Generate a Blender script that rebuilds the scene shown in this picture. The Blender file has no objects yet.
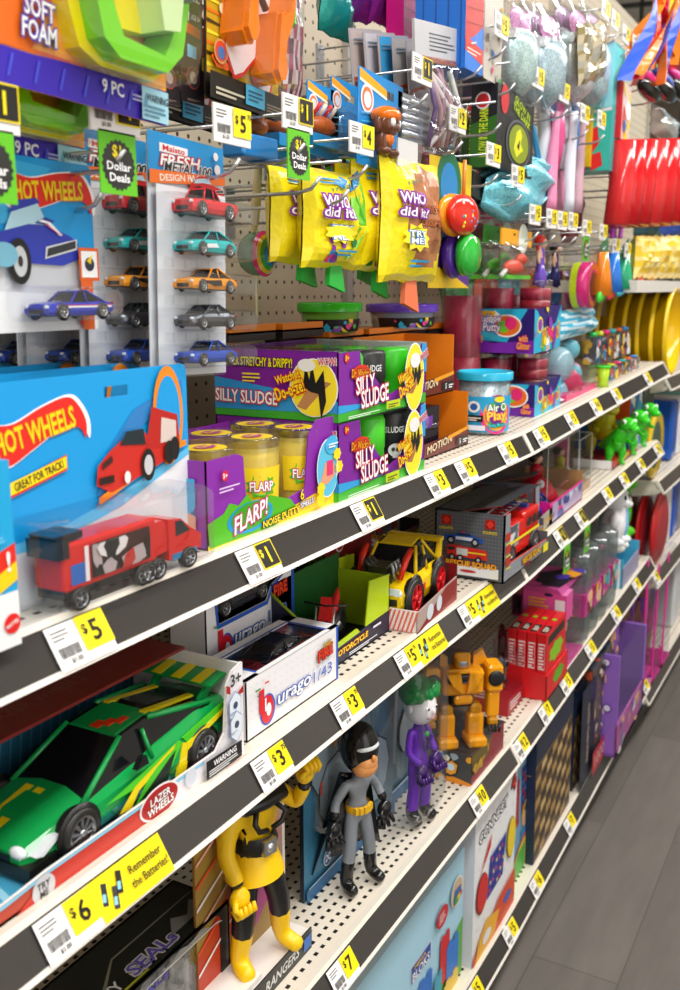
import bpy, bmesh, math, random
from mathutils import Vector, Matrix, noise
PI = math.pi
scene = bpy.context.scene
col = scene.collection
random.seed(7)

# ---------------- camera, world, light, exposure ----------------
F = 970.0; CX, CZ = 0.52, 1.40                      # focal length in pixels, camera position beside the shelf faces
PITCH = math.atan((495-288)/F); YAW = math.atan((887-340)/math.hypot(F, 495-288))
FW = Vector((-math.sin(YAW)*math.cos(PITCH), math.cos(YAW)*math.cos(PITCH), -math.sin(PITCH)))
RT = Vector((math.cos(YAW), math.sin(YAW), 0)); UP = RT.cross(FW)
CAM = Vector((CX, 0, CZ))
cd = bpy.data.cameras.new('camera'); cam = bpy.data.objects.new('camera', cd); col.objects.link(cam)
cam.matrix_world = Matrix.Translation(CAM) @ Matrix((RT, UP, -FW)).transposed().to_4x4()
cd.sensor_fit = 'VERTICAL'; cd.sensor_height = 36; cd.lens = F/990*36
cd.clip_start = 0.02; cd.clip_end = 50
cd.dof.use_dof = True; cd.dof.focus_distance = 1.2; cd.dof.aperture_fstop = 7
scene.camera = cam
w = bpy.data.worlds.new('world'); scene.world = w; w.use_nodes = True
w.node_tree.nodes['Background'].inputs[0].default_value = (0.9, 0.95, 1, 1)
w.node_tree.nodes['Background'].inputs[1].default_value = 0.5
def area(name, loc, size, power, rot=(0, 0, 0), color=(1, .98, .95)):
    l = bpy.data.lights.new(name, 'AREA'); l.shape = 'RECTANGLE'; l.size, l.size_y = size
    l.energy = power; l.color = color
    o = bpy.data.objects.new(name, l); col.objects.link(o); o.location = loc; o.rotation_euler = rot
    return o
for yy in (-1.2, 0.6, 2.4, 4.2, 6.2):
    area('ceiling_lamp', (0.95, yy, 3.0), (0.35, 1.5), 24)
area('cool_side_light', (2.25, 0.3, 1.7), (2.6, 1.6), 12, (0, PI/2, 0), (.93, .96, 1))   # unseen cool area light facing the shelves from across the aisle
vs = scene.view_settings
vs.view_transform = 'Standard'; vs.look = 'None'; vs.gamma = 1; vs.use_curve_mapping = False
vs.exposure = 0.52
scene.cycles.transparent_max_bounces = 24

# ---------------- materials ----------------
MATS = {}
def lin(h):
    return tuple((c/12.92 if c <= .04045 else ((c+.055)/1.055)**2.4) for c in (int(h[i:i+2], 16)/255 for i in (0, 2, 4)))+(1,)
def mat(key):
    """'rrggbb' + kind: '' printed card, g glossy plastic, m metal, s satin plastic, f foil, t clear plastic, k tinted clear, c cloth, x glitter"""
    if key in MATS: return MATS[key]
    h, kind = key[:6], key[6:]
    m = bpy.data.materials.new('m_'+key); m.use_nodes = True
    nt = m.node_tree; N = nt.nodes; b = N['Principled BSDF']; L = nt.links.new
    c = lin(h); b.inputs['Base Color'].default_value = c
    rough = {'': .38, 'g': .14, 'm': .28, 's': .35, 'f': .2, 'c': .9, 'x': .3, 'd': .75, 'b': .22}.get(kind, .3)
    b.inputs['Roughness'].default_value = rough
    nz = N.new('ShaderNodeTexNoise'); nz.inputs['Scale'].default_value = 60
    tc = N.new('ShaderNodeTexCoord'); L(tc.outputs['Object'], nz.inputs['Vector'])
    mr = N.new('ShaderNodeMapRange'); L(nz.outputs[0], mr.inputs[0]); mr.inputs[3].default_value = rough*.8; mr.inputs[4].default_value = min(1, rough*1.25)
    L(mr.outputs[0], b.inputs['Roughness'])
    if kind == 'm': b.inputs['Metallic'].default_value = .95
    if kind in ('f', 'b'):
        b.inputs['Metallic'].default_value = .35 if kind == 'f' else 0
        bp = N.new('ShaderNodeBump'); bp.inputs['Strength'].default_value = .5; bp.inputs['Distance'].default_value = .004
        L(nz.outputs[0], bp.inputs['Height']); L(bp.outputs[0], b.inputs['Normal'])
    if kind == 'x':
        v = N.new('ShaderNodeTexVoronoi'); v.inputs['Scale'].default_value = 420; L(tc.outputs['Object'], v.inputs['Vector'])
        mx = N.new('ShaderNodeMix'); mx.data_type = 'RGBA'; mx.inputs[6].default_value = c; mx.inputs[7].default_value = (min(1, c[0]*2+.15), min(1, c[1]*2+.15), min(1, c[2]*2+.15), 1)
        L(v.outputs['Color'], mx.inputs[0]); L(mx.outputs[2], b.inputs['Base Color']); b.inputs['Metallic'].default_value = .4
    if kind in ('t', 'k', 'q'):
        out = N['Material Output']; tr = N.new('ShaderNodeBsdfTransparent'); gl = N.new('ShaderNodeBsdfGlossy')
        gl.inputs['Roughness'].default_value = .07; mix = N.new('ShaderNodeMixShader'); lw = N.new('ShaderNodeLayerWeight')
        lw.inputs['Blend'].default_value = .35
        ma = N.new('ShaderNodeMath'); ma.operation = 'MULTIPLY_ADD'; ma.inputs[1].default_value = .30; ma.inputs[2].default_value = .03 
        bp = N.new('ShaderNodeBump'); bp.inputs['Strength'].default_value = .25; bp.inputs['Distance'].default_value = .003
        L(nz.outputs[0], bp.inputs['Height']); L(bp.outputs[0], gl.inputs['Normal'])
        L(lw.outputs['Facing'], ma.inputs[0]); L(ma.outputs[0], mix.inputs[0])
        if kind == 't': tr.inputs[0].default_value = (.95, .96, .97, 1); L(tr.outputs[0], mix.inputs[1])
        else:
            mk = N.new('ShaderNodeMixShader'); mk.inputs[0].default_value = .5 if kind == 'k' else .2; tr.inputs[0].default_value = tuple(.4+.6*x for x in c[:3])+(1,)
            df = N.new('ShaderNodeBsdfDiffuse'); df.inputs[0].default_value = c
            L(tr.outputs[0], mk.inputs[1]); L(df.outputs[0], mk.inputs[2]); L(mk.outputs[0], mix.inputs[1])
        L(gl.outputs[0], mix.inputs[2]); L(mix.outputs[0], out.inputs[0])
    MATS[key] = m
    return m
def pattern_mat(key, base, hole, px, py, sx, sy, axes, stagger=0, rough=.5, lim=None, shift=0):
    """painted steel with a regular grid of punched holes (object coordinates)"""
    m = bpy.data.materials.new('m_'+key); m.use_nodes = True; nt = m.node_tree; N = nt.nodes; L = nt.links.new
    b = N['Principled BSDF']; b.inputs['Roughness'].default_value = rough
    tc = N.new('ShaderNodeTexCoord'); sp = N.new('ShaderNodeSeparateXYZ'); L(tc.outputs['Object'], sp.inputs[0])
    def M(op, a, bb=None, c=None):
        n = N.new('ShaderNodeMath'); n.operation = op
        for i, q in enumerate((a, bb, c)):
            if q is None: continue
            if isinstance(q, (int, float)): n.inputs[i].default_value = q
            else: L(q, n.inputs[i])
        return n.outputs[0]
    a, c = sp.outputs[axes[0]], sp.outputs[axes[1]]
    ca = M('ABSOLUTE', M('SUBTRACT', M('FRACT', M('DIVIDE', M('ADD', a, shift), px)), .5))
    cb = M('ABSOLUTE', M('SUBTRACT', M('FRACT', M('DIVIDE', c, py)), .5))
    if sx == sy and stagger == 0:
        d = M('SQRT', M('ADD', M('POWER', M('MULTIPLY', ca, px), 2), M('POWER', M('MULTIPLY', cb, py), 2)))
        inside = M('LESS_THAN', d, sx)
    else:
        inside = M('MULTIPLY', M('LESS_THAN', ca, sx/px), M('LESS_THAN', cb, sy/py))
    if lim: inside = M('MULTIPLY', inside, M('LESS_THAN', a, lim))
    nz = N.new('ShaderNodeTexNoise'); nz.inputs['Scale'].default_value = 9; L(tc.outputs['Object'], nz.inputs['Vector'])
    mr = N.new('ShaderNodeMapRange'); mr.inputs[3].default_value = .93; mr.inputs[4].default_value = 1.05; L(nz.outputs[0], mr.inputs[0])
    hs = N.new('ShaderNodeHueSaturation'); hs.inputs['Color'].default_value = lin(base); L(mr.outputs[0], hs.inputs['Value'])
    mx = N.new('ShaderNodeMix'); mx.data_type = 'RGBA'; L(inside, mx.inputs[0]); L(hs.outputs[0], mx.inputs[6]); mx.inputs[7].default_value = lin(hole)
    L(mx.outputs[2], b.inputs['Base Color']); MATS[key] = m
    return m
pattern_mat('deck', 'e6dccb', '120f0d', .015, .0173, .0026, .0036, (0, 1), lim=-.036, rough=.42, shift=.0068)
pattern_mat('peg', 'cfc3ab', '4a3a2a', .0254, .0254, .0032, .0032, (1, 2))
pattern_mat('slots', 'b4b0a8', '15130f', .03, .0254, .004, .008, (1, 2), rough=.4)

# ---------------- object bookkeeping ----------------
def tag(o, label=None, cat=None, group=None, kind=None):
    if label: o['label'] = label
    if cat: o['category'] = cat
    if group: o['group'] = group
    if kind: o['kind'] = kind
    return o
def thing(name, label, cat, loc=(0, 0, 0), rot=(0, 0, 0), group=None):
    o = bpy.data.objects.new(name, None); col.objects.link(o); o.empty_display_size = .02
    o.location = loc; o.rotation_euler = rot
    return tag(o, label, cat, group)
def dup(o, loc=None, label=None, group=None, parent=None, rot=None):
    c = o.copy(); col.objects.link(c)
    if parent is not None: c.parent = parent
    if loc is not None: c.location = loc
    if rot is not None: c.rotation_euler = rot
    if label: c['label'] = label
    if group: c['group'] = group
    for ch in list(o.children): dup(ch, parent=c)
    return c

# ---------------- text ----------------
TXT = {}
def text_mesh(s, off=0.0):
    k = (s, off)
    if k not in TXT:
        cu = bpy.data.curves.new('t', 'FONT'); cu.body = s; cu.size = 1; cu.align_x = 'CENTER'; cu.resolution_u = 2
        cu.fill_mode = 'BOTH'; cu.offset = off; cu.space_line = .85
        o = bpy.data.objects.new('t', cu); col.objects.link(o)
        me = bpy.data.meshes.new_from_object(o.evaluated_get(bpy.context.evaluated_depsgraph_get()))
        vs_ = [(v.co.x, v.co.y) for v in me.vertices]; fs = [tuple(p.vertices) for p in me.polygons]
        bpy.data.objects.remove(o); bpy.data.curves.remove(cu); bpy.data.meshes.remove(me)
        if not vs_: vs_, fs = [(0, 0)], []
        x0 = min(v[0] for v in vs_); x1 = max(v[0] for v in vs_); y0 = min(v[1] for v in vs_); y1 = max(v[1] for v in vs_)
        cxx, cyy = (x0+x1)/2, (y0+y1)/2
        TXT[k] = ([(a-cxx, b-cyy) for a, b in vs_], fs, x1-x0, y1-y0)
    return TXT[k]

# ---------------- mesh builder ----------------
class Face:
    """a flat printed side: origin, right, up, normal, width, height; everything on it is in fractions of width and height"""
    def __init__(s, m, O, U, V, W, H, k0=1):
        s.m, s.O, s.U, s.V, s.W, s.H = m, Vector(O), Vector(U), Vector(V), W, H; s.N = s.U.cross(s.V); s.k = k0
    def p(s, u, v): return s.O+s.U*(u*s.W)+s.V*(v*s.H)+s.N*(.00028*s.k)
    def poly(s, pts, mt):
        s.m.face([s.p(u, v) for u, v in pts], mt); s.k += 1; return s
    def rect(s, u0, v0, u1, v1, mt): return s.poly([(u0, v0), (u1, v0), (u1, v1), (u0, v1)], mt)
    def disc(s, u, v, r, mt, ry=None, n=24, a0=0, star=0, sq=1):
        """r in metres"""
        ry = ry or r; pts = []
        for i in range(n):
            a = 2*PI*i/n+a0; k = 1-(star if i % 2 else 0)
            pts.append((u+r*k*math.cos(a)/s.W, v+ry*k*math.sin(a)/s.H))
        return s.poly(pts, mt)
    def text(s, t, u, v, h, mt, w=None, rot=0, shear=0, out=None, bold=.02, ow=.07):
        """h: height in metres of a capital; w: total width in metres"""
        def put(off, mm):
            vs_, fs, tw, th = text_mesh(t, off)
            _, _, tw0, th0 = text_mesh(t, bold)
            sy = h/(.7 if '\n' not in t else th0); sx = (w/tw0) if w else sy
            c, sn = math.cos(rot), math.sin(rot); q = []
            for a, b in vs_:
                a, b = a*sx+b*sy*shear, b*sy
                q.append(s.O+s.U*(u*s.W+a*c-b*sn)+s.V*(v*s.H+a*sn+b*c)+s.N*(.00028*s.k))
            s.m.raw(q, fs, mm); s.k += 1
        if out: put(bold+ow, out)
        put(bold, mt); return s
    def lines(s, u0, v0, u1, v1, n, mt, fill=.5, vert=False, seed=1):
        """rows of small print or bars"""
        r = random.Random(seed)
        for i in range(n):
            if vert:
                a = u0+(u1-u0)*i/n; s.m.face([s.p(a, v0), s.p(a+(u1-u0)/n*fill*r.uniform(.5, 1.4), v0), s.p(a+(u1-u0)/n*fill, v1), s.p(a, v1)], mt)
            else:
                a = v0+(v1-v0)*i/n; e = u0+(u1-u0)*r.uniform(.6, 1); h = (v1-v0)/n*fill
                s.m.face([s.p(u0, a), s.p(e, a), s.p(e, a+h), s.p(u0, a+h)], mt)
        s.k += 1; return s
    def busy(s, cols, n=12, seed=1, size=.3, region=(0, 0, 1, 1)):
        r = random.Random(seed); u0, v0, u1, v1 = region
        for i in range(n):
            cu, cv = r.uniform(u0, u1), r.uniform(v0, v1); a = r.uniform(.3, 1)*size*min(s.W, s.H); b = a*r.uniform(.3, 1); t = r.uniform(0, PI); k = r.choice((5, 7, 10, 14)); jt = r.uniform(0, .3)
            pts = []
            for j in range(k):
                q = 2*PI*j/k; rr = 1-jt*(j % 2)
                x, y = a*rr*math.cos(q), b*rr*math.sin(q)
                x, y = x*math.cos(t)-y*math.sin(t), x*math.sin(t)+y*math.cos(t)
                pts.append((min(u1, max(u0, cu+x/s.W)), min(v1, max(v0, cv+y/s.H))))
            s.poly(pts, r.choice(cols))
            if i % 4: s.k -= .6
        s.k = int(s.k)+1
        return s
class MB:
    def __init__(s): s.v = []; s.f = []; s.fm = []; s.fs = []; s.names = []; s.X = Matrix(); s.sm = False
    def mi(s, n):
        if n not in s.names: s.names.append(n)
        return s.names.index(n)
    def raw(s, vs_, fs, mt):
        o = len(s.v); s.v += [tuple(s.X @ Vector(p)) for p in vs_]; k = s.mi(mt)
        for f in fs: s.f.append(tuple(o+i for i in f)); s.fm.append(k); s.fs.append(s.sm)
        return s
    def face(s, pts, mt): return s.raw(pts, [tuple(range(len(pts)))], mt)
    def box(s, x0, y0, z0, x1, y1, z1, mt, sides={}):
        P = [(x, y, z) for x in (x0, x1) for y in (y0, y1) for z in (z0, z1)]
        q = {'B': (0, 1, 3, 2), 'F': (4, 6, 7, 5), 'N': (0, 4, 5, 1), 'R': (2, 3, 7, 6), 'D': (0, 2, 6, 4), 'T': (1, 5, 7, 3)}
        for k, f in q.items():
            mm = sides.get(k, mt)
            if mm: s.raw([P[i] for i in f], [(0, 1, 2, 3)], mm)
        return s
    def rbox(s, x0, y0, z0, x1, y1, z1, r, mt, ax=0, n=4):
        """box with rounded edges along axis ax and a slightly smaller pair of end caps"""
        lo, hi = [x0, y0, z0], [x1, y1, z1]; a, b = [i for i in range(3) if i != ax]
        ring = []
        for cx_, cy_, a0 in ((hi[a]-r, hi[b]-r, 0), (lo[a]+r, hi[b]-r, PI/2), (lo[a]+r, lo[b]+r, PI), (hi[a]-r, lo[b]+r, 1.5*PI)):
            for i in range(n+1): t = a0+PI/2*i/n; ring.append((cx_+r*math.cos(t), cy_+r*math.sin(t)))
        ca, cb = (lo[a]+hi[a])/2, (lo[b]+hi[b])/2; e = min(r, (hi[ax]-lo[ax])*.3)
        def at(q, k, w):
            p = [0, 0, 0]; ka = 1-k/max(1e-6, (hi[a]-lo[a])/2); kb = 1-k/max(1e-6, (hi[b]-lo[b])/2)
            p[a] = ca+(q[0]-ca)*ka; p[b] = cb+(q[1]-cb)*kb; p[ax] = w; return tuple(p)
        return s.loft([[at(q, k, w) for q in ring] for k, w in ((e*.7, lo[ax]), (0, lo[ax]+e), (0, hi[ax]-e), (e*.7, hi[ax]))], mt)
    def loft(s, rings, mt, caps=True, closed=True):
        n = len(rings[0]); vs_ = [p for r in rings for p in r]; fs = []
        for i in range(len(rings)-1):
            for j in range(n if closed else n-1):
                fs.append((i*n+j, i*n+(j+1) % n, (i+1)*n+(j+1) % n, (i+1)*n+j))
        if caps: fs += [tuple(range(n))[::-1], tuple(range((len(rings)-1)*n, len(rings)*n))]
        return s.raw(vs_, fs, mt)
    def lathe(s, prof, c=(0, 0, 0), ax='z', mt='ffffff', n=28, caps=True, sx=1, sy=1):
        R = []
        for r, h in prof:
            ring = []
            for i in range(n):
                a = 2*PI*i/n; p, q = r*math.cos(a)*sx, r*math.sin(a)*sy
                ring.append({'z': (c[0]+p, c[1]+q, c[2]+h), 'x': (c[0]+h, c[1]+p, c[2]+q), 'y': (c[0]+q, c[1]+h, c[2]+p)}[ax])
            R.append(ring)
        o = s.sm; s.sm = True; s.loft(R, mt, caps); s.sm = o; return s
    def ell(s, c, r, mt, n=16, m=10):
        R = []
        for i in range(m+1):
            t = PI*i/m; z = -math.cos(t); rr = max(math.sin(t), .002)
            R.append([(c[0]+r[0]*rr*math.cos(2*PI*j/n), c[1]+r[1]*rr*math.sin(2*PI*j/n), c[2]+r[2]*z) for j in range(n)])
        o = s.sm; s.sm = True; s.loft(R, mt); s.sm = o; return s
    def tube(s, pts, r, mt, n=8, rs=None):
        pts = [Vector(p) for p in pts]; R = []; prev = None
        for i, p in enumerate(pts):
            d = (pts[min(i+1, len(pts)-1)]-pts[max(i-1, 0)]).normalized()
            a = prev if prev is not None else (Vector((0, 0, 1)) if abs(d.z) < .9 else Vector((1, 0, 0)))
            a = (a-d*a.dot(d)).normalized(); prev = a; b = d.cross(a); rr = rs[i] if rs else r
            R.append([p+a*rr*math.cos(2*PI*j/n)+b*rr*math.sin(2*PI*j/n) for j in range(n)])
        o = s.sm; s.sm = True; s.loft(R, mt); s.sm = o; return s
    def prism(s, pts, ax, t0, t1, mt, side=None):
        """2-D outline extruded along axis 0/1/2; outline coordinates are the other two axes in order"""
        def P(q, t): l = list(q); l.insert(ax, t); return tuple(l)
        n = len(pts); vs_ = [P(q, t0) for q in pts]+[P(q, t1) for q in pts]
        s.raw(vs_, [tuple(range(n))[::-1], tuple(range(n, 2*n))], mt)
        s.raw(vs_, [(i, (i+1) % n, n+(i+1) % n, n+i) for i in range(n)], side or mt); return s
    def F(s, x, y0, z0, W, H, k=1): return Face(s, (x, y0, z0), (0, 1, 0), (0, 0, 1), W, H, k)       # side turned to the aisle
    def N(s, x0, y, z0, W, H, k=1): return Face(s, (x0, y, z0), (1, 0, 0), (0, 0, 1), W, H, k)       # near end
    def T(s, x, y0, z, W, H, k=1): return Face(s, (x, y0, z), (0, 1, 0), (-1, 0, 0), W, H, k)       # top
    def build(s, name, parent=None, label=None, cat=None, group=None, loc=None, rot=None, kind=None, fix=False):
        me = bpy.data.meshes.new(name); me.from_pydata(s.v, [], s.f)
        for n in s.names: me.materials.append(MATS[n] if n in MATS else mat(n))
        me.polygons.foreach_set('material_index', s.fm); me.polygons.foreach_set('use_smooth', s.fs); me.update()
        o = bpy.data.objects.new(name, me); col.objects.link(o)
        if parent is not None: o.parent = parent
        if loc is not None: o.location = loc
        if rot is not None: o.rotation_euler = rot
        return tag(o, label, cat, group, kind)

# ---------------- placing: pixel column/row of a point whose depth plane is known ----------------
def P(u, v, x):
    r = RT*(u-340)+UP*(495-v)+FW*F
    return CAM+r*((x-CX)/r.x)
def ysolve(x, z, u):
    d = Vector((x, 0, z))-CAM; k = u-340
    return -(F*d.dot(RT)-k*d.dot(FW))/(F*RT.y-k*FW.y)
def zsolve(x, y, v):
    d = Vector((x, y, 0))-CAM; k = 495-v
    return -(F*d.dot(UP)-k*d.dot(FW))/(F*UP.z-k*FW.z)
STRIP = {1: (1.112, .036), 2: (.878, .041), 3: (.515, .052), 4: (.124, .046)}    # bottom of each price strip, slope of the second bay
JY, EY, NY, TY = 1.652, 2.90, .40, 4.15     # joint between bays, end of second bay, start, end of third
def deck(s, y):
    z, t = STRIP[s]; z += .036
    return z+(t*(y-JY) if JY < y < EY else 0)
def pitch(s, y): return math.atan(STRIP[s][1]) if JY < y < EY else 0
def on(s, u, x, v=None):
    y = 1.0
    for i in range(12): y = ysolve(x, deck(s, y), u)
    return y
def span(s, u0, u1, vt, x):
    """standing on shelf s, front plane x, pixel columns u0..u1, top row vt at the near edge -> origin, rotation, width, height"""
    y0, y1 = on(s, u0, x), on(s, u1, x); z = deck(s, y0)
    return Vector((x, y0, z)), (pitch(s, (y0+y1)/2), 0, 0), y1-y0, zsolve(x, y0, vt)-z

# ---------------- the room ----------------
def floor_mat():
    m = bpy.data.materials.new('m_floor'); m.use_nodes = True; N = m.node_tree.nodes; L = m.node_tree.links.new; b = N['Principled BSDF']
    tc = N.new('ShaderNodeTexCoord'); br = N.new('ShaderNodeTexBrick'); mp = N.new('ShaderNodeMapping'); mp.inputs['Rotation'].default_value = (0, 0, PI/2)
    L(tc.outputs['Object'], mp.inputs[0]); L(mp.outputs[0], br.inputs[0]); br.inputs['Scale'].default_value = 1; br.inputs['Brick Width'].default_value = 1.2; br.inputs['Row Height'].default_value = .18
    br.inputs['Mortar Size'].default_value = .0015; br.inputs['Color1'].default_value = lin('6e6862'); br.inputs['Color2'].default_value = lin('645e58'); br.inputs['Mortar'].default_value = lin('544e48')
    nz = N.new('ShaderNodeTexNoise'); nz.inputs['Scale'].default_value = 5; nz.inputs['Detail'].default_value = 8; ms = N.new('ShaderNodeMapping'); ms.inputs['Scale'].default_value = (5, .8, 1)
    L(tc.outputs['Object'], ms.inputs[0]); L(ms.outputs[0], nz.inputs[0])
    mr = N.new('ShaderNodeMapRange'); mr.inputs[3].default_value = .7; mr.inputs[4].default_value = 1.25; L(nz.outputs[0], mr.inputs[0])
    hs = N.new('ShaderNodeHueSaturation'); L(br.outputs[0], hs.inputs['Color']); L(mr.outputs[0], hs.inputs['Value']); L(hs.outputs[0], b.inputs['Base Color'])
    b.inputs['Roughness'].default_value = .55; MATS['floor'] = m
floor_mat()
XL, XR, YN, YF, ZC = -1.4, 2.35, -2.0, 9.0, 3.2
m = MB(); m.box(XL, YN, -.05, XR, YF, 0, 'floor'); m.build('floor', kind='structure')
m = MB(); m.box(XL, YN, ZC, XR, YF, ZC+.05, 'e9e7e2d'); m.build('ceiling', kind='structure')
m = MB(); m.box(XL-.05, YN, 0, XL, YF, ZC, 'cfc8bcd'); m.build('wall_left', kind='structure')
m = MB(); m.box(XR, YN, 0, XR+.05, YF, ZC, 'd8d2c8d'); m.build('wall_right', kind='structure')
m = MB(); m.box(XL, YF, 0, XR, YF+.05, ZC, 'a59c8ed')
m.build('wall_back', kind='structure')
m = MB(); m.box(XL, YN-.05, 0, XR, YN, ZC, 'cfcac0d'); m.build('wall_front', kind='structure')

# ---------------- shelving run ----------------
BX = -.38
BAYS = [(NY-.35, JY, 'nearest'), (JY, EY, 'middle'), (EY, TY, 'farthest')]
for y0, y1, nm in BAYS:
    m = MB(); m.box(BX-.012, y0+.012, .12, BX, y1-.012, 2.35, 'peg')
    m.build('pegboard', label='beige perforated pegboard back of the %s shelving bay' % nm, cat='pegboard', group=None)
    m = MB(); m.box(BX-.02, y0, .01, -.045, y1, .118, '1c1a18')
    m.build('kick_plate', label='dark base plinth under the %s shelving bay' % nm, cat='plinth')
for i, y in enumerate((NY-.35, JY, EY, TY)):
    m = MB(); m.box(BX-.03, y-.012, .0, BX+.012, y+.012, 2.38, 'slots')
    m.build('shelf_upright', label='grey slotted steel upright ' + ('at the near end of the run', 'behind the yellow balloon bags', 'behind the pink bow and the glitter packs', 'at the far end of the run')[i], cat='upright')
SN = {1: 'top', 2: 'second', 3: 'third', 4: 'bottom'}
def shelf(s, y0, y1, bay, zb=None, slope=0, dark='4b4642'):
    zb = STRIP[s][0] if zb is None else zb; W = y1-y0
    r = thing('shelf', 'cream steel shelf with dark price strip, %s level, %s bay' % (SN[s], bay), 'shelf', (0, y0, zb), (math.atan(slope), 0, 0), 'shelves of the toy aisle')
    m = MB(); m.box(BX, .002, .030, -.022, W-.002, .036, 'deck', {'B': 'cfc6b6s'}); m.box(BX, .002, .0, -.012, W-.002, .012, 'd9cfbfs')
    for yy in ((.006, W-.006) if s != 4 else ()):
        m.prism([(BX+.01, -.055), (-.30, -.055), (-.02, -.004), (-.02, .03), (BX+.01, .03)], 1, yy-.002, yy+.002, 'd8d0c2s')
    m.build('shelf_deck', r)
    m = MB()
    m.prism([(-.004, -.003), (.002, -.001), (.000, .003), (-.004, .003)], 1, .002, W-.002, 'efe9dfs')
    m.prism([(-.026, .030), (-.019, .033), (-.022, .0385), (-.03, .037)], 1, .002, W-.002, 'efe6d8s')
    for yy in (.0, W-.008):
        m.prism([(-.004, 0), (.002, 0), (-.0185, .036), (-.03, .036)], 1, yy+.001, yy+.007, 'efe9dfs')
    m.build('shelf_rim', r, label='cream edge trim')
    m = MB(); m.prism([(-.012, .001), (.0, .001), (-.020, .034), (-.03, .034)], 1, .008, W-.008, dark+'g')
    m.build('price_strip', r, label='dark glossy label channel')
    return r
for s in (1, 2, 3, 4):
    z, t = STRIP[s]
    dk = {1: '57524d', 2: '403d3c', 3: '2c2a29', 4: '201e1d'}[s]
    dk = '3c3937'
    shelf(s, NY-.35, JY, 'nearest', dark=dk); shelf(s, JY, EY, 'middle', slope=t, dark=dk)
for s, zb in ((1, 1.108), (2, .80), (3, .505)):
    shelf(s, EY+.04, TY, 'farthest', zb)
shelf(4, EY+.04, TY, 'farthest', .124)

# ---------------- price labels on the strips ----------------
def price_art(f, price, cents='', style='y', bat=False, W=.06):
    """f: Face covering the white card"""
    f.rect(0, 0, 1, 1, 'f4f2f0')
    f.lines(.06, .66, .36, .92, 3, '6b6868', .4, seed=len(price)); f.lines(.08, .26, .44, .5, 14, '3a3838', .55, True)
    f.text('$1.00', .3, .16, f.H*.1, '444040')
    y0 = .5
    if style == 'y':
        f.rect(.5, .22, 1, 1, 'ffe60a'); c = '15130f'
    else:
        f.rect(.5, .22, 1, 1, 'ffe60a'); f.rect(.525, .26, .975, .96, '1e1c1a'); c = 'ffe60a'
    f.text('$', .57+(.02 if len(price) < 2 else -.02), .68, f.H*.22, c)
    f.text(price, .76, .6, f.H*.46, c, w=(f.W*.3 if len(price) > 1 else None))
    if cents: f.text(cents, .93, .82, f.H*.14, c)
def strip_label(s, u, price, where, cents='', style='y', bat=False, flag=False, far=False):
    zb, t = STRIP[s]; x = -.009
    y = 1.0
    for i in range(10):
        zz = zb+.018+(t*(y-JY) if JY < y < EY else 0); y = ysolve(x, zz, u)
    W = .062; zz = zb+(t*(y-JY) if JY < y < EY else 0)
    a = math.atan2(.020, .033)
    m = MB(); H = .0365
    U = Vector((0, 1, 0)); V = Vector((-math.sin(a), 0, math.cos(a))); O = Vector((.0015, -0, .0012))
    f = Face(m, O, U, V, W, H); f.k = 4; price_art(f, price, cents, style)
    if bat:
        f = Face(m, O+U*W*.98, U, V, .092, H); f.k = 4
        f.rect(0, .16 if False else 0, 1, 1, 'ffe60a')
        for i, (c, b) in enumerate((('27303a', .35), ('3d3a3a', .15), ('222222', .4))):
            f.poly([(.06+i*.1, b), (.12+i*.1, b-.05), (.19+i*.1, b+.42), (.13+i*.1, b+.48)], c)
            f.poly([(.07+i*.1, b+.08), (.11+i*.1, b+.05), (.14+i*.1, b+.22), (.10+i*.1, b+.25)], '8fd0e8')
        f.text('Remember', .70, .68, H*.2, '16140f', w=.042, bold=.01)
        f.text('the Batteries!', .70, .36, H*.2, '16140f', w=.048, bold=.01)
    if flag:
        f = Face(m, O+U*W*.12+Vector((.004, 0, -.055)), U, Vector((0, 0, 1)), .045, .058); f.k = 3
        dollar_flag(f)
    return m.build('price_label', label='%s $%s tag on %s shelf strip, %s' % ('battery reminder' if bat else ('black and white' if style == 'k' else 'yellow and white')+(' flagged' if flag else ''), price+('.'+cents if cents else ''), SN[s], where), cat='price label', group='price labels on the shelf strips', loc=(0, y, zz), rot=(math.atan(t) if JY < y < EY else 0, 0, 0))
def dollar_flag(f):
    f.rect(0, 0, 1, 1, '63c21e')
    f.disc(.5, .47, min(f.W, f.H)*.46, '2a2a28', n=44, star=.1)
    f.text('$1', .45, .68, f.H*.18, 'ffe60a'); f.text('Dollar', .5, .45, f.H*.13, 'ffffff', w=f.W*.66); f.text('Deals', .5, .27, f.H*.13, 'ffffff', w=f.W*.55)
SL = strip_label
SL(1, 51, '5', 'below the red toy truck pack'); SL(1, 241, '1', 'below the purple noise putty box', style='k'); SL(1, 355, '1', 'below the stacked sludge boxes', style='k')
SL(1, 428, '3', 'left one below the orange trays'); SL(1, 458, '5', 'below the teal-lidded tub, left one'); SL(1, 501, '5', 'just before the strip joint')
SL(1, 536, '5', 'just past the strip joint'); SL(1, 567, '5', 'below the pink capsule toys'); SL(1, 592, '4', 'below the green tube'); SL(1, 613, '5', 'on the shining stretch of strip'); SL(1, 645, '3', 'near the far end')
SL(2, 40, '6', 'below the green race car', bat=True); SL(2, 256, '3', 'below the front model car box', '75'); SL(2, 335, '3', 'below the motorcycle box', '75')
SL(2, 398, '5', 'below the red tray', '75', bat=True); SL(2, 461, '5', 'below the grey rescue box', bat=True)
SL(2, 556, '1', 'nearest the joint', style='k', flag=True); SL(2, 577, '1', 'second past the joint', style='k', flag=True)
SL(2, 604, '5', 'below the red doll display'); SL(2, 621, '8', 'below the green dinosaurs'); SL(2, 638, '8', 'right of the dinosaur tag'); SL(2, 655, '6', 'at the far end')
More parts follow.
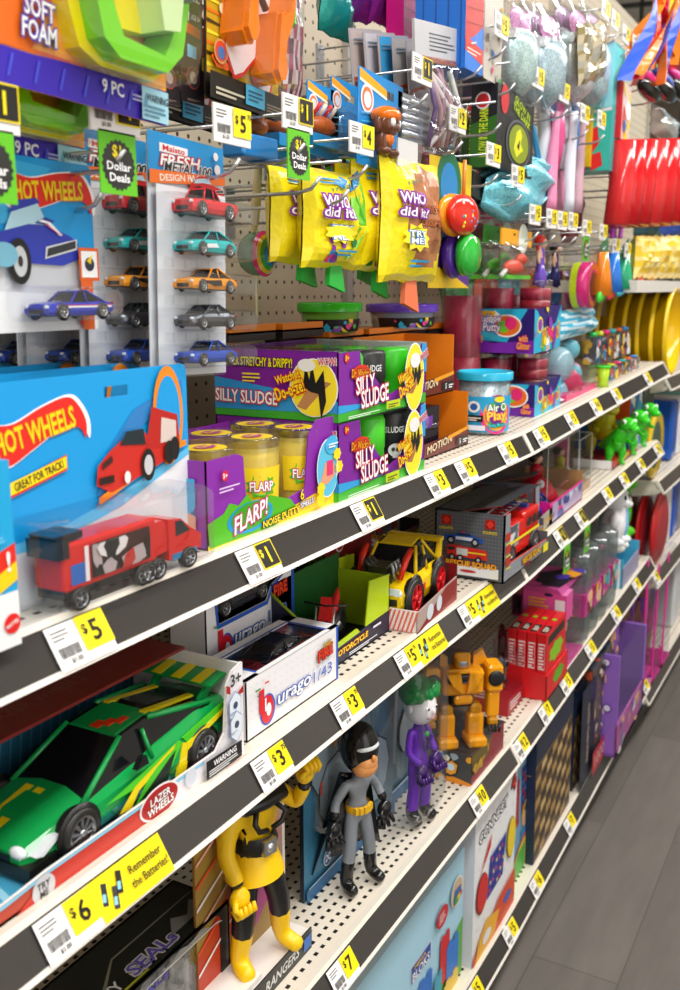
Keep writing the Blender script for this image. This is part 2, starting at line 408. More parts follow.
SL(3, 331, '7', 'below the grey caped figure'); SL(3, 472, '10', 'below the yellow robot'); SL(3, 516, '12', 'at the joint below the silver robot'); SL(3, 541, '7', 'below the red candy-red boxes'); SL(3, 562, '5', 'below the pink boxes')
SL(3, 587, '5', 'below the bead case'); SL(3, 613, '6', 'left of the plush box'); SL(3, 634, '9', 'below the plush box'); SL(3, 654, '9', 'at the far end')
SL(4, 468, '5', 'below the white game box', far=True); SL(4, 505, '5', 'just past the joint at floor level'); SL(4, 532, '6', 'below the chess box'); SL(4, 566, '7', 'below the puzzle box'); SL(4, 643, '9', 'below the doll packs')

# ---------------- builders ----------------
def wheel(r, w, tyre='1c1b1a', rim='b9bcc0m', spokes=8, out=1):
    """wheel about the X axis, outer side towards +x when out=1"""
    m = MB(); h = w/2
    m.lathe([(r*.70, h*.9), (r*.9, h), (r, h*.6), (r, -h*.6), (r*.9, -h), (r*.7, -h)], ax='x', mt=tyre+'s', n=26, caps=False)
    m.lathe([(r*.72, -h*.6), (r*.72, h*.35)], ax='x', mt='2a2a2cs', n=26)
    m.lathe([(r*.72, h*.85), (r*.64, h*.95), (r*.63, h*.4)], ax='x', mt=rim, n=26, caps=False)
    for i in range(spokes):
        a = 2*PI*i/spokes; c, s = math.cos(a), math.sin(a); t = r*.07
        q = [(-t*.6, .1*r), (t*.6, .1*r), (t*1.3, r*.66), (-t*1.3, r*.66)]
        pts = [(c*p-s*b, s*p+c*b) for p, b in q]
        m.prism(pts, 0, h*.35, h*.85, rim)
    m.lathe([(r*.16, h*.3), (r*.16, h*.95), (r*.06, h*1.02)], ax='x', mt=rim, n=12)
    if out < 0:
        m.v = [(-x, y, z) for x, y, z in m.v]; m.f = [f[::-1] for f in m.f]
    return m
PROF = {   # t along length from nose to tail : (underside, belt height, half width) ; cabin: (t, z)
    'super': dict(body=[(0, .12, .30, .72), (.03, .08, .36, .86), (.12, .10, .44, .95), (.24, .10, .52, .97), (.38, .12, .58, .95), (.52, .12, .62, .95), (.66, .12, .70, 1), (.80, .12, .78, 1), (.92, .14, .80, .96), (1, .26, .74, .88)],
                  cab=[(.24, .50), (.46, .95), (.60, 1.0), (.90, .82)]),
    'muscle': dict(body=[(0, .18, .42, .86), (.03, .14, .50, .96), (.14, .14, .56, 1), (.30, .14, .58, 1), (.50, .14, .58, .98), (.72, .14, .60, 1), (.90, .16, .60, .98), (1, .24, .54, .9)],
                   cab=[(.34, .57), (.48, .96), (.62, 1.0), (.86, .60)]),
    'coupe': dict(body=[(0, .18, .40, .8), (.04, .14, .50, .94), (.18, .14, .58, 1), (.34, .14, .62, .98), (.6, .14, .64, .98), (.80, .14, .66, 1), (.94, .16, .62, .94), (1, .26, .56, .86)],
                  cab=[(.26, .60), (.44, .97), (.64, 1.0), (.90, .64)]),
    'truck': dict(body=[(0, .2, .5, .9), (.03, .15, .56, 1), (.2, .15, .60, 1), (.4, .15, .62, 1), (.7, .15, .62, 1), (.97, .15, .6, 1), (1, .25, .58, .96)],
                  cab=[(.26, .60), (.34, 1), (.56, 1.0), (.62, .6)])}
def car(name, parent, L, W, H, body, glass='14161a', kind='muscle', wr=.2, rim='b9bcc0m', spokes=6, loc=(0, 0, 0), rot=0, deco=None, wheels=(.19, .80), roof=None, **kw):
    """toy car, nose towards -y, wheels on z=0; name is the mesh of the body, its wheels are children"""
    d = PROF[kind]; m = MB(); y = lambda t: (t-.5)*L; w = W/2; m.sm = False
    R = []
    for t, zb, zs_, hw in d['body']:
        b, z, q = zb*H, zs_*H, hw*w
        R.append([(-q*.9, y(t), b), (-q, y(t), b+(z-b)*.35), (-q*.97, y(t), b+(z-b)*.75), (-q*.82, y(t), z), (-q*.3, y(t), z+H*.035), (q*.3, y(t), z+H*.035), (q*.82, y(t), z), (q*.97, y(t), b+(z-b)*.75), (q, y(t), b+(z-b)*.35), (q*.9, y(t), b)])
    m.loft(R[::-1], body)
    c = d['cab']; R = []
    for i, (t, z) in enumerate(c):
        lo = .82 if i in (0, 3) else .62
        zb = .5*H
        R.append([(-w*.84, y(t), min(zb, z*H-.001)), (-w*lo, y(t), z*H), (w*lo, y(t), z*H), (w*.84, y(t), min(zb, z*H-.001))])
    m.loft(R[::-1], glass+'g')
    rf = roof or body
    a, b = c[1], c[2]; e = .0035*H*10
    m.prism([(-w*.6, 0), (w*.6, 0), (w*.55, 1), (-w*.55, 1)], 2, 0, .1, rf) if False else None
    za, zb_ = a[1]*H, b[1]*H
    m.loft([[(-w*.63, y(b[0]+.05), zb_-e), (-w*.5, y(b[0]+.03), zb_+e*.5), (w*.5, y(b[0]+.03), zb_+e*.5), (w*.63, y(b[0]+.05), zb_-e)],
            [(-w*.63, y(a[0]-.01), za-e), (-w*.5, y(a[0]), za+e*.5), (w*.5, y(a[0]), za+e*.5), (w*.63, y(a[0]-.01), za-e)]], rf)
    for sgn in (-1, 1):      # pillars
        for (t0, z0), (t1, z1) in ((c[0], c[1]), (c[2], c[3])):
            m.tube([(sgn*w*.83, y(t0) if t0 == c[0][0] else y(t1), (z0 if t0 == c[0][0] else z1)*H), (sgn*w*.62, y(t1) if t0 == c[0][0] else y(t0), (z1 if t0 == c[0][0] else z0)*H)], W*.03, rf, n=5)
        m.tube([(sgn*w*.72, y((a[0]+b[0])/2+.02), za*.98), (sgn*w*.9, y((a[0]+b[0])/2+.03), .56*H)], W*.022, rf, n=5)
    h0 = d['body'][1]
    for sgn in (-1, 1):
        m.ell((sgn*w*h0[3]*.72, y(.012), h0[2]*H*.86), (w*.18, L*.018, H*.07), 'e8f0f4g', 10, 6)
        m.box(sgn*w*.75-w*.14, y(.995), .5*H, sgn*w*.75+w*.14, y(1.004), .58*H, 'c01818g')
    m.box(-w*.5, y(-.004), h0[1]*H+H*.05, w*.5, y(.02), h0[1]*H+H*.2, '17181as')
    m.box(-w*.86, y(.04), .1*H, w*.86, y(.96), .2*H, '17181as')
    for t in wheels:
        for sgn in (-1, 1):
            m.lathe([(wr*H*1.18, 0), (wr*H*1.18, sgn*W*.012)], (sgn*w*.995, y(t), wr*H), 'x', '121212s', 20)
    if deco: deco(m, y, w, H, L)
    o = m.build(name, parent, loc=loc, rot=(0, 0, rot), **kw)
    for t in wheels:
        for sgn in (-1, 1):
            wheel(wr*H, W*.16, rim=rim, spokes=spokes, out=sgn).build('wheel', o, loc=(sgn*w*.95, y(t), wr*H))
    return o

HB = ['pelvis', 'chest', 'neck', 'head', 'shl', 'ell', 'wrl', 'shr', 'elr', 'wrr', 'hil', 'knl', 'anl', 'tol', 'hir', 'knr', 'anr', 'tor']
def human(name, parent, H, J, mats, sub=1, rad={}):
    """one continuous body grown along a skeleton: joints in units of the height, facing +x, right hand at -y"""
    base = dict(pelvis=(0, 0, .52), belly=(0, 0, .60), chest=(0, 0, .72), neck=(0, 0, .84), head=(.01, 0, .90),
                shl=(0, .115, .79), ell=(0, .16, .63), wrl=(.03, .17, .49), shr=(0, -.115, .79), elr=(0, -.16, .63), wrr=(.03, -.17, .49),
                hil=(0, .055, .50), knl=(.01, .07, .29), anl=(0, .08, .06), tol=(.075, .09, .022), hir=(0, -.055, .50), knr=(.01, -.07, .29), anr=(0, -.08, .06), tor=(.075, -.09, .022))
    base.update(J)
    r = dict(pelvis=.072, belly=.062, chest=.085, neck=.03, head=.05, shl=.044, ell=.032, wrl=.022, shr=.044, elr=.032, wrr=.022, hil=.058, knl=.042, anl=.03, tol=.024, hir=.058, knr=.042, anr=.03, tor=.024)
    r.update(rad)
    names = list(base); ix = {n: i for i, n in enumerate(names)}
    E = [('pelvis', 'belly', 'torso'), ('belly', 'chest', 'torso'), ('chest', 'neck', 'torso'), ('neck', 'head', 'neck'), ('chest', 'shl', 'torso'), ('shl', 'ell', 'arm'), ('ell', 'wrl', 'forearm'), ('chest', 'shr', 'torso'), ('shr', 'elr', 'arm'), ('elr', 'wrr', 'forearm'),
         ('pelvis', 'hil', 'thigh'), ('hil', 'knl', 'thigh'), ('knl', 'anl', 'shin'), ('anl', 'tol', 'foot'), ('pelvis', 'hir', 'thigh'), ('hir', 'knr', 'thigh'), ('knr', 'anr', 'shin'), ('anr', 'tor', 'foot')]
    me = bpy.data.meshes.new('s'); me.from_pydata([base[n] for n in names], [(ix[a], ix[b]) for a, b, _ in E], [])
    o = bpy.data.objects.new('s', me); col.objects.link(o)
    sk = o.modifiers.new('k', 'SKIN'); sk.use_smooth_shade = True
    for i, n in enumerate(names):
        d = me.skin_vertices[0].data[i]; q = r[n]; d.radius = (q, q*(1 if n not in ('chest', 'belly', 'pelvis') else 1)); d.use_root = (i == 0)
    sb = o.modifiers.new('b', 'SUBSURF'); sb.levels = sub; sb.render_levels = sub
    out = bpy.data.meshes.new_from_object(o.evaluated_get(bpy.context.evaluated_depsgraph_get()))
    bpy.data.objects.remove(o)
    out.materials.clear(); keys = []
    segs = [(Vector(base[a]), Vector(base[b]), t) for a, b, t in E]
    for p in out.polygons:
        c = p.center; best = None
        for a, b, t in segs:
            ab = b-a; q = max(0, min(1, (c-a).dot(ab)/ab.dot(ab))); dd = (c-(a+ab*q)).length
            if best is None or dd < best[0]: best = (dd, t, q)
        k = mats.get(best[1]); k = k(best[2], c) if callable(k) else k
        if k not in keys: keys.append(k); out.materials.append(mat(k))
        p.material_index = keys.index(k); p.use_smooth = True
    for v in out.vertices: v.co *= H
    o = bpy.data.objects.new(name, out); col.objects.link(o); o.parent = parent
    return o, {k: Vector(v)*H for k, v in base.items()}
def fist(parent, pos, H, mt, s=1, open_=False, up=-1, name='hand'):
    """hand with four bent fingers and a thumb, about H*0.06 long"""
    m = MB(); q = H*.05*s
    m.ell((0, 0, up*q*.55), (q*.42, q*.55, q*.62), mt, 12, 8)
    for i, (dy, l) in enumerate(((-.42, .8), (-.14, 1), (.14, .95), (.42, .75))):
        b = (0, dy*q, up*q*.95)
        if open_: pts = [b, (q*.1, dy*q*1.4, up*q*(1+.45*l)), (q*.22, dy*q*1.6, up*q*(1+.85*l))]
        else: pts = [b, (q*.35, dy*q, up*q*(1.05+.25*l)), (q*.62, dy*q, up*q*(.95+.05*l)), (q*.5, dy*q, up*q*.65)]
        m.tube(pts, q*.15, mt, 8, rs=[q*.16, q*.16, q*.13]+([q*.1] if not open_ else []))
    m.tube([(q*.1, -q*.4, up*q*.4), (q*.4, -q*.62, up*q*.7), (q*.62, -q*.4, up*q*1.0)], q*.14, mt, 8, rs=[q*.18, q*.16, q*.1])
    return m.build(name, parent, loc=pos)
def edges(m, x0, y0, z0, x1, y1, z1, mt='e8ecee'+'t', r=.0009):
    """folded bright edges of a clear box"""
    mt = 'd8dcdes'
    for y in (y0, y1):
        m.tube([(x1, y, z0), (x1, y, z1), (x0, y, z1)], r, mt, 5)
    m.tube([(x1, y0, z1), (x1, y1, z1)], r, mt, 5); m.tube([(x0, y0, z1), (x0, y1, z1)], r, mt, 5)
    return m
def smooth(pts, k=4):
    n = len(pts); out = []
    for i in range(n):
        p0, p1, p2, p3 = pts[i-1], pts[i], pts[(i+1) % n], pts[(i+2) % n]
        for j in range(k):
            t = j/k; out.append(tuple(.5*(2*b+(c-a)*t+(2*a-5*b+4*c-d)*t*t+(3*b-a-3*c+d)*t**3) for a, b, c, d in zip(p0, p1, p2, p3)))
    return out
def blister(m, x0, x1, y0, y1, z0, z1, r=.006, mt='ffffff'+'t'):
    """clear plastic shell: lofted, narrower at the front"""
    def ring(x, k):
        pts = []
        for cy, cz, a0 in ((y1-r-k, z1-r-k, 0), (y0+r+k, z1-r-k, PI/2), (y0+r+k, z0+r+k, PI), (y1-r-k, z0+r+k, 1.5*PI)):
            for i in range(4): a = a0+PI/2*i/3; pts.append((x, cy+r*math.cos(a), cz+r*math.sin(a)))
        return pts
    R = [ring(x0, 0), ring(x0+(x1-x0)*.8, .001), ring(x1, r*.5)]
    o = m.sm; m.sm = True; m.loft(R, mt, caps=False); m.sm = o; m.face(R[-1], mt); return m
def card(W, H, mt, th=.0012, r=.006, hole=True, back='d8d4ce', hu=.5, hw=.028, x=0):
    """card outline with rounded corners and a real hang hole, front at x=0"""
    m = MB()
    ring = []
    for cy, cz, a0 in ((W-r, H-r, 0), (r, H-r, PI/2), (r, r, PI), (W-r, r, 1.5*PI)):
        for i in range(5): a = a0+PI/2*i/4; ring.append((cy+r*math.cos(a), cz+r*math.sin(a)))
    if hole:   # split the card in a top band with a slot and the rest
        hz0, hz1 = H-.024, H-.014; a, b = W*hu-hw/2, W*hu+hw/2
        m.box(-th, 0, 0, 0, W, hz0, mt, {'B': back, 'D': back}); m.box(-th, 0, hz0, 0, a, hz1, mt, {'D': back}); m.box(-th, b, hz0, 0, W, hz1, mt, {'D': back})
        m.prism([(0, hz1)]+[(W, hz1)]+ring[:5]+ring[5:10], 0, -th, 0, mt)
    else: m.prism(ring, 0, -th, 0, mt)
    return m
def pillow(W, H, T, mt, n=10, seed=1, crimp=True, wr=.25, face=None):
    """puffed plastic bag lying in the y/z plane"""
    m = MB(); rnd = random.Random(seed); off = Vector((seed*3.1, 0, 0)); m.sm = True
    for sg in (1, -1):
        vs_ = []; k = n
        for i in range(k+1):
            for j in range(k+1):
                u, v = i/k, j/k; e = (4*u*(1-u))**.55*(4*v*(1-v))**.55
                q = noise.noise(Vector((u*4, v*4, 0))+off)*wr
                vs_.append((sg*T/2*e*(1+q)+.001*sg*(1 if crimp else 0), (u-.5)*W*(1-.05*(4*v*(1-v)))+W/2+q*.01, v*H+q*.01))
        fs = []
        for i in range(k):
            for j in range(k):
                a = i*(k+1)+j; f = (a, a+k+1, a+k+2, a+1); fs.append(f if sg > 0 else f[::-1])
        if face and sg > 0:
            for f in fs:
                c = (f[0]//(k+1)/k, f[0] % (k+1)/k); m.raw([vs_[q] for q in f], [(0, 1, 2, 3)], face(c[0], c[1]))
        else: m.raw(vs_, fs, mt)
    m.sm = False
    return m
def conform(m, W, H, T, seed, wr, lift=.0012):
    """press flat prints (x = layer offset) onto the puffed front of a pillow bag"""
    off = Vector((seed*3.1, 0, 0))
    for i in range(len(m.v)):
        x, y, z = m.v[i]; u, v = min(.98, max(.02, y/W)), min(.98, max(.02, z/H)); e = (4*u*(1-u))**.55*(4*v*(1-v))**.55
        m.v[i] = (T/2*e*(1+noise.noise(Vector((u*4, v*4, 0))+off)*wr)+lift+x, y, z)
def tub(r, h, body, lid, lidh=.012, content=None, taper=.92, n=28, label=None, lab=None, clear=True):
    """round tub standing at the origin, tapered to the base; returns (contents+label mesh, lid mesh)"""
    m = MB()
    if clear: m.lathe([(r*taper*.96, 0), (r*taper, .003), (r, h)], mt='f4f8fbt', n=n, caps=False)
    if content:
        k = content[1] if isinstance(content, tuple) else .9; c = content[0] if isinstance(content, tuple) else content
        m.lathe([(r*taper*.9, .002), (r*taper*.96, .004), (r*(taper+(1-taper)*k)*.96, h*k), (.001, h*k+.001)], mt=c, n=n)
    if body: m.lathe([(r*taper, 0), (r, h)], mt=body, n=n)
    l = MB(); l.lathe([(r*1.06, h-lidh*.6), (r*1.07, h+lidh*.25), (r*1.03, h+lidh*.4), (r*.97, h+lidh*.4), (r*.95, h+lidh*.15), (.001, h+lidh*.15)], mt=lid, n=n, caps=False)
    return m, l
def wrap(m, r0, r1, h0, h1, a0, a1, mt, n=14, k=.0006):
    """label strip around a tub, angles in turns measured from +x"""
    R = [[], []]
    for i in range(n+1):
        a = 2*PI*(a0+(a1-a0)*i/n)
        R[0].append(((r0+k)*math.cos(a), (r0+k)*math.sin(a), h0)); R[1].append(((r1+k)*math.cos(a), (r1+k)*math.sin(a), h1))
    o = m.sm; m.sm = True; m.loft([R[1], R[0]][::-1], mt, caps=False, closed=False); m.sm = o
def bend(m, start, r, cyl_axis=(0, 0)):
    """wrap flat prints (x = depth, y = arc length) added after index start round a vertical cylinder of radius r"""
    for i in range(start, len(m.v)):
        x, y, z = m.v[i]; a = y/r; m.v[i] = ((r+x)*math.cos(a), (r+x)*math.sin(a), z)
def cyl_face(m, r, y0, z0, W, H, k=3, fn=None, turn=-.12):
    s = len(m.v); f = m.F(0, y0, z0, W, H, k); f.k = k; fn(f)
    for i in range(s, len(m.v)):
        x, y, z = m.v[i]; a = y/r+turn*2*PI; m.v[i] = ((r+x)*math.cos(a), (r+x)*math.sin(a), z)
def hook(u, v, x, price=None, cents='', style='y', flag=False, where='', r=.0022, lab=None, dz=.046, tip=True):
    """peg hook whose label plate shows at pixel (u, v) (left edge, middle) on the plane x"""
    p = P(u, v, x); y, z = p.y+.03, p.z
    o = thing('peg_hook', lab or ('chrome peg hook with %s label%s' % (('$%s' % price) if price else 'blank', where)), 'peg hook', (0, y, z), group='chrome peg hooks')
    m = MB(); m.tube([(BX, 0, -dz), (x-.02, 0, -dz), (x-.004, 0, -dz+.004), (x+.008, 0, -dz+.016)] if tip else [(BX, 0, -dz), (x, 0, -dz)], r, 'c9ccd0m')
    m.box(BX, -.012, -dz-.02, BX+.003, .012, .01, 'b9bcc0m')
    m.build('hook_wire', o)
    m = MB(); m.tube([(BX, 0, .002), (x-.002, 0, .002)], r*.8, 'c9ccd0m'); m.build('label_arm', o)
    if price is not None:
        m = MB(); m.box(x-.0015, -.031, -.017, x, .031, .018, 'ece8e2s')
        f = m.F(x, -.0305, -.0165, .061, .034); price_art(f, price, cents, style) if price else f.rect(0, 0, 1, 1, 'f6f4f2')
        if flag:
            m.box(x-.001, -.022, -.066, x, .024, -.015, '63c21e'); dollar_flag(m.F(x, -.022, -.066, .046, .051))
        m.build('price_tag', o)
    return o

# ================= top shelf =================
HWB = '0f9be0'
def flame_logo(f, u, v, w, h, txt, rot=.12):
    """red swoosh with yellow lettering, white outline"""
    def sh(k, mt):
        pts = [(-.5, -.35), (-.3, -.52), (0, -.28), (.3, -.02), (.5, -.12), (.56, -.35), (.58, .0), (.50, .38), (.38, .56), (.1, .46), (-.2, .26), (-.42, .30), (-.56, .12), (-.60, -.12)]
        c, s = math.cos(rot), math.sin(rot); pts = smooth(pts)
        f.poly([(u+((x*k*w)*c-(y*k*h)*s)/f.W, v+((x*k*w)*s+(y*k*h)*c)/f.H) for x, y in pts], mt)
    sh(1.08, 'ffffff'); sh(1, 'e8251c')
    f.text(txt, u+.02*w/f.W, v+.04*h/f.H, h*.42, 'ffd910', w=w*.86, rot=rot+.12, out='f07a10', ow=.03)
def hw_truck_card(label, group):
    W, H = .26, .196
    r = thing('toy_truck_pack', label, 'toy package', group=group)
    m = card(W, H, HWB, hole=True, hu=.62, hw=.03, r=.008)
    f = m.F(0, 0, 0, W, H)
    f.poly([(0, 0), (1, 0), (1, .52), (.62, .34), (.3, .26), (0, .26)], 'e4e8ec')
    f.poly([(0, .26), (.3, .26), (.62, .34), (1, .52), (1, .56), (.6, .4), (.3, .31), (0, .30)], '5fc0ee')
    f.poly([(.5, .42), (.56, .62), (.70, .80), (.97, .92), (.97, .84), (.75, .72), (.62, .56), (.58, .42)], '2f7fc4')
    flame_logo(f, .245, .77, .100, .044, 'HOT WHEELS', .06)
    f.poly([(.13, .51), (.37, .58), (.37, .65), (.13, .57)], 'e02818'); f.poly([(.133, .522), (.367, .589), (.367, .643), (.133, .576)], 'ffe010')
    f.text('GREAT FOR TRACK!', .25, .583, .007, '1a1a1a', w=.054, rot=.22)
    # printed track loop and lorry
    f.O = f.O+Vector((0, 0, .045*H))
    for k, c in ((1, 'f08a18'), (.80, HWB)):
        f.disc(.875, .70, .022*k, c, .05*k+.0)
    f.poly([(.50, .335), (.56, .36), (.88, .51), (.97, .53), (.97, .56), (.86, .545), (.50, .37)], 'f08a18')
    f.poly([(.49, .43), (.50, .52), (.56, .58), (.62, .62), (.74, .64), (.80, .55), (.92, .60), (.92, .50), (.72, .43), (.56, .38)], 'c8281e')
    f.poly([(.74, .55), (.78, .76), (.92, .70), (.93, .54)], 'b82018'); f.poly([(.82, .57), (.83, .70), (.91, .67), (.91, .57)], 'd8c8c0')
    f.poly([(.61, .60), (.64, .66), (.73, .66), (.74, .58)], '1a2a30'); f.poly([(.515, .50), (.57, .53), (.565, .56), (.52, .53)], '3a2020')
    f.rect(.50, .43, .57, .465, '241614'); f.disc(.745, .475, .0095, '181818', .016); f.disc(.745, .475, .006, 'c8c8cc', .010)
    f.disc(.86, .515, .007, '181818', .012); f.disc(.89, .53, .007, '181818', .012); f.disc(.63, .44, .004, 'e8e8e8', .006)
    o = m.build('backing_card', r)
    m = MB(); blister(m, .0005, .052, .032, .232, .004, .082, .008); m.build('blister', r, label='clear plastic shell')
    # toy transporter
    t = MB(); RD = 'd8201cg'
    t.rbox(.010, .065, .020, .042, .178, .062, .003, RD, ax=1)
    t.prism([(.178, .022), (.196, .024), (.196, .050), (.190, .055), (.178, .055)], 0, .014, .038, RD)
    t.prism([(.196, .014), (.242, .016), (.244, .030), (.228, .040), (.214, .052), (.196, .055)], 0, .012, .040, RD)
    t.prism([(.206, .036), (.226, .038), (.215, .050), (.206, .051)], 0, .0115, .0405, '14222ag')
    t.box(.012, .066, .013, .040, .18, .022, '161618s'); t.box(.0115, .20, .013, .0405, .236, .019, '2f7fb0s')
    t.box(.009, .060, .050, .043, .072, .066, '1c1c20g'); t.prism([(.064, .062), (.09, .064), (.09, .070), (.060, .070)], 0, .012, .040, '1a1a20g')
    f = t.F(.042, .066, .022, .112, .038); f.k = 2
    f.rect(.06, .08, .2, .55, '2a66b8'); f.rect(.2, .08, .24, .9, 'f0e8e8'); f.rect(.26, .1, .9, .9, '3a1818')
    f.busy(['e8e0e0', '40201c', 'c03028', 'b8a8a8', '181818'], 16, 3, .5, (.27, .12, .88, .88))
    tt = t.build('toy_truck', r, label='red plastic race transporter', loc=(0, -.020, 0))
    for yy in (.082, .165, .178, .222, .158):
        wheel(.0105, .008, rim='b0b4bam', spokes=6).build('wheel', tt, loc=(.040, yy, .0112))
    return r
p0 = P(194, 545, -.055); zt = 1.148
tr = hw_truck_card('red toy truck in a blue blister pack, foremost of its row', 'blue toy truck packs')
yR = p0.y; tr.location = (-.058, yR-.26, zt)
sc = (zsolve(-.058, yR, 363)-zt)/.196
tr.scale = (1, 1, sc)
names_ = ['directly behind the foremost truck pack', 'second behind the foremost truck pack', 'third behind the foremost truck pack', 'fourth behind the foremost truck pack', 'fifth behind the foremost, near the back']
for i in range(5):
    dup(tr, (-.058-.056*(i+1), yR-.26-.012*i*(1 if i % 2 else .4), zt), 'blue truck blister pack, only its top edge showing, '+names_[i])
# corner of another blue carton at the left frame edge
m = MB(); W, H = .13, .135; m.box(-.05, 0, 0, 0, W, H, '18a4dc')
f = m.F(0, 0, 0, W, H); f.rect(0, 0, 1, .30, 'f2f2f2'); f.poly([(.5, .26), (1, .38), (1, .56), (.5, .42)], 'e42a1c'); f.poly([(.84, .30), (1, .36), (1, .46), (.84, .40)], 'ffd210')
f.disc(.94, .13, .0075, 'e02020'); f.text('MATTEL', .94, .13, .0028, 'ffffff', w=.012, rot=.3); f.text('!', .94, .47, .014, 'ffffff'); f.lines(.55, .56, .95, .62, 3, '70c8ec')
p = P(21, 634, -.004); m.build('toy_box', None, 'light blue toy carton with white base at the left picture edge', 'toy box', loc=(-.004, p.y-W, 1.148))

# purple putty display tray with six tubs
loc, rot, W, H = span(1, 208, 339, 436, -.036)
H = zsolve(-.036, loc.y, 462)-loc.z; Hh = H*1.0
tray = thing('putty_display_tray', 'purple and green FLARP display tray holding six yellow noise putty tubs', 'display box', loc, rot)
D_ = .15; PU = '8b2aa8'
m = MB()
m.prism([(0, 0), (W, 0), (W, Hh*1.18), (W*.80, Hh*1.18), (W*.73, Hh*1.0), (W*.70, Hh*.34), (W*.40, Hh*.20), (W*.34, Hh*.3), (W*.26, Hh*.34), (W*.24, Hh*.95), (W*.2, Hh), (0, Hh)], 0, -.0015, 0, PU)
m.box(-D_, 0, 0, 0, .0015, Hh, PU); m.box(-D_, W-.0015, 0, 0, W, Hh, PU); m.box(-D_, 0, 0, 0, W, .0015, PU); m.box(-D_, 0, 0, -D_+.0015, W, Hh*1.0, PU)
f = m.N(-D_, 0, 0, D_, Hh); f.poly([(.05, .1), (.9, .0), (.9, .75), (.4, .85), (.1, .6)], '38b0e0'); f.busy(['ffe020', '38b0e0', '50b828', 'f0b090'], 14, 4, .5, (.1, .05, .92, .8))
f = m.F(0, 0, 0, W, Hh)
f.poly([(0, 0), (1, 0), (1, .12), (.78, .22), (.6, .16), (0, .05)], 'ffe020')
f.poly([(.01, .02), (.45, .0), (.62, .14), (.58, .26), (.42, .40), (.30, .38), (.26, .50), (.2, .40), (.14, .46), (.10, .36), (.0, .30)], '52b81e')
f.disc(.28, .22, .042, '1c98d8', .016); f.disc(.28, .235, .036, '3aa21a', .014)
f.text('FLARP!', .28, .235, .017, 'ffffff', w=.062, rot=.18, out='c8186a', shear=.25)
f.text('NOISE PUTTY', .50, .09, .0075, 'ffe020', w=.075, rot=.05, out='201020')
f.text('6', .66, .28, .012, 'ffe020', out='201020'); f.text('SMELLS!', .70, .15, .006, 'f4f0ff', w=.03, rot=.05, out='503070')
f.disc(.10, .80, .0055, 'd81848'); f.text('5+', .10, .80, .005, 'ffffff'); f.lines(.06, .62, .20, .70, 2, 'e8d0f0', .4)
f.disc(.87, .52, .026, 'ffffff', .035); f.disc(.87, .52, .0245, '5cc4e8', .0335)
f.poly([(.80, .36), (.86, .3), (.93, .40), (.92, .56), (.84, .60)], 'e8a080'); f.rect(.855, .42, .91, .62, 'e83878'); f.disc(.90, .82, .016, '48b8e8', .011)
for q in ((.80, .28), (.96, .5), (.94, .68), (.79, .15)): f.disc(q[0], q[1], .010, 'ffe020', .008, 14, star=.2)
f.lines(.86, .79, .95, .86, 2, 'ffffff')
m.build('printed_tray', tray, label='purple and green printed cardboard')
def flarp_tub(loc, label):
    r = thing('putty_tub', label, 'putty tub', loc, group='noise putty tubs in the purple tray')
    b, l = tub(.0262, .070, None, 'eee8dat', .012, content=('f2d85a', .82), taper=.9)
    r.scale = (1.08, 1.08, 1.26)
    b.lathe([(.0245, .004), (.0268, .066)], mt='f4e070k', caps=False)
    wrap(b, .0248, .0262, .018, .05, -.24, .1, 'f6d820', k=.001)
    cyl_face(b, .0258, -.02, .018, .04, .032, 4, lambda f: (f.disc(.5, .5, .017, '50b820', .011, 18, star=.25), f.text('FLARP', .5, .5, .008, 'ffffff', w=.024, out='c8186a')), turn=-.1)
    b.build('tub_body', r)
    l.lathe([(.0001, .0735), (.021, .0738)], mt='f2cf20', caps=False); g = Face(l, (-.02, -.02, .0740), (0, 1, 0), (-1, 0, 0), .04, .04); g.O = Vector((.02, -.02, .0741))
    g.disc(.5, .5, .014, 'b02a90', .010, 16, star=.2); g.text('FLARP', .5, .5, .007, 'ffe020', w=.02)
    l.build('lid', r, label='translucent white snap lid'); return r
ft = flarp_tub(loc+Vector((-.030, W*.15, .002)), 'yellow putty tub at the near front corner of the purple tray')
k = 0
for ix, dx in enumerate((-.030, -.084, -.130)):
    for iy, ty in enumerate((.15, .47, .80)):
        if ix == 2 and iy == 2 or (ix, iy) == (0, 0): continue
        if ix == 2: continue
        dup(ft, loc+Vector((dx, W*ty, .002)), 'yellow putty tub, %s place of the %s row in the purple tray' % (('near', 'middle', 'far')[iy], ('front', 'rear')[ix]))

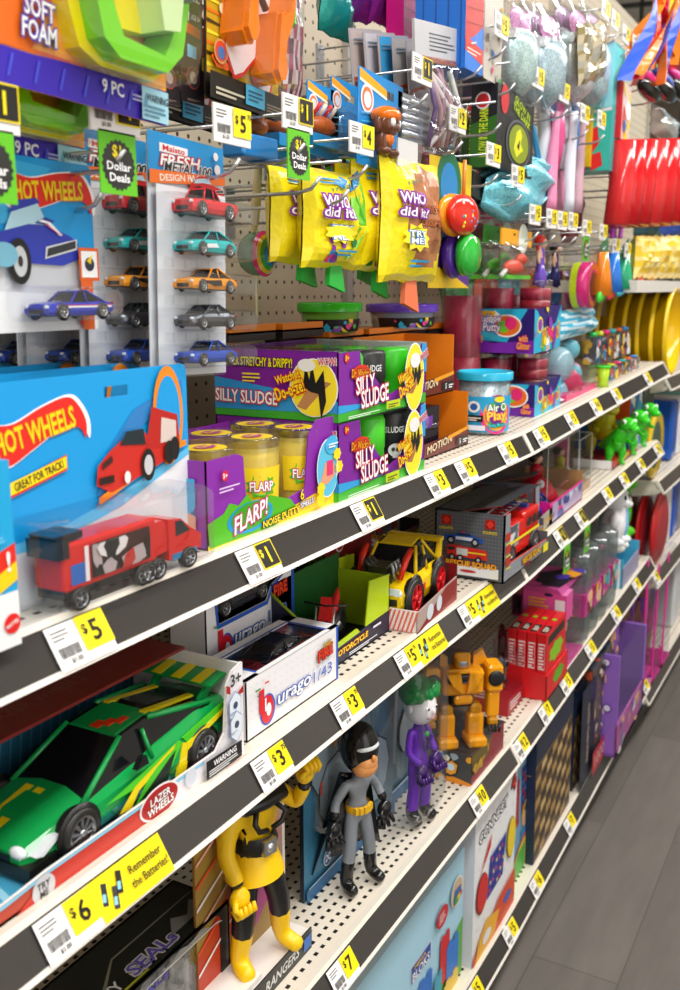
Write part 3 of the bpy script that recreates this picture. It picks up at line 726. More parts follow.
# sludge display boxes
def sludge_box(name_label, loc, W, H, D, withnear=True):
    r = thing('sludge_display_box', name_label, 'display box', loc, group='stacked sludge display boxes')
    PU = '7d1f9a'; m = MB()
    m.box(-D, 0, 0, 0, W, .002, '38a838'); m.box(-D, 0, H-.0015, 0, W, H, 'c4dcd0t'); m.box(-D, 0, 0, 0, .002, H, PU); m.box(-D, 0, 0, -D+.002, W, H, PU)
    m.box(-D, W-.002, 0, 0, W, H, 'e8e8e8')
    m.prism([(0, 0), (W, 0), (W, H*.98), (W*.94, H*.98), (W*.9, H*.72), (W*.80, H*.62), (W*.72, H*.35), (W*.55, H*.25), (W*.45, H*.40), (W*.36, H*.60), (W*.24, H*.66), (W*.22, H*.98), (0, H*.98)], 0, -.0012, 0, PU)
    f = m.F(0, 0, 0, W, H)
    f.poly([(0, 0), (1, 0), (1, .16), (0, .12)], '40b030'); f.poly([(0, .12), (.5, .16), (.0, .24)], '30a0e0')
    f.poly([(.9, .55), (1, .5), (1, .98), (.94, .98)], '30a0e0')
    f.disc(.08, .90, .006, 'c81830'); f.text('5+', .08, .90, .006, 'ffe020')
    f.disc(.22, .66, .024, 'd03818', .010); f.text("Dr. Wacko's", .22, .66, .010, 'ffa818', w=.05, rot=-.05, out='7a1808')
    f.text('SILLY', .26, .49, .020, 'ffffff', w=.05, rot=.06, out='c81848', ow=.05); f.text('SLUDGE', .36, .29, .021, 'ffffff', w=.075, rot=.06, out='c81848', ow=.05)
    f.disc(.82, .46, .031, 'ffffff', .046); f.disc(.82, .46, .029, 'ffe830', .044)
    f.poly([(.74, .22), (.80, .20), (.90, .48), (.94, .56), (.88, .56), (.80, .46)], 'b07848'); f.poly([(.78, .40), (.79, .72), (.81, .5), (.83, .76), (.85, .5), (.88, .72), (.90, .45), (.86, .30), (.84, .46), (.80, .34)], '17181a')
    f.disc(.82, .73, .016, 'f0f0f0', .010); f.text('WOW!', .93, .80, .009, 'e01838', w=.026, rot=.3, out='ffffff')
    f.text('Watch it', .68, .52, .011, 'ffe020', w=.040, rot=.3, out='d82010'); f.text('Do-o-ze!', .70, .34, .015, 'ffe020', w=.045, rot=.35, out='d82010')
    f.rect(.46, .05, .62, .17, 'c8d820'); f.lines(.48, .07, .6, .14, 2, '304010', .4); f.lines(.05, .04, .4, .09, 2, 'ffffff', .4)
    g = m.N(-D, 0, 0, D, H)
    g.poly([(0, 0), (1, 0), (1, .13), (0, .10)], '40b030'); g.poly([(0, .10), (1, .13), (1, .30), (0, .58)], '2e9ae0')
    g.text('SUPER STRETCHY & DRIPPY!', .37, .82, D*.060, 'fff020', w=D*.56, rot=-.01, out='201020')
    g.lines(.24, .52, .40, .68, 3, 'ffe830', .45); g.text('SILLY SLUDGE', .27, .30, D*.085, 'ffffff', w=D*.52, rot=-.02, out='c81848')
    g.disc(.82, .48, D*.19, 'ffffff', H*.42); g.disc(.82, .48, D*.18, 'ffe830', H*.405)
    g.poly([(.69, .20), (.76, .16), (.88, .42), (.96, .56), (.9, .58), (.78, .48)], 'c08858'); g.poly([(.74, .5), (.76, .82), (.79, .6), (.81, .85), (.84, .55), (.90, .74), (.92, .3), (.88, .04), (.86, .4), (.80, .42)], '17181a')
    g.disc(.77, .80, D*.07, 'f4f4f0', H*.09); g.text('WOW!', .93, .86, D*.045, 'e01838', w=D*.14, rot=.05, out='ffffff')
    g.text('Watch it', .62, .62, D*.055, 'ffe020', w=D*.20, rot=.3, out='d82010'); g.text('Do-o-ze!', .64, .44, D*.085, 'ffe020', w=D*.24, rot=.35, out='d82010')
    m.build('printed_carton', r, label='purple and green printed cardboard')
    return r
def sludge_can(loc, c, label, h):
    m = MB(); m.lathe([(.026, 0), (.027, .004), (.025, h*.5), (.0262, h*.52), (.0262, h*.94), (.025, h*.96), (.024, h)], mt=c)
    if c[0] == '2': cyl_face(m, .0262, -.02, h*.12, .04, h*.7, 3, lambda f: (f.text('SLUDGE', .5, .85, .008, 'e8e8e8', w=.028), f.disc(.5, .4, .010, 'e8e8e8', .009), f.rect(.4, .22, .6, .34, 'e8e8e8'), f.disc(.42, .42, .0025, '202022'), f.disc(.58, .42, .0025, '202022')))
    return m.build('sludge_can', None, label, 'putty tub', 'sludge cans in the display boxes', loc=loc)
x0 = -.030; y0, y1 = on(1, 338, x0), on(1, 424, x0); z = deck(1, y0); Ws = y1-y0
zmid = zsolve(x0, y0, 423); ztop = zsolve(x0, y0, 352)
Dd = .02
lo, hi = x0-.02, x0-.8
for _ in range(40):      # depth of the visible near end
    mid = (lo+hi)/2; d = Vector((mid, y0, ztop))-CAM; u = 340+F*d.dot(RT)/d.dot(FW)
    if u > 214: lo = mid
    else: hi = mid
Dd = min(.345, x0-mid)
H1 = zmid-z-.001; H2 = ztop-zmid
sludge_box('lower sludge display box, directly behind the putty tray', (x0, y0, z), Ws, H1, Dd)
sludge_box('upper sludge display box reading SUPER STRETCHY & DRIPPY', (x0, y0, zmid), Ws, H2, Dd)
for lv, (zz, hh) in enumerate(((z+.002, H1-.008), (zmid+.002, H2-.008))):
    cs = [('2a2a2cs', .52), ('38c820s', .80), ('38c820s', .27)]
    if lv == 0: cs = [('38c820s', .22), ('48d028s', .52), ('2a2a2cs', .80)]
    for i, (c, t) in enumerate(cs):
        for j in range(4 if lv else 3):
            if j == 3 and i: continue
            sludge_can((x0-.032-.060*j, y0+Ws*t, zz), c, '%s sludge can in the %s box, %s, column %s' % ('black' if c[0] == '2' else 'bright green', ('lower', 'upper')[lv], ('front row', 'second row', 'third row', 'back row')[j], ('nearest the near end', 'in the middle', 'nearest the far end')[sorted([q[1] for q in cs]).index(t)]), hh)
# orange and black figure trays
def orange_tray(loc, W, H, D, label):
    r = thing('figure_display_tray', label, 'display box', loc, group='orange display trays')
    m = MB(); m.box(-D, 0, 0, 0, W, .002, '5a2a18'); m.box(-D, W-.002, 0, -.002, W, H, 'f08418'); m.box(-D, 0, .0, -D+.002, W, H, 'f08418')
    m.prism([(0, 0), (W, 0), (W, H*.34), (W*.5, H*.28), (0, H*.26)], 0, -.002, 0, '6a2416')
    m.prism([(-D, 0), (0, 0), (0, H*.3), (-.02, H*.9), (-D, H*.95)], 1, 0, .002, '2c2228')
    f = m.F(0, 0, 0, W, H); f.text('MOTION', .38, .19, H*.13, 'f0d8b0', w=W*.5, rot=.08, out='302018', shear=.2); f.poly([(.55, .22), (.98, .30), (.98, .36), (.55, .29)], 'f0a018'); f.rect(.72, .05, .98, .2, '241c1c'); f.text('5', .80, .12, H*.09, 'ffffff'); f.lines(.86, .08, .97, .16, 2, 'ffffff', .5)
    m.box(-D*.7, W*.12, .004, -.012, W*.5, H*.85, '1e1a26g'); m.box(-D*.7, W*.12, H*.5, -.010, W*.35, H*.7, '6a3a9ag')
    m.ell((-.02, W*.4, H*.5), (.012, W*.18, H*.08), '2a2430g', 10, 6)
    m.ell((-.015, W*.2, H*.62), (.01, W*.1, H*.16), '8858b0g', 10, 6)
    m.build('printed_tray', r); return r
xo = -.060; yo0, yo1 = on(1, 420, xo), on(1, 468, xo); zo = deck(1, yo0); Wo = yo1-yo0
zt1 = zsolve(xo, yo1, 390); zt2 = zsolve(xo, yo1, 334)
orange_tray((xo, yo0, zo), Wo, zt1-zo-.002, .10, 'lower orange-backed figure tray right of the sludge boxes')
orange_tray((xo-.018, yo0-.01, zt1), Wo*.93, zt2-zt1, .09, 'upper orange-backed figure tray right of the sludge boxes')
# cartons with tubs behind the sludge boxes
zc = ztop-.012
for i in range(7):
    xa = -.235; ya = on(1, 232, xa)+i*.125; over = ya < y1+.01; zb0 = ztop+.0012 if over else z
    if over and ya+.12 > y1+.01: pass
    m = MB(); hh = (.016 if over else zc-z+.012)
    m.box(-.12, 0, 0, 0, .115, hh-.003, '2a2224'); m.prism([(-.12, hh-.006), (0, hh-.006), (0, hh+.006), (-.12, hh)], 1, 0, .115, 'f08418')
    m.box(-.11, .008, hh-.004, -.012, .10, hh+.001, '2a2224')
    m.build('orange_lid_carton', None, 'dark carton with an orange lip behind or atop the sludge boxes, %s from near end' % ('first', 'second', 'third', 'fourth', 'fifth', 'sixth', 'seventh')[i], 'carton', 'orange-lipped cartons', loc=(xa+.006*(i % 2), ya+(.02 if not over else 0), zb0))
def slime_bucket(u0, u1, vlid, x, zb, lid, cont, label, h=None, lab=True):
    yc = ysolve(x, zb+.06, (u0+u1)/2); r_ = (u1-u0)/2/1.06/F*(Vector((x, yc, zb))-CAM).dot(FW); zt = zsolve(x, yc, vlid)
    r = thing('slime_tub', label, 'putty tub', (x, yc, zb)); h = zt-zb
    b, l = tub(r_, h, None, lid, .014, content=(cont, .80), taper=.86)
    wrap(b, r_*.9, r_*.97, h*.12, h*.55, -.3, .2, '18181c', k=.0012)
    cyl_face(b, r_*.95, -r_*.8, h*.12, r_*1.6, h*.45, 5, lambda f: f.busy(['28b8e8', 'e83898', 'f8d020', '8830b8', '50c830', 'f07818'], 14, 5, .5), turn=-.08)
    b.build('tub_body', r); l.build('lid', r, label='snap-on lid'); return r
zb = zc+.012
slime_bucket(297, 362, 306, -.26, zb, '38c828g', '8fd84a', 'clear tub of green slime with a green lid')
slime_bucket(366, 438, 307, -.24, zb, '6038b8g', 'b8c8d8', 'clear slime tub with a purple lid, behind the sludge boxes')
# teal lidded glitter tub
def airo():
    x = -.085; yc = ysolve(x, 1.2, 484); rr = 56/2/1.06/F*(Vector((x, yc, 1.2))-CAM).dot(FW)
    z = deck(1, yc); zt = zsolve(x, yc, 374); h = zt-z
    r = thing('glitter_putty_tub', 'clear glitter putty tub with a teal lid reading Air O Play', 'putty tub', (x, yc, z))
    b, l = tub(rr, h, None, '28b8e0g', .014, content=('8fa0a8x', .9), taper=.9)
    wrap(b, rr*.915, rr*.975, h*.06, h*.66, -.33, .25, '20a8e0', k=.0012)
    def art(f):
        f.disc(.62, .5, .03, 'f0308a', .034); f.disc(.62, .5, .024, 'f8b020', .028); f.disc(.62, .5, .019, '58c030', .023); f.disc(.62, .5, .015, '6a2898', .018)
        f.text('Air O', .62, .70, .013, 'ffffff', w=.036, rot=.08, out='38a030'); f.text('Play', .62, .44, .015, 'ffe020', w=.036, rot=.1, out='e03878')
        f.text('Putty Mixture', .64, .20, .006, '30d8d0', w=.034, rot=.05, out='203080'); f.rect(.08, .30, .36, .48, '161616'); f.lines(.10, .33, .34, .45, 2, 'e8e8e8')
        f.disc(.20, .72, .010, 'e8f4f8'); f.disc(.20, .72, .006, '2060b0'); f.rect(.08, .06, .4, .2, 'e8f0ff'); f.disc(.64, .93, .009, 'ffe020', .005)
    cyl_face(b, rr*.95, -rr*1.0, h*.06, rr*2.0, h*.6, 5, art, turn=-.15)
    b.build('tub_body', r); l.build('lid', r, label='teal snap lid')
airo()
# rainbow putty display trays and tubs
def rainbow_tray(loc, rot, W, H, D, label, band):
    r = thing('putty_tray', label, 'display box', loc, rot, 'rainbow putty trays')
    m = MB(); m.box(-D, 0, 0, 0, W, H, '2a1470', {'T': None}); m.box(-D+.002, .002, H-.004, -.002, W-.002, H-.002, '3a2a58')
    g = m.N(-D, 0, 0, D, H); k = g
    k.poly([(0, .3), (.6, .25), (.9, 1), (0, 1)], '20b8e0'); k.poly([(0, 0), (1, 0), (1, .3), (.4, .22), (0, .35)], '7a28b0'); k.busy(['e8208a', 'f8c020', '3ac0e0', '60c840', 'ffffff'], 10, 4, .35, (.02, .3, .5, .95))
    k.disc(.60, .62, .03, 'ffffff', .022); k.disc(.60, .62, .027, 'f07020', .019); k.disc(.55, .60, .012, '70c830'); k.disc(.66, .68, .012, 'e82878')
    k.text('Rainbow', .36, .78, H*.18, 'ffffff', w=D*.32, rot=.05, out='7a20a8'); k.text('Putty', .38, .56, H*.18, 'ffffff', w=D*.26, out='7a20a8'); k.text('Slime', .14, .36, H*.2, 'f8e020', w=D*.22, rot=-.1, out='e02080')
    k.text('with\nGlitter', .86, .26, H*.32, 'ffb820', w=D*.2, out='e82088')
    f = m.F(0, 0, 0, W, H); f.poly([(0, 0), (1, 0), (1, 1), (.8, .6), (.4, .45), (.1, .95), (0, 1)], '28b0d8'); f.disc(.2, .62, .018, 'f8e020', .016); f.disc(.2, .62, .013, '8a38b0', .012)
    f.text('All Natural', .58, .36, H*.34, 'f07818', w=W*.66, rot=.10, out='f8e020'); f.busy(['e82878', '58c838', 'f8e020', '8a38b0'], 8, 7, .3)
    m.build('printed_tray', r); return r
def rputty(loc, lo, label, h=.075, r0=.032, rot=(0, 0, 0)):
    r = thing('rainbow_putty_tub', label, 'putty tub', loc, rot, 'rainbow putty tubs')
    b, l = tub(r0, h, None, 'e0c8d8t', .010, None, taper=.92)
    for i, c in enumerate(lo): a, e = i/len(lo), (i+1)/len(lo); b.lathe([(r0*(.88+.07*a), h*.9*a+.002), (r0*(.88+.07*e), h*.9*e+.002)], mt=c+'s', caps=True)
    cyl_face(b, r0*.96, -.02, h*.02, .04, h*.35, 4, lambda f: (f.disc(.5, .3, .019, 'ffffff', .018), f.disc(.5, .3, .017, 'e82838', .016), f.disc(.5, .3, .014, 'f8d020', .013), f.disc(.5, .3, .011, '30a8e0', .010), f.disc(.5, .3, .007, 'ffffff', .007)), turn=-.05)
    b.build('tub_body', r); l.lathe([(.001, h+.002), (r0*1.0, h+.002)], mt='c8a8c0k', caps=False); l.build('lid', r); return r
xr = -.055; yA = on(1, 505, xr); yE = on(1, 534, xr); z1 = deck(1, yA)
xr2 = on(1, 534, xr)
H_ = zsolve(xr, on(1, 534, xr), 385)-deck(1, on(1, 534, xr))
yN = on(1, 534, xr)     # corner between the near end and the front
yF = on(1, 560, xr)
D1 = .105
rainbow_tray((xr, yN, deck(1, yN)), (pitch(1, yN), 0, 0), yF-yN, H_, D1, 'lower rainbow putty tray with glitter print, behind the teal-lidded tub', 0)
zu = zsolve(xr, yN, 354); Hu = zsolve(xr, yN, 309)-zu
rainbow_tray((xr-.005, yN-.004, zu), (pitch(1, yN), 0, 0), yF-yN, Hu, .135, 'upper rainbow putty tray standing on stacked putty tubs', 0)
RC = ['201a38', '1a5a50', '7a3018', 'a02030', 'a81a3a']; RC2 = ['a81838', 'a82040']
Wt = (yF-yN); zt0 = deck(1, yN)+H_*.15
i = 0
for lvl, zz, hh in ((0, deck(1, yN)+.004, zu-deck(1, yN)-.010), (1, zu+.004, zsolve(xr, yN, 281)-zu-.006)):
    for dx, ty in ((-.035, .5), (-.10, .3)):
        rputty((xr+dx, yN+Wt*ty, zz), RC if dx > -.05 else RC2, '%s tub of %s putty standing in the %s rainbow tray' % (('tall', 'tall')[lvl], 'layered rainbow' if dx > -.05 else 'dark red', ('lower', 'upper')[lvl]), hh)
yq = on(1, 456, -.165)
for u_, xx, lb in ((462, -.19, 'red putty tub on the left behind the Air O tub'), (508, -.16, 'red putty tub directly left of the rainbow tray stack')):
    yy = ysolve(xx, 1.33, u_); zz = zsolve(xx, yy, 313); tt = zsolve(xx, yy, 283)
    zz0 = deck(1, yy)
    r = rputty((xx, yy, zz0), RC2, lb, tt-zz0, .040)
# teal capsule sphere, capsule toys
yy = on(1, 556, -.10); zz = zsolve(-.1, yy, 350); m = MB(); m.ell((0, 0, .07), (.036, .036, .040), '9fc4d0g', 22, 16); m.ell((0, 0, .07), (.0365, .0365, .003), '7ca8b8g', 22, 6); m.lathe([(.03, 0), (.028, .012), (.018, .034)], mt='88b0c0g')
m.build('capsule_ball', None, 'pale teal plastic capsule ball on a stand, right of the putty tubs', 'toy', loc=(-.10, yy, deck(1, yy)))
def doll_box(u0, u1, vt, x, D, label, seed, cols, clear='b8d8e0t', cat='toy box', base=None, shelf=1, zb=None, grp=None, insert=True):
    loc, rot, W, H = span(shelf, u0, u1, vt, x)
    if zb is not None: H = zsolve(x, loc.y, vt)-zb; loc = Vector((x, loc.y, zb))
    r = thing('window_box_toy', label, cat, loc, rot, grp); m = MB()
    m.box(-D, 0, 0, 0, W, .012, cols[0]); m.box(-D, 0, 0, -D+.002, W, H, cols[1])
    f = Face(m, (-D+.002, 0, 0), (0, 1, 0), (0, 0, 1), W, H); f.busy(cols, 10, seed, .35)
    f = m.N(-D, 0, 0, D, .012); f.busy(cols, 6, seed+1, .8)
    m.build('printed_insert', r); m = MB()
    m.box(-D, 0, .012, 0, W, H, clear); m.build('clear_cover', r)
    if insert:
        m = MB(); rd = random.Random(seed)
        for i in range(5):
            s = rd.uniform(.12, .24)*min(W, H)
            m.ell((-D*rd.uniform(.3, .7), W*rd.uniform(.25, .75), .012+H*rd.uniform(.15, .8)), (min(s, D*.25), s*.8, s), rd.choice(cols)+'s', 12, 8)
        m.lathe([(W*.22, .012), (W*.2, H*.35), (W*.12, H*.5)], (-D*.5, W*.45, 0), mt=cols[2]+'s', n=14, sy=min(1, D*.4/(W*.22)))
        m.build('toy', r)
    return r
doll_box(566, 596, 345, -.055, .10, 'clear capsule toy box with a pink figure inside, right of the ball', 3, ['d83878', 'e8a0c0', 'd02860', 'f0d040', '70c8d8'], cat='toy box')
m = MB(); loc, rot, W, H = span(1, 558, 588, 322, -.09); m = pillow(W*1.25, .065, .07, '38b8d8s', 12, 5, wr=.5, face=lambda a, b: ('30b0d4s', 'd8eef4s')[int((b*9+a*3)) % 2])
m.build('chevron_bag', None, 'turquoise and white zigzag bag lying on the capsule toy box', 'bag', loc=loc+Vector((-.01, -.02, zsolve(-.09, loc.y, 342)-loc.z)), rot=rot)
loc, rot, W, H = span(1, 538, 566, 408, -.05); m = MB(); m.v = []; m = pillow(W*1.2, .09, .02, 'e8a0c0s', 8, 9, face=lambda a, b: ('f0b8d0s', 'd84880s', 'f8e0e8s')[int(a*7+b*5) % 3]); m.build('pink_pouch', None, 'pink printed pouch lying flat beside the rainbow tray', 'pouch', loc=loc+Vector((-.005, 0, .012)), rot=(0, -PI/2, 0))
# green sand tube and two rows of art tubes
def tube_box(u0, u1, vt, x, label, capc, zb=None, cat='craft tube', grp=None):
    yy = (on(1, u0, x)+on(1, u1, x))/2; rr = (u1-u0)/2/F*(Vector((x, yy, 1.15))-CAM).dot(FW)
    z = deck(1, yy) if zb is None else zb; h = zsolve(x, yy, vt)-z
    r = thing('craft_tube', label, cat, (x, yy, z), group=grp)
    return r, rr, h
r, rr, h = tube_box(596, 609, 366, -.045, 'bright green sand tube in front of the craft packs', '')
m = MB(); m.lathe([(rr*.9, 0), (rr*.8, h*.4), (rr, h*.94)], mt='b8e030g'); m.build('tube_body', r); m = MB(); m.lathe([(rr*1.1, h*.92), (rr*1.1, h), (rr, h*1.02)], mt='38d828g'); m.build('cap', r, label='green cap')
capc = ['38d060g', 'c8d828g', 'e82878g', '28b8b8g', 'f07020g', '3898e0g']
topz = {}
for row, lab in enumerate(('lower', 'upper')):
    for i in range(6):
        u0 = (610+i*5.6) if row == 0 else (596+i*6.2); xx = -.05 if row == 0 else -.075; yy = on(1, u0, xx); z = deck(1, yy)
        vt = (366-i*2.1) if row == 0 else (333-i*1.2)
        if row: z = topz[i]+.0065*(i)*0
        h = zsolve(xx, yy, vt)-z
        if row == 0: topz[i] = z+h*1.02+.001
        r = thing('craft_pack', '%s-capped slim craft pack, %s in the %s tier by the red pail' % (('green', 'lime', 'pink', 'teal', 'orange', 'blue')[i], ('first', 'second', 'third', 'fourth', 'fifth', 'sixth')[i], lab), 'craft pack', (xx, yy, z), group='slim craft packs')
        m = MB(); wq = .042; m.box(-.03, -wq*.5, 0, 0, wq*.5, h*.9, 'c8d0d4t'); m.box(-.022, -wq*.3, .001, -.008, wq*.3, h*.85, ('505868', '2888a8', 'a85048', 'c89828', '4a7888', '884870')[i]+'s')
        f = m.F(0, -wq*.5, 0, wq, h*.9); f.busy(['e8e8e8', '203038', 'd84838', '2878a8', 'f0c830'], 7, i+row*9, .6, (.05, .05, .95, .9)); f = m.N(-.03, -wq*.5, 0, .03, h*.9); f.busy(['e8e8e8', '384858', 'c86858', 'f0c830'], 6, i+3, .6, (.05, .05, .95, .9))
        m.build('pack_body', r); m = MB(); m.lathe([(.011, h*.88), (.011, h), (.008, h*1.02)], (-.014, 0, 0), mt=capc[i], n=12); m.build('cap', r)
# red lidded pail and yellow tubs at the far end
yy = on(1, 654, -.13); z = deck(1, yy); h = zsolve(-.13, yy, 334)-z; rr = .066
r = thing('toy_pail', 'clear toy pail with a red lid and yellow badge', 'pail', (-.13, yy, z))
m = MB(); m.lathe([(rr*.8, 0), (rr, h)], mt='d8dce8t', caps=False); m.lathe([(rr*.76, .002), (rr*.8, h*.4)], mt='d03030s'); m.lathe([(rr*.8, h*.4), (rr*.9, h*.75)], mt='5870b0s'); cyl_face(m, rr*.92, -.035, h*.2, .07, h*.45, 6, lambda f: (f.disc(.3, .5, .026, 'f8d018'), f.rect(.6, .0, .98, .9, '5878b0')), turn=-.12); m.build('pail_body', r)
m = MB(); m.lathe([(rr*1.06, h*.95), (rr*1.08, h*1.03), (.001, h*1.03)], mt='d81c28g'); m.build('lid', r, label='red lid')
m = MB(); m.tube([(.0+rr*.9*math.cos(t*.3), rr*math.sin(-.9+t*.3)*1.0+.0, h*.9-.06*math.sin(t*PI/6)) for t in range(7)], .002, 'e8e8e8s'); m.build('handle', r)
for i in range(7):
    rr = .122; yy = 3.04+.004*i; z = 1.1445; cx_ = -.030-.040*i
    m = MB()
    # round tub standing on its rim, mouth facing the aisle, nested in the next
    m.lathe([(rr*1.05, 0), (rr*1.05, .010), (rr*.99, .012), (rr*.88, -.060), (.001, -.062), (.001, -.056), (rr*.86, -.054), (rr*.95, .004)], ax='x', mt='f0c810g', n=36, caps=False)
    m.build('yellow_tub', None, 'round yellow plastic tub standing on edge, %s' % ('foremost of the nested row', 'second in the nested row', 'third in the nested row', 'fourth in the nested row', 'fifth in the nested row', 'sixth in the nested row', 'last in the nested row')[i], 'tub', 'yellow plastic tubs', loc=(cx_, yy, z+rr*1.055))

# ================= second shelf =================
# big green race car in its open box
xb = -.033; loc, rot, W, H = span(2, 0, 244, 665, xb); yL = loc.y-.02; W = on(2, 244, xb)-yL; z = .914
yR = yL+W; Hb = zsolve(xb, yR-.01, 662)-z; D = .150
r = thing('race_car_box', 'open white and red window box holding the big green race car', 'toy box', (xb, yL, z))
m = MB(); RD = 'b8442e'; TB = '46b0d8'
m.box(-D, 0, 0, -D+.003, W, Hb, '1e5a78', {'T': '7a1c18'}); m.box(-D, 0, 0, 0, .003, Hb*.3, RD); m.box(-D, W-.003, 0, 0, W, Hb*.96, 'f2eef0')
m.box(-D, 0, 0, 0, W, .003, 'e8e4e2'); m.box(-D, 0, Hb*.97, -D*.50, W, Hb, '7a1c18')
m.prism([(0, 0), (W, 0), (W, Hb*.97), (W*.95, Hb*.93), (W*.92, Hb*.80), (W*.905, Hb*.34), (W*.86, Hb*.21), (W*.2, Hb*.19), (W*.08, Hb*.16), (0, Hb*.16)], 0, -.003, 0, RD, 'f4f0ee')
f = m.F(0, 0, 0, W, Hb)
f.poly([(.55, 0), (1, 0), (1, .97), (.95, .93), (.92, .80), (.905, .34), (.86, .21), (.62, .20)], 'f0edf2')
f.poly([(.0, .13), (.08, .13), (.2, .165), (.80, .175), (.80, .205), (.2, .19), (.08, .16), (0, .16)], '8ad0ee')
f.poly([(.1, 0), (.55, 0), (.62, .165), (.2, .165)], 'c8382a')
f.disc(.185, .07, .0125, 'cfcfd2', .0125); f.text('TRY\nME', .185, .07, .014, '222226', w=.014)
f.disc(.60, .125, .029, 'f4f0f0', .0165); f.disc(.60, .125, .0265, 'b01818', .0145); f.text('LAZER\nWHEELS', .60, .125, .017, 'ffffff', w=.038, rot=.05, out='601010', ow=.03)
f.disc(.73, .15, .010, 'd8dce8', .010, 16, star=.15)
f.text('3+', .955, .85, .013, '2a2a30'); f.poly([(.905, .84), (.925, .80), (.925, .72), (.905, .76)], 'b02020'); f.poly([(.945, .67), (.99, .67), (.99, .75)], 'b02020')
for v in (.57, .37): f.disc(.945, v, .0125, '98a8c8', .018, 6, a0=PI/6*3); f.disc(.945, v, .0115, 'e4ecf6', .0165, 6, a0=PI/6*3); f.disc(.945, v+.02, .004, '404a68'); f.lines(.90, v-.06, .95, v-.03, 2, '8090b0', .4)
f.poly([(.79, .03), (.965, .03), (.965, .20), (.79, .22)], '16141a'); f.text('WARNING', .88, .155, .006, 'ffffff', w=.04); f.lines(.80, .05, .95, .12, 3, 'e8e8e8', .5); f.rect(.88, .0, .99, .022, 'b02020')
g = Face(m, (-D+.003, 0, 0), (0, 1, 0), (0, 0, 1), W, Hb)
g.rect(.01, .2, .99, .97, '27607c')
for i in range(26): g.poly([(.02+i*.037, .2), (.026+i*.037, .2), (.06+i*.037, .96), (.054+i*.037, .96)], '3f86a0'); g.k -= .7
g.k += 3
t = m.T(-D*.5, 0, Hb, W, D*.5); t.text('LAZER WHEELS', .5, .5, .016, '8a4038', w=.12)
for i in range(4): g.poly([(.80+i*.05, .95), (.83+i*.05, .95), (.84+i*.05, .75), (.81+i*.05, .75)], 'e8eef2')
t = m.T(0, 0, .003, W, D); t.rect(.01, .01, .86, .97, '4aa8d0')
for i in range(9): t.poly([(i*.1, 0), (.02+i*.1, 0), (.14+i*.1, .95), (.12+i*.1, .95)], '9ad4ec')
m.build('printed_box', r, label='printed cardboard box')
xw = xb-.012; ya, yb2 = ysolve(xw, z+.05, 77), ysolve(xw, z+.05, 201)
wb = yb2-ya; L = wb/.62; CW = .105; CH = .078
def lazer(m, y, w, H, L):
    G = '12994a'; q = w*.995
    def sd(pts, mt, k=0, off=.0):   # decal on the aisle-side flank (y in car fractions, z in heights)
        m.face([(w*(.975 if zz > .42 else 1.002)+.0008+k*.0003, y(t), zz*H) for t, zz in pts], mt)
    sd([(.30, .40), (.68, .62), (.70, .56), (.58, .16), (.44, .16), (.50, .36)], '4cc828', 1)
    sd([(.36, .18), (.44, .40), (.66, .60), (.64, .50), (.46, .32), (.42, .16)], 'f0d818', 2)
    sd([(.46, .18), (.62, .46), (.66, .52), (.60, .18)], '14241a', 3)
    m.prism([(y(.70), .62*H), (y(.97), .78*H), (y(.97), .70*H), (y(.74), .46*H)], 0, w*.965, w*.985+.0012, '4cc828g')
    m.prism([(y(.72), .52*H), (y(.96), .70*H), (y(.96), .64*H), (y(.72), .42*H)], 0, w*.97, w*.985+.0020, 'f0d818g')
    m.prism([(y(.66), .14*H), (y(.70), .55*H), (y(.74), .50*H), (y(.71), .14*H)], 0, w*.96, w*1.012, 'f0d818g')
    # bonnet stripes, front splitter, lamps, spoiler, roof marks
    for s_ in (-.42, -.16):
        m.face([(w*s_, y(.03), .405*H), (w*(s_+.18), y(.03), .405*H), (w*(s_+.18), y(.235), .553*H), (w*s_, y(.235), .553*H)], 'f0d818g')
    m.prism([(y(-.01), .05*H), (y(.14), .05*H), (y(.10), .24*H), (y(-.008), .20*H)], 0, -w*.96, w*.97, '141614s')
    m.prism([(y(.02), .30*H), (y(.10), .40*H), (y(.13), .39*H), (y(.05), .26*H)], 0, w*.80, w*.965, 'e0e6eag')
    for sg in (-1, 1):
        m.prism([(y(.86), .78*H), (y(.93), .80*H), (y(.99), 1.02*H), (y(.95), 1.02*H)], 0, sg*w*.62-.002, sg*w*.62+.002, G+'g')
    m.prism([(y(.90), 1.0*H), (y(1.03), 1.07*H), (y(1.03), 1.10*H), (y(.90), 1.03*H)], 0, -w*.86, w*.86, G+'g')
    for s_ in (-.5, .0, .5): m.prism([(y(.90), 1.032*H), (y(1.03), 1.102*H), (y(1.03), 1.108*H), (y(.90), 1.038*H)], 0, w*s_-w*.12, w*s_+w*.12, 'f0d818g')
    m.prism([(y(.62), .97*H), (y(.88), .83*H), (y(.90), .87*H), (y(.66), 1.02*H)], 0, -w*.30, w*.30, '1c2420g')
    for s_ in (-.5, .38): m.prism([(y(.60), .99*H), (y(.88), .86*H), (y(.88), .89*H), (y(.62), 1.03*H)], 0, w*s_, w*(s_+.14), 'f0d818g')
    for i, t in enumerate((.475, .50, .53)):
        m.prism([(y(t-.01), .955*H+i*.01*H), (y(t+.035), .965*H+i*.01*H), (y(t+.035), .985*H+i*.01*H), (y(t-.01), .985*H+i*.01*H)], 0, -w*.1+i*w*.16, w*.1+i*w*.13, 'e8401cg')
    m.prism([(y(.44), .62*H), (y(.47), .74*H), (y(.49), .74*H), (y(.50), .62*H)], 0, w*.98, w*1.10, '14181ag')
    m.box(w*.955, y(.945), .60*H, w*.985, y(.965), .70*H, 'e03020g')
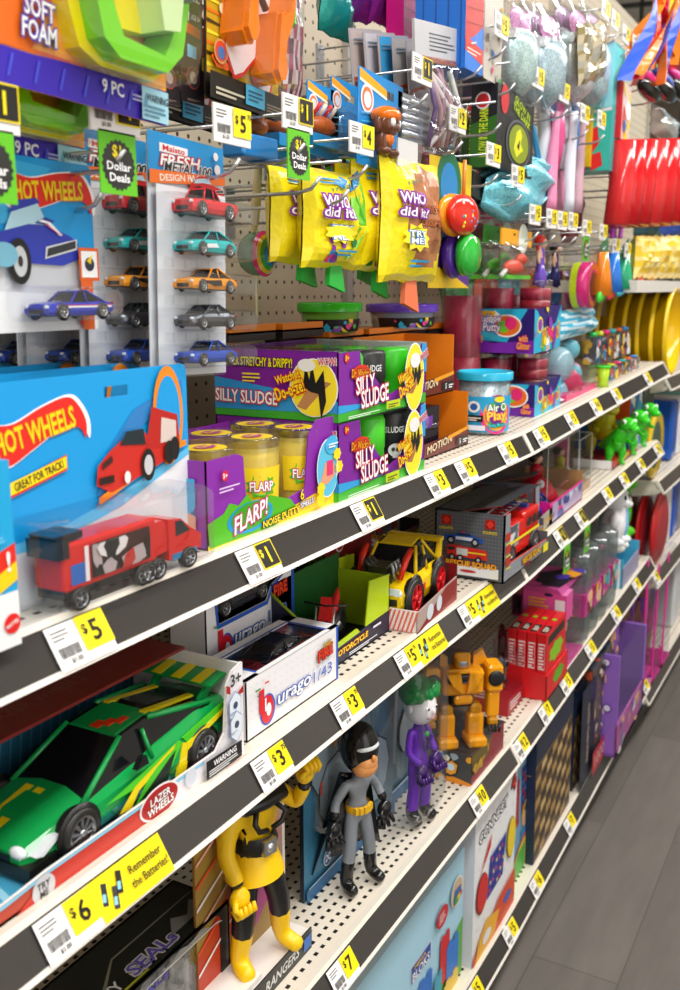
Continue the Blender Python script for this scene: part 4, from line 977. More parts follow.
car('race_car', r, L, CW, CH, '12994ag', kind='super', wr=.285, rim='a4a8aem', spokes=10, loc=(xw-xb-CW*.5+.001, (ya+yb2)/2-yL-.005*0, .0035), deco=lazer, wheels=(.19, .81), glass='101216')

# model car boxes
def model_box(x, u0, u1, vt, label, D=.075, bod='781a22', body='2a1216', hh=None):
    loc, rot, W, H = span(2, u0, u1, vt, x)
    if hh: H = hh
    r = thing('model_car_box', label, 'toy box', loc, rot, 'white and blue model car boxes'); WH = 'f0eef0'; BL = '2458c0'
    m = MB(); m.box(-D, 0, 0, 0, W, .002, WH); m.box(-D, 0, 0, 0, .0015, H*.98, WH); m.box(-D, W-.0015, 0, 0, W, H, BL)
    m.box(-D, 0, 0, -D+.0015, W, H*1.0, '3a78c8')
    m.prism([(0, 0), (W, 0), (W, H), (0, H)], 0, -.0015, 0, WH)
    # sloping clear window over the car with a printed blue and white frame
    for a, b, c, d in ((0, W*.12, -D*.0, -D), (W*.90, W, 0, -D), ):
        m.prism([(-D, H*.99), (0, H*.99), (0, H*1.01), (-D, H*1.01)], 1, a, b, WH)
    m.prism([(-D, H*.99), (-D*.80, H*.99), (-D*.80, H*1.01), (-D, H*1.01)], 1, 0, W, WH)
    m.prism([(-.006, H*.99), (0, H*.99), (0, H*1.01), (-.006, H*1.01)], 1, 0, W, WH)
    t = m.T(0, 0, H*1.01, W, D)
    t.rect(0, .06, .12, 1, WH); t.rect(.12, .06, .14, .82, BL); t.rect(.88, .06, .90, .82, BL); t.rect(.12, .80, .9, .83, BL)
    f = m.F(0, 0, 0, W, H); f.rect(.975, 0, 1, 1, BL)
    for i in range(7):
        for j in range(16): f.poly([(.03+j*.06, .08+i*.13), (.05+j*.06, .08+i*.13), (.055+j*.06, .1+i*.13), (.035+j*.06, .1+i*.13)], 'e2e2ea'); f.k -= 1
    f.k += 1
    f.disc(.20, .33, W*.075, BL, H*.26); f.disc(.195, .34, W*.062, 'e01c28', H*.235); f.rect(.115, .34, .165, .72, 'e01c28'); f.disc(.205, .33, W*.024, 'ffffff', H*.11); f.rect(.165, .33, .18, .55, 'ffffff')
    f.text('urago', .47, .34, H*.22, 'ffffff', w=W*.36, out=BL, ow=.05, rot=.0, shear=.15)
    f.text('1/43', .79, .35, H*.20, '4a70c8', w=W*.22, bold=-.0)
    f.text('FIRE', .82, .68, H*.19, 'e8401c', w=W*.17, out='a01010', rot=.06); f.text('STREET', .84, .82, H*.07, 'f0c020', w=W*.1, rot=.08, out='405010')
    f.rect(.06, .77, .11, .80, '189048'); f.rect(.15, .81, .19, .84, 'e02020'); f.lines(.07, .68, .16, .71, 1, '505058')
    g = m.N(-D, 0, 0, D, H*.98); g.lines(.2, .1, .8, .2, 2, 'b8b8c0'); g.text('3+', .8, .8, .009, BL)
    m.build('printed_box', r, label='white and blue printed cardboard')
    m = MB(); m.box(-D*.80, W*.12, H*1.0, -.006, W*.9, H*1.003, 'ffffff'+'t'); m.build('window', r)
    car('model_car', r, W*.76, D*.60, H*.50, bod+'g', kind='coupe', wr=.24, loc=(-D*.47, W*.5, H*.60), roof='26262ag')
    return r
model_box(-.042, 247, 338, 682, 'white window box with dark red model car, at the strip edge')
# the standing one behind it: tall front with a dark window
xq = -.145; loc, rot, W, _ = span(2, 208, 296, 612, xq); H = .178; D = .055; WH = 'f0eef0'; BL = '2458c0'; W = W*.98
r = thing('model_car_box', 'upright white box with a dark model car behind the dark red car box', 'toy box', loc, rot, 'white and blue model car boxes')
m = MB(); m.box(-D, 0, 0, 0, W, .002, WH); m.box(-D, 0, 0, 0, .0015, H, WH); m.box(-D, W-.0015, 0, 0, W, H, BL); m.box(-D, 0, 0, -D+.0015, W, H, '15161a')
m.prism([(0, 0), (W, 0), (W, H), (W*.90, H), (W*.88, H*.66), (W*.72, H*.60), (W*.66, H*.50), (W*.12, H*.50), (W*.06, H), (0, H)], 0, -.0015, 0, WH)
f = m.F(0, 0, 0, W, H); f.rect(.965, 0, 1, 1, BL); f.poly([(.88, 1), (.90, 1), (.90, .66), (.73, .57), (.67, .47), (.11, .47), (.05, 1), (.07, 1), (.13, .50), (.66, .50), (.72, .60), (.88, .66)], BL)
f.disc(.20, .30, W*.075, BL, H*.115); f.disc(.195, .305, W*.062, 'e01c28', H*.10); f.rect(.115, .30, .165, .46, 'e01c28'); f.disc(.205, .30, W*.024, 'ffffff', H*.05)
f.text('urago', .45, .32, H*.10, 'ffffff', w=W*.34, out=BL, ow=.05, shear=.15); f.text('1/43', .78, .38, H*.09, '4a70c8', w=W*.22, bold=-.0); f.text('FIRE', .81, .55, H*.085, 'e8401c', w=W*.16, out='a01010', rot=.06)
f.rect(.07, .49, .10, .505, '189048'); g = m.N(-D, 0, 0, D, H); g.lines(.2, .1, .8, .2, 2, 'b8b8c0')
m.build('printed_box', r, label='white and blue printed cardboard')
car('model_car', r, W*.68, D*.70, H*.24, '2c2f36g', kind='coupe', wr=.26, loc=(-D*.46, W*.46, H*.505), roof='1c1e22g')
# motorcycle boxes
def moto(parent, s, loc, colr):
    m = MB(); K = '1a1c1es'
    m.lathe([(s*.13, -.009), (s*.19, -.006), (s*.19, .006), (s*.13, .009)], (0, -s*.32, s*.19), 'x', K, 22); m.lathe([(s*.15, -.010), (s*.22, -.008), (s*.22, .008), (s*.15, .010)], (0, s*.34, s*.20), 'x', K, 22)
    m.tube([(0, s*.34, s*.2), (0, s*.12, s*.24), (0, -s*.02, s*.40), (0, -s*.14, s*.52)], s*.02, '8a8c90m')
    for sx in (-.012, .012): m.tube([(sx, -s*.32, s*.19), (sx, -s*.2, s*.58)], s*.016, 'c8ccd0m')
    m.ell((0, s*.04, s*.26), (s*.09, s*.13, s*.12), '9a9ca0m', 12, 8); m.ell((0, -s*.04, s*.44), (s*.09, s*.15, s*.09), colr, 14, 8)
    m.tube([(0, s*.08, s*.46), (0, s*.22, s*.44), (0, s*.34, s*.56), (0, s*.44, s*.64)], s*.06, colr, rs=[s*.07, s*.06, s*.05, s*.015])
    m.prism([(-s*.30, s*.44), (-s*.14, s*.70), (-s*.10, s*.52), (-s*.18, s*.36)], 0, -s*.07, s*.07, colr)
    m.tube([(-.03, -s*.16, s*.62), (0, -s*.2, s*.6), (.03, -s*.16, s*.62)], s*.014, K)
    for q in range(4): m.tube([(s*.09, s*(.0+q*.04), s*.30), (s*.11, s*(.1+q*.05), s*.18)], s*.014, 'd0d4d8m')
    return m.build('toy_motorcycle', parent, loc=loc, rot=(0, 0, .25))
def moto_box(x, y, W, H, D, label, colr, yaw=0):
    r = thing('motorcycle_box', label, 'toy box', (x, y, .914), (0, 0, yaw), 'lime motorcycle boxes'); LM = 'b8d418'; NV = '1c1c38'
    m = MB(); m.box(-D, 0, 0, 0, W, .002, NV); m.box(-D, W-.002, 0, 0, W, H*.78, LM); m.box(-D, 0, 0, -D+.002, W, H, '1d5a28')
    m.prism([(-D, 0), (0, 0), (0, H*.28), (-D*.3, H*.50), (-D, H*.9)], 1, 0, .002, NV)
    m.prism([(0, 0), (W, 0), (W, H*.30), (0, H*.22)], 0, -.002, 0, NV); m.prism([(W*.60, H*.28), (W, H*.30), (W, H*.80), (W*.66, H*.86)], 0, -.002, 0, LM)
    m.prism([(0, H*.22), (W*.5, H*.26), (W*.46, H*.32), (0, H*.27)], 0, -.002, .0005, LM)
    f = m.F(0, 0, 0, W, H); f.k = 4; f.text('MOTORCYCLE', .36, .165, H*.07, 'ffe018', w=W*.52, rot=.03, out='c04818', shear=.2); f.text('TWIN', .06, .07, H*.06, '58c020', w=W*.12); f.lines(.32, .05, .8, .10, 2, 'e8e8f0', .5); f.lines(.70, .2, .9, .25, 1, 'e8e8f0', .6)
    g = m.N(-D, 0, 0, D, H*.4); g.text('MOTOR', .6, .6, H*.08, 'ffe018', w=D*.5, rot=-.1); g.poly([(.9, 0), (1, 0), (1, 1), (.94, .9)], LM); g.rect(.1, .1, .4, .3, '6048c8')
    m.tube([(-.001, 0, H*.28), (-D*.3, 0, H*.50), (-D, 0, H*.9)], .002, LM)
    m.build('printed_box', r, label='lime and navy printed cardboard')
    moto(r, H*.98, (-D*.36, W*.34, .012), colr); return r
xm = -.062; y0, y1 = on(2, 339, -.042)+.003, on(2, 389, xm); Hm = zsolve(xm, y0+.07, 580)-.914
moto_box(xm, y0, y1-y0, Hm, .085, 'lime box with the red toy motorcycle, at the strip edge', 'e02828g')
moto_box(xm-.095, max(y0-.01, on(2, 298, -.145)+.006), y1-y0, Hm*1.0, .085, 'lime box with a green toy motorcycle, behind the red one', '1c8a3cg')
# muscle car on its red tray
xt = -.035; y0, y1 = on(2, 394, -.05), on(2, 446, -.035)
x_ = -.020; y0 = on(2, 417, x_); y1 = on(2, 452, x_); D = .135
def rod_tray(loc, label, body, pre, W=.175, D=.15, show=True):
    r = thing('muscle_car_tray', label, 'toy box', loc, (0, 0, .06), 'red muscle car trays'); RD = 'a81c20'
    m = MB(); m.box(-D, 0, 0, 0, W, .0025, RD); m.box(-D, 0, 0, 0, .002, .034, 'f4e8e6'); m.box(-D, W-.002, 0, 0, W, .06, '7a1418'); m.box(-D, 0, 0, -D+.002, W, .135, '7a1418')
    m.prism([(0, 0), (W, 0), (W, .040), (0, .032)], 0, -.002, 0, 'b8a09a')
    g = m.N(-D, 0, 0, D, .034)
    for i in range(22): g.poly([(i*.046-.04, .03), (i*.046-.02, .03), (i*.046+.05, .97), (i*.046+.03, .97)], 'e06858'); g.k -= .9
    g.k += 3; g.disc(.10, .6, .010, '3a98c8', .010, 16, star=.3)
    f = m.F(0, 0, 0, W, .034); f.poly([(0, 0), (1, 0), (1, 1.1), (.7, 1.1), (.3, .5)], '8c1a1a'); f.disc(.3, .55, .014, 'd8e0ea', .012); f.disc(.52, .6, .012, 'd8e0ea', .012)
    b = Face(m, (-D+.002, 0, 0), (0, 1, 0), (0, 0, 1), W, .135); b.k = 2; b.disc(.3, .8, .016, 'e0d0d0'); b.disc(.3, .8, .013, 'b01c20'); b.disc(.55, .8, .011, 'd8dce8', .010); b.disc(.72, .82, .009, 'c8d8e8')
    m.build('printed_tray', r)
    def deco(m, y, w, H, L):
        m.box(-w*.45, y(.06), .50*H, w*.45, y(.28), .68*H, '8a8e94m')
        for sx in (-1, 1):
            for q in range(3): m.tube([(sx*w*.15, y(.08+q*.07), .70*H), (sx*w*.42, y(.08+q*.07), .84*H), (sx*w*.5, y(.1+q*.07), .60*H)], w*.07, 'a8acb2m')
            m.tube([(sx*w*.66, y(.10), .60*H), (sx*w*.70, y(.20), .86*H), (sx*w*.72, y(.30), .98*H)], w*.10, 'e03018g', rs=[w*.08, w*.11, w*.09])
            m.prism([(y(.84), .58*H), (y(.98), .60*H), (y(1.0), .88*H), (y(.92), .88*H)], 0, sx*w*.82-.002, sx*w*.82+.002, body)
            m.box(sx*w*.6-w*.2, y(-.008), .40*H, sx*w*.6+w*.2, y(.01), .50*H, 'd8e4ecg'); m.box(sx*w*.5-w*.22, y(-.01), .24*H, sx*w*.5+w*.22, y(.01), .34*H, '16181as')
        m.box(-w*.9, y(.90), .86*H, w*.9, y(1.0), .92*H, body); m.box(-w*.3, y(.05), .66*H, w*.3, y(.27), .78*H, '74787em')
        m.prism([(y(.45), .64*H), (y(.50), .80*H), (y(.58), .80*H), (y(.60), .64*H)], 0, w*.70, w*.86, '1a2028g')
        for t in (.34, .68): m.box(w*.98, y(t), .30*H, w*1.006, y(t+.12), .42*H, 'd8482cg')
    L = W*.98
    car('muscle_car', r, L, D*.66, .098, body, kind='muscle', wr=.30, rim='d82028g', spokes=5, loc=(-D*.46, W*.52, .012), deco=deco)
    return r
rod_tray((x_, y0, .914), 'yellow muscle car with open engine on its red tray', 'f0c810g', '')
# grey rescue boxes with the fire engine
def rescue_box(loc, W, H, D, label, veh, yaw=0):
    r = thing('rescue_toy_box', label, 'toy box', loc, (pitch(2, loc[1]+.1), 0, yaw), 'grey rescue squad boxes'); GR = '5c6068'
    m = MB(); m.box(-D, 0, 0, 0, .003, H, GR); m.box(-D, 0, 0, 0, W, .0025, 'b4442c'); m.box(-D, 0, 0, -D+.003, W, H, '50545c'); m.box(-D, W-.003, 0, 0, W, H*.32, GR)
    m.box(-D, 0, H-.002, -D*.62, W, H, '46494f')
    m.prism([(0, 0), (W, 0), (W, H*.20), (.03, H*.24), (.026, H), (0, H)], 0, -.003, 0, '8c9098', 'c83020')
    g = m.N(-D, 0, 0, D, H)
    for i in range(18):
        for j in range(22): g.poly([(.03+j*.044, .02+i*.054), (.05+j*.044, .02+i*.054), (.05+j*.044, .04+i*.054), (.03+j*.044, .04+i*.054)], '747a82'); g.k -= 1
    g.k += 1
    for u in (.17, .80): g.rect(u-.07, .78, u+.07, .92, 'c01c1c'); g.rect(u-.05, .80, u+.05, .90, '2a1414'); g.disc(u, .85, .006, 'e83828'); g.text('LIGHTS' if u < .5 else 'SOUNDS', u, .73, .005, 'f8e020', w=D*.2)
    def pcar(cu, cv, c, k=1):
        g.poly([(cu-.28*k, cv-.03), (cu-.27*k, cv+.03), (cu-.12*k, cv+.045), (cu-.06*k, cv+.085), (cu+.1*k, cv+.085), (cu+.17*k, cv+.04), (cu+.29*k, cv+.02), (cu+.29*k, cv-.04)], c)
        g.poly([(cu-.09*k, cv+.045), (cu-.05*k, cv+.075), (cu+.09*k, cv+.075), (cu+.13*k, cv+.045)], '1a2430'); g.rect(cu-.1*k, cv-.02, cu+.14*k, cv+.025, 'e8eef4'); g.rect(cu-.02, cv+.09, cu+.03, cv+.105, 'e82848')
        for q in (-.17, .18): g.disc(cu+q*k, cv-.035, D*.055*k, '18181a'); g.disc(cu+q*k, cv-.035, D*.03*k, 'b0b4b8')
    pcar(.42, .60, '1c58b8')
    g.poly([(.2, .34), (.2, .47), (.26, .50), (.74, .47), (.78, .44), (.78, .32)], 'd82c20'); g.rect(.34, .36, .50, .46, 'd0d4d4'); g.rect(.5, .40, .76, .42, 'f0d830'); g.rect(.22, .42, .31, .47, '22303c')
    for q in (.28, .40, .66): g.disc(q, .32, D*.045, '18181a'); g.disc(q, .32, D*.022, 'b0b4b8')
    g.rect(.30, .07, .95, .22, 'eceef0'); g.text('RESCUE SQUAD', .56, .24, .0085, 'f8c818', w=D*.72, out='c02818'); g.disc(.52, .14, D*.12, 'c02030', .0025)
    f = m.F(0, 0, 0, W, H); f.k = 2
    for q in (.60, .42, .24): f.rect(.02, q, .12, q+.12, 'b83020'); f.rect(.03, q-.05, .12, q-.03, 'f0e020')
    f.text('RESCUE SQUAD', .60, .13, .011, 'f8c818', w=W*.42, out='a02818'); f.disc(.5, .05, W*.07, '7a2028', .003)
    f.rect(.86, .03, .98, .17, 'f0e428')
    m.prism([(-D*.6, H), (-D*.62, H*.99), (-D*.05, H*1.13), (-D*.04, H*1.14)], 1, 0.0, W*.9, 'b83828', '3c3e44')
    m.build('printed_box', r, label='grey and red printed cardboard')
    if veh == 'engine':
        t = MB(); RD = 'd8241cg'; L = W*.84; hw = D*.30
        t.rbox(-hw, 0, .018, hw, L*.58, H*.66, .004, RD, ax=1); t.rbox(-hw, L*.60, .018, hw, L, H*.74, .005, RD, ax=1); t.box(-hw*.9, L*.5, .018, hw*.9, L*.65, H*.5, RD)
        f = t.F(hw, 0, .018, L, H*.7-.018); f.k = 3
        f.rect(.10, .3, .42, .92, 'a8acb0'); f.busy(['70757c', 'd8dade', '505860'], 14, 3, .4, (.1, .3, .42, .92)); f.rect(.04, .44, .96, .52, 'f0e020')
        for q in (.66, .80, .905): f.rect(q-.035, .66, q+.045, .92, '141a22')
        g = t.N(-hw, 0, .018, hw*2, H*.6); g.k = 2; g.rect(.1, .2, .9, .9, '9ca0a4'); g.busy(['50565c', 'd0d4d8', 'f0e020'], 10, 5, .4, (.1, .2, .9, .9))
        for sx in (-.4, .4): t.tube([(hw*sx, 0, H*.74), (hw*sx, L*.9, H*.82)], .002, 'd8dce0m')
        for q in range(9): t.tube([(-hw*.4, L*.1*q, H*.74+H*.009*q), (hw*.4, L*.1*q, H*.74+H*.009*q)], .0013, 'd8dce0m')
        t.box(-hw*.7, L*.80, H*.74, hw*.7, L*.86, H*.79, '2858c0g')
        o = t.build('fire_engine', r, loc=(-D*.42, W*.12, .004))
        for yy in (.20, .84):
            for sg in (-1, 1): wheel(.024, .014, rim='b0b4bam', spokes=8, out=sg).build('wheel', o, loc=(sg*hw*.98, L*yy, .022))
    return r
xr_ = .006; y0 = on(2, 503, xr_); yn = y0
xl = -.020
lo, hi = .0, -.5
zb_ = .914
for _ in range(40):
    mid = (lo+hi)/2; d = Vector((mid, y0, zb_))-CAM; u = 340+F*d.dot(RT)/d.dot(FW)
    if u > 434: lo = mid
    else: hi = mid
Dr = min(xr_-mid, .20); Hr = zsolve(xr_, y0, 516)-zb_; Wr = on(2, 547, xr_)-y0
rescue_box((xr_, y0, zb_), Wr, Hr, Dr, 'grey rescue squad box with the red fire engine', 'engine')
rescue_box((xr_-.03, y0+Wr+.012, deck(2, y0+Wr+.02)), .06, Hr*1.0, Dr, 'plain back grey rescue squad box behind the fire engine box', '')
rescue_box((-.245, on(2, 400, -.245)-.03, .914), .12, Hr*.93, .10, 'dark rescue squad box deep on the shelf behind the yellow car', '')
# blue race car in grey tray
y0 = yn+Wr+.085; y1 = on(2, 546, -.045)
r = thing('race_car_tray', 'grey tray with a dark blue toy car beside the fire engine', 'toy box', (-.035, y0, deck(2, y0)), (pitch(2, y0), 0, 0)); W = .13; D = .11
m = MB(); m.box(-D, 0, 0, 0, W, .0025, 'b0a898'); m.prism([(0, 0), (W, 0), (W, .04), (0, .032)], 0, -.002, 0, 'a8a090'); f = m.F(0, 0, 0, W, .032); f.text('RESCUE', .5, .55, .009, 'd8a018', w=W*.5); f.disc(.4, .2, .008, '604838', .003)
m.build('printed_tray', r); car('race_car', r, W*.95, D*.75, .062, '2430a0g', kind='coupe', wr=.27, loc=(-D*.5, W*.5, .0026), rim='303238m')
# empty pink carton, pink card, red dress dolls, green dinosaurs
loc, rot, W, H = span(2, 549, 582, 504, -.035)
r = thing('open_carton', 'open pink carton, empty and kraft brown inside', 'carton', loc, rot); D = .17; H = .055
m = MB(); PK = 'e8188c'; m.box(-D, 0, 0, 0, W, .003, 'b08858'); m.box(-D, 0, 0, 0, .003, H*.9, PK, {'R': 'b08858'}); m.box(-D, W-.003, 0, 0, W, H*1.2, 'b08858'); m.box(-D, 0, 0, -D+.003, W, H*1.6, 'b08858'); m.box(-.003, 0, 0, 0, W, H*.8, PK, {'D': 'b08858'})
f = m.F(0, 0, 0, W, H*.8); f.rect(.08, .1, .98, .95, 'b0a0c0'); f.busy(['5868b8', 'e8188c', 'c8d0e8', '3a4890'], 10, 3, .5, (.1, .1, .95, .95)); m.build('carton_body', r)
loc, rot, W, H = span(2, 526, 545, 470, -.16)
m = MB(); m.box(-.03, 0, 0, 0, .06, .10, 'f4c8d8'); f = m.F(0, 0, 0, .06, .10); f.rect(0, 0, 1, 1, 'f8d8e4'); pass; f.disc(.5, .3, .018, 'f0a0c0'); g = m.N(-.03, 0, 0, .03, .1); g.rect(0, 0, 1, 1, 'c8508a')
m.build('pink_box', None, 'tall pale pink box leaning in the empty pink carton', 'box', loc=(loc.x+.05, loc.y+.15, loc.z+.02), rot=(.15, 0, .2))
def dress_doll(x, u0, u1, vt, label, dress, hair):
    loc, rot, W, H = span(2, u0, u1, vt, x); r = thing('doll_window_box', label, 'doll box', loc, rot); D = .12
    m = MB(); m.box(-D, 0, 0, 0, W, .02, 'a88868'); m.box(-D, 0, 0, -D+.002, W, H*.98, '3a3838'); m.build('box_base', r)
    m = MB(); m.box(-D, 0, .02, 0, W, H, 'c8d0d0t'); edges(m, -D, 0, .02, 0, W, H); m.build('clear_cover', r)
    m = MB(); s = min(W*.42, .05); m.lathe([(s, .02), (s*.95, H*.18), (s*.60, H*.36), (s*.2, H*.45)], (-D*.5, W*.5, 0), mt=dress+'s', n=20); m.lathe([(s*.25, H*.44), (s*.3, H*.56), (s*.1, H*.62)], (-D*.5, W*.5, 0), mt=dress+'s', n=14)
    m.ell((-D*.5, W*.5, H*.68), (s*.26, s*.24, H*.07), 'e0b090', 14, 10); m.ell((-D*.54, W*.5, H*.70), (s*.3, s*.3, H*.08), hair+'s', 14, 10)
    m.ell((-D*.3, W*.3, H*.40), (s*.18, s*.18, s*.2), 'f4f0f0s', 10, 8)
    m.build('doll', r); return r
dress_doll(-.05, 546, 577, 448, 'clear box with a red-gowned doll beside the pink carton', 'c01828', '3a2418')
dress_doll(-.05, 578, 590, 440, 'clear box with a small yellow and black figure, right of the red gown', 'c8c020', '282018')
def dino(loc, rot, s, c1, label, eye='f8f8f8', group=None):
    m = MB(); H = s
    bb, _ = None, None
    r = thing('toy_dinosaur', label, 'toy dinosaur', loc, rot, group)
    m = MB(); m.tube([(0, s*.5, s*.30), (0, s*.25, s*.34), (0, 0, s*.42), (0, -s*.16, s*.6), (0, -s*.26, s*.74)], 1, c1, 14, rs=[s*.03, s*.12, s*.2, s*.15, s*.12])
    m.ell((0, -s*.34, s*.80), (s*.15, s*.20, s*.14), c1, 16, 10); m.ell((0, -s*.52, s*.74), (s*.10, s*.12, s*.07), c1, 14, 8)
    for sx in (-1, 1):
        m.tube([(sx*s*.12, .0, s*.34), (sx*s*.15, -s*.04, s*.2), (sx*s*.15, 0, s*.04), (sx*s*.15, -s*.1, s*.02)], 1, c1, 10, rs=[s*.1, s*.08, s*.05, s*.04])
        m.tube([(sx*s*.13, -s*.14, s*.5), (sx*s*.16, -s*.26, s*.42), (sx*s*.13, -s*.33, s*.44)], 1, c1, 8, rs=[s*.05, s*.035, s*.03])
    m.build('dinosaur_body', r); m = MB()
    for sx in (-1, 1): m.ell((sx*s*.12, -s*.38, s*.86), (s*.04, s*.05, s*.05), eye+'g', 12, 8); m.ell((sx*s*.148, -s*.39, s*.86), (s*.018, s*.025, s*.03), '101010g', 10, 6)
    m.build('eyes', r); return r
yy = on(2, 606, -.10); dino((-.115, yy-.01, deck(2, yy)+.002), (0, 0, .5), .185, 'c8c020g', 'yellow green toy dinosaur head with large eye above the others')
loc, rot, W, H = span(2, 612, 637, 456, -.045); r = thing('dinosaur_tray', 'red and white display tray in front of the green dinosaurs', 'display box', loc, rot); m = MB(); m.box(-.10, 0, 0, 0, W, .003, 'c0282a'); m.prism([(0, 0), (W, 0), (W, H*.5), (0, H*.6)], 0, -.002, 0, 'c02a2a'); m.box(-.1, 0, 0, 0, .003, H*.62, 'f0f0f0'); f = m.F(0, 0, 0, W, H*.5); f.poly([(.3, .1), (.7, .2), (.6, .95), (.2, .8)], 'e0a030'); m.build('printed_tray', r)
for i in range(3):
    yy = loc.y+.06+i*.13; dino((-.055, yy, deck(2, yy)+.004), (0, 0, .9), .135, '38d024g', 'bright green toy dinosaur, %s in the red tray' % ('nearest', 'middle', 'furthest')[i], group='bright green dinosaurs')
for i, (u0, u1, vt, c, lb) in enumerate(((628, 640, 392, ('1878c8', 'e84818', 'f0f0f0', '28a8d0'), 'blue toy carton behind the dinosaurs'), (641, 650, 388, ('3a4838', '586850', 'c8a060', '283028'), 'dark green hanging toy pack beside the blue carton'))):
    loc, rot, W, H = span(2, u0, u1, vt, -.06); m = MB(); m.box(-.15, 0, 0, 0, W, H, c[0]); f = m.F(0, 0, 0, W, H); f.busy(c, 8, i, .5); f = m.N(-.15, 0, 0, .15, H); f.rect(.3, .3, 1, .95, c[3]); f.poly([(.6, .5), (1, .55), (1, .9), (.6, .85)], c[1]); m.build('toy_carton', None, lb, 'toy box', loc=loc, rot=rot)
yy = on(2, 661, -.02); m = MB(); rr = .10; m.lathe([(rr, 0), (rr*1.02, .01), (rr*.95, .016), (rr*.7, .012), (.001, .010)], ax='x', mt='d8b818g', n=36); m.lathe([(rr*.75, .011), (rr*.70, .0125)], ax='x', mt='40584cs', n=30)
m.build('yellow_ring_toy', None, 'yellow round ring toy standing on edge at the second shelf end', 'toy', loc=(-.05, 2.97, .838+rr*1.03+.0))

# ================= third shelf =================
Z3 = .551
# black figure box at the lower left
x = -.105; y1 = on(3, 231, x); y0 = y1-.40; Ht = zsolve(x, y1, 900)-Z3; D = .085
r = thing('figure_window_box', 'black window box reading NAVY SEALS at the lower left', 'toy box', (x, y0, Z3)); W = y1-y0; H = Ht
m = MB(); K = '1a1b1a'; m.box(-D, 0, 0, 0, W, .003, K); m.box(-D, 0, 0, -D+.003, W, H, '121312'); m.box(-D, W-.003, 0, 0, W, H, '22261f'); m.box(-D, 0, 0, 0, .003, H, K); m.box(-D, 0, H-.003, 0, W, H, '22241f')
m.prism([(0, 0), (W, 0), (W, H), (0, H)][:0] or [(0, H*.72), (W*.55, H*.72), (W*.60, H*.96), (W*.93, H*.96), (W*.955, H*.92), (W*.955, 0), (W, 0), (W, H), (0, H)], 0, -.002, 0, '141514')
f = m.F(0, 0, 0, W, H); f.text('NAVY', .46, .80, H*.055, 'f0f0f0', w=.05, bold=.03); f.text('SEALs', .58+.04, .85, H*.07, '5a50b0', w=.07, out='201a40'); f.lines(.44, .73, .60, .75, 1, 'b8c030', .6)
f.poly([(.70, .88), (.76, .97), (.80, .93), (.86, .97), (.90, .91)], '8a8a86'); f.poly([(.0, .70), (.55, .70), (.62, .885), (.93, .885), (.955, .86), (.962, .86), (.935, .9), (.615, .9), (.545, .715), (0, .715)], 'c8c8c4')
t = m.T(0, 0, H, W, D); t.text('SEALs', .70, .22, .018, '6a5cc0', w=.075, out='d8d8d8', shear=.1); t.text('NAVY', .50, .20, .014, 'f4f4f4', w=.05); t.lines(.46, .04, .74, .10, 1, 'b8c030', .6); t.poly([(.78, .2), (.84, .45), (.88, .3), (.94, .5), (.97, .2)], '8a8a86'); t.poly([(.5, .25), (.62, .6), (.95, .6), (.99, .58), (.62, .57), (.51, .22)], '8a8a78')
m.build('printed_box', r); m = MB(); m.box(-.006, .004, 0.004, -.003, W*.955, H*.88, 'e8e8e8t'); m.build('window', r)
for i, yy in enumerate((W*.72, W*.87)):
    b, j = human('soldier_figure', r, .17, dict(ell=(.02, .20, .62), elr=(.02, -.20, .62)), dict(torso='8c8e90s', neck='9a9c9es', arm='7c7e80s', forearm='8a8c8es', thigh='6c6e70s', shin='6c6e70s', foot='3a3a3as'), sub=0)
    b.location = (-.045, yy, H*.80-.17*.86); h = MB(); h.ell((0, 0, 0), (.012, .011, .014), 'a8aaacs', 12, 8); h.build('head', b, loc=j['head'])
    g = MB(); g.box(-.002, -.003, -.06, .002, .003, .05, '9a9c9es'); g.build('rifle', b, loc=(.03, .045, .08))

# ---- yellow suited figure on its display base ----
def hd(parent, pos, rr, skin, yaw=0, eyes=True, mouth='a04848'):
    m = MB(); m.ell((0, 0, 0), (rr*.92, rr*.82, rr*1.1), skin, 20, 14)
    m.ell((rr*.90, 0, -rr*.10), (rr*.18, rr*.12, rr*.2), skin, 10, 6)
    for s in (-1, 1):
        m.ell((0, s*rr*.82, -.02*rr), (rr*.2, rr*.1, rr*.25), skin, 10, 6)
        if eyes: m.ell((rr*.80, s*rr*.30, rr*.08), (rr*.1, rr*.15, rr*.10), 'f4f4f4g', 10, 6); m.ell((rr*.88, s*rr*.30, rr*.08), (rr*.05, rr*.07, rr*.08), '182018g', 8, 6)
    m.tube([(rr*.80, -rr*.28, -rr*.45), (rr*.88, 0, -rr*.52), (rr*.80, rr*.28, -rr*.45)], rr*.06, mouth, 6)
    return m.build('head', parent, loc=pos, rot=(0, 0, yaw))
xk = -.020
yb0 = P(235, 990, .0)
yA3 = on(3, 232, -.06); yB3 = on(3, 319, -.045); W = yB3-yA3
r = thing('figure_display', 'yellow suited helmeted action figure on a white display base', 'action figure', (-.058, yA3, Z3)); D = .17
m = MB(); m.box(-.10, 0, 0, 0, W, .026, 'ece8e2s'); m.box(-.052, .01, .026, -.004, W*.38, .034, 'f0ece6s')
m.build('display_base', r, label='white plastic base')

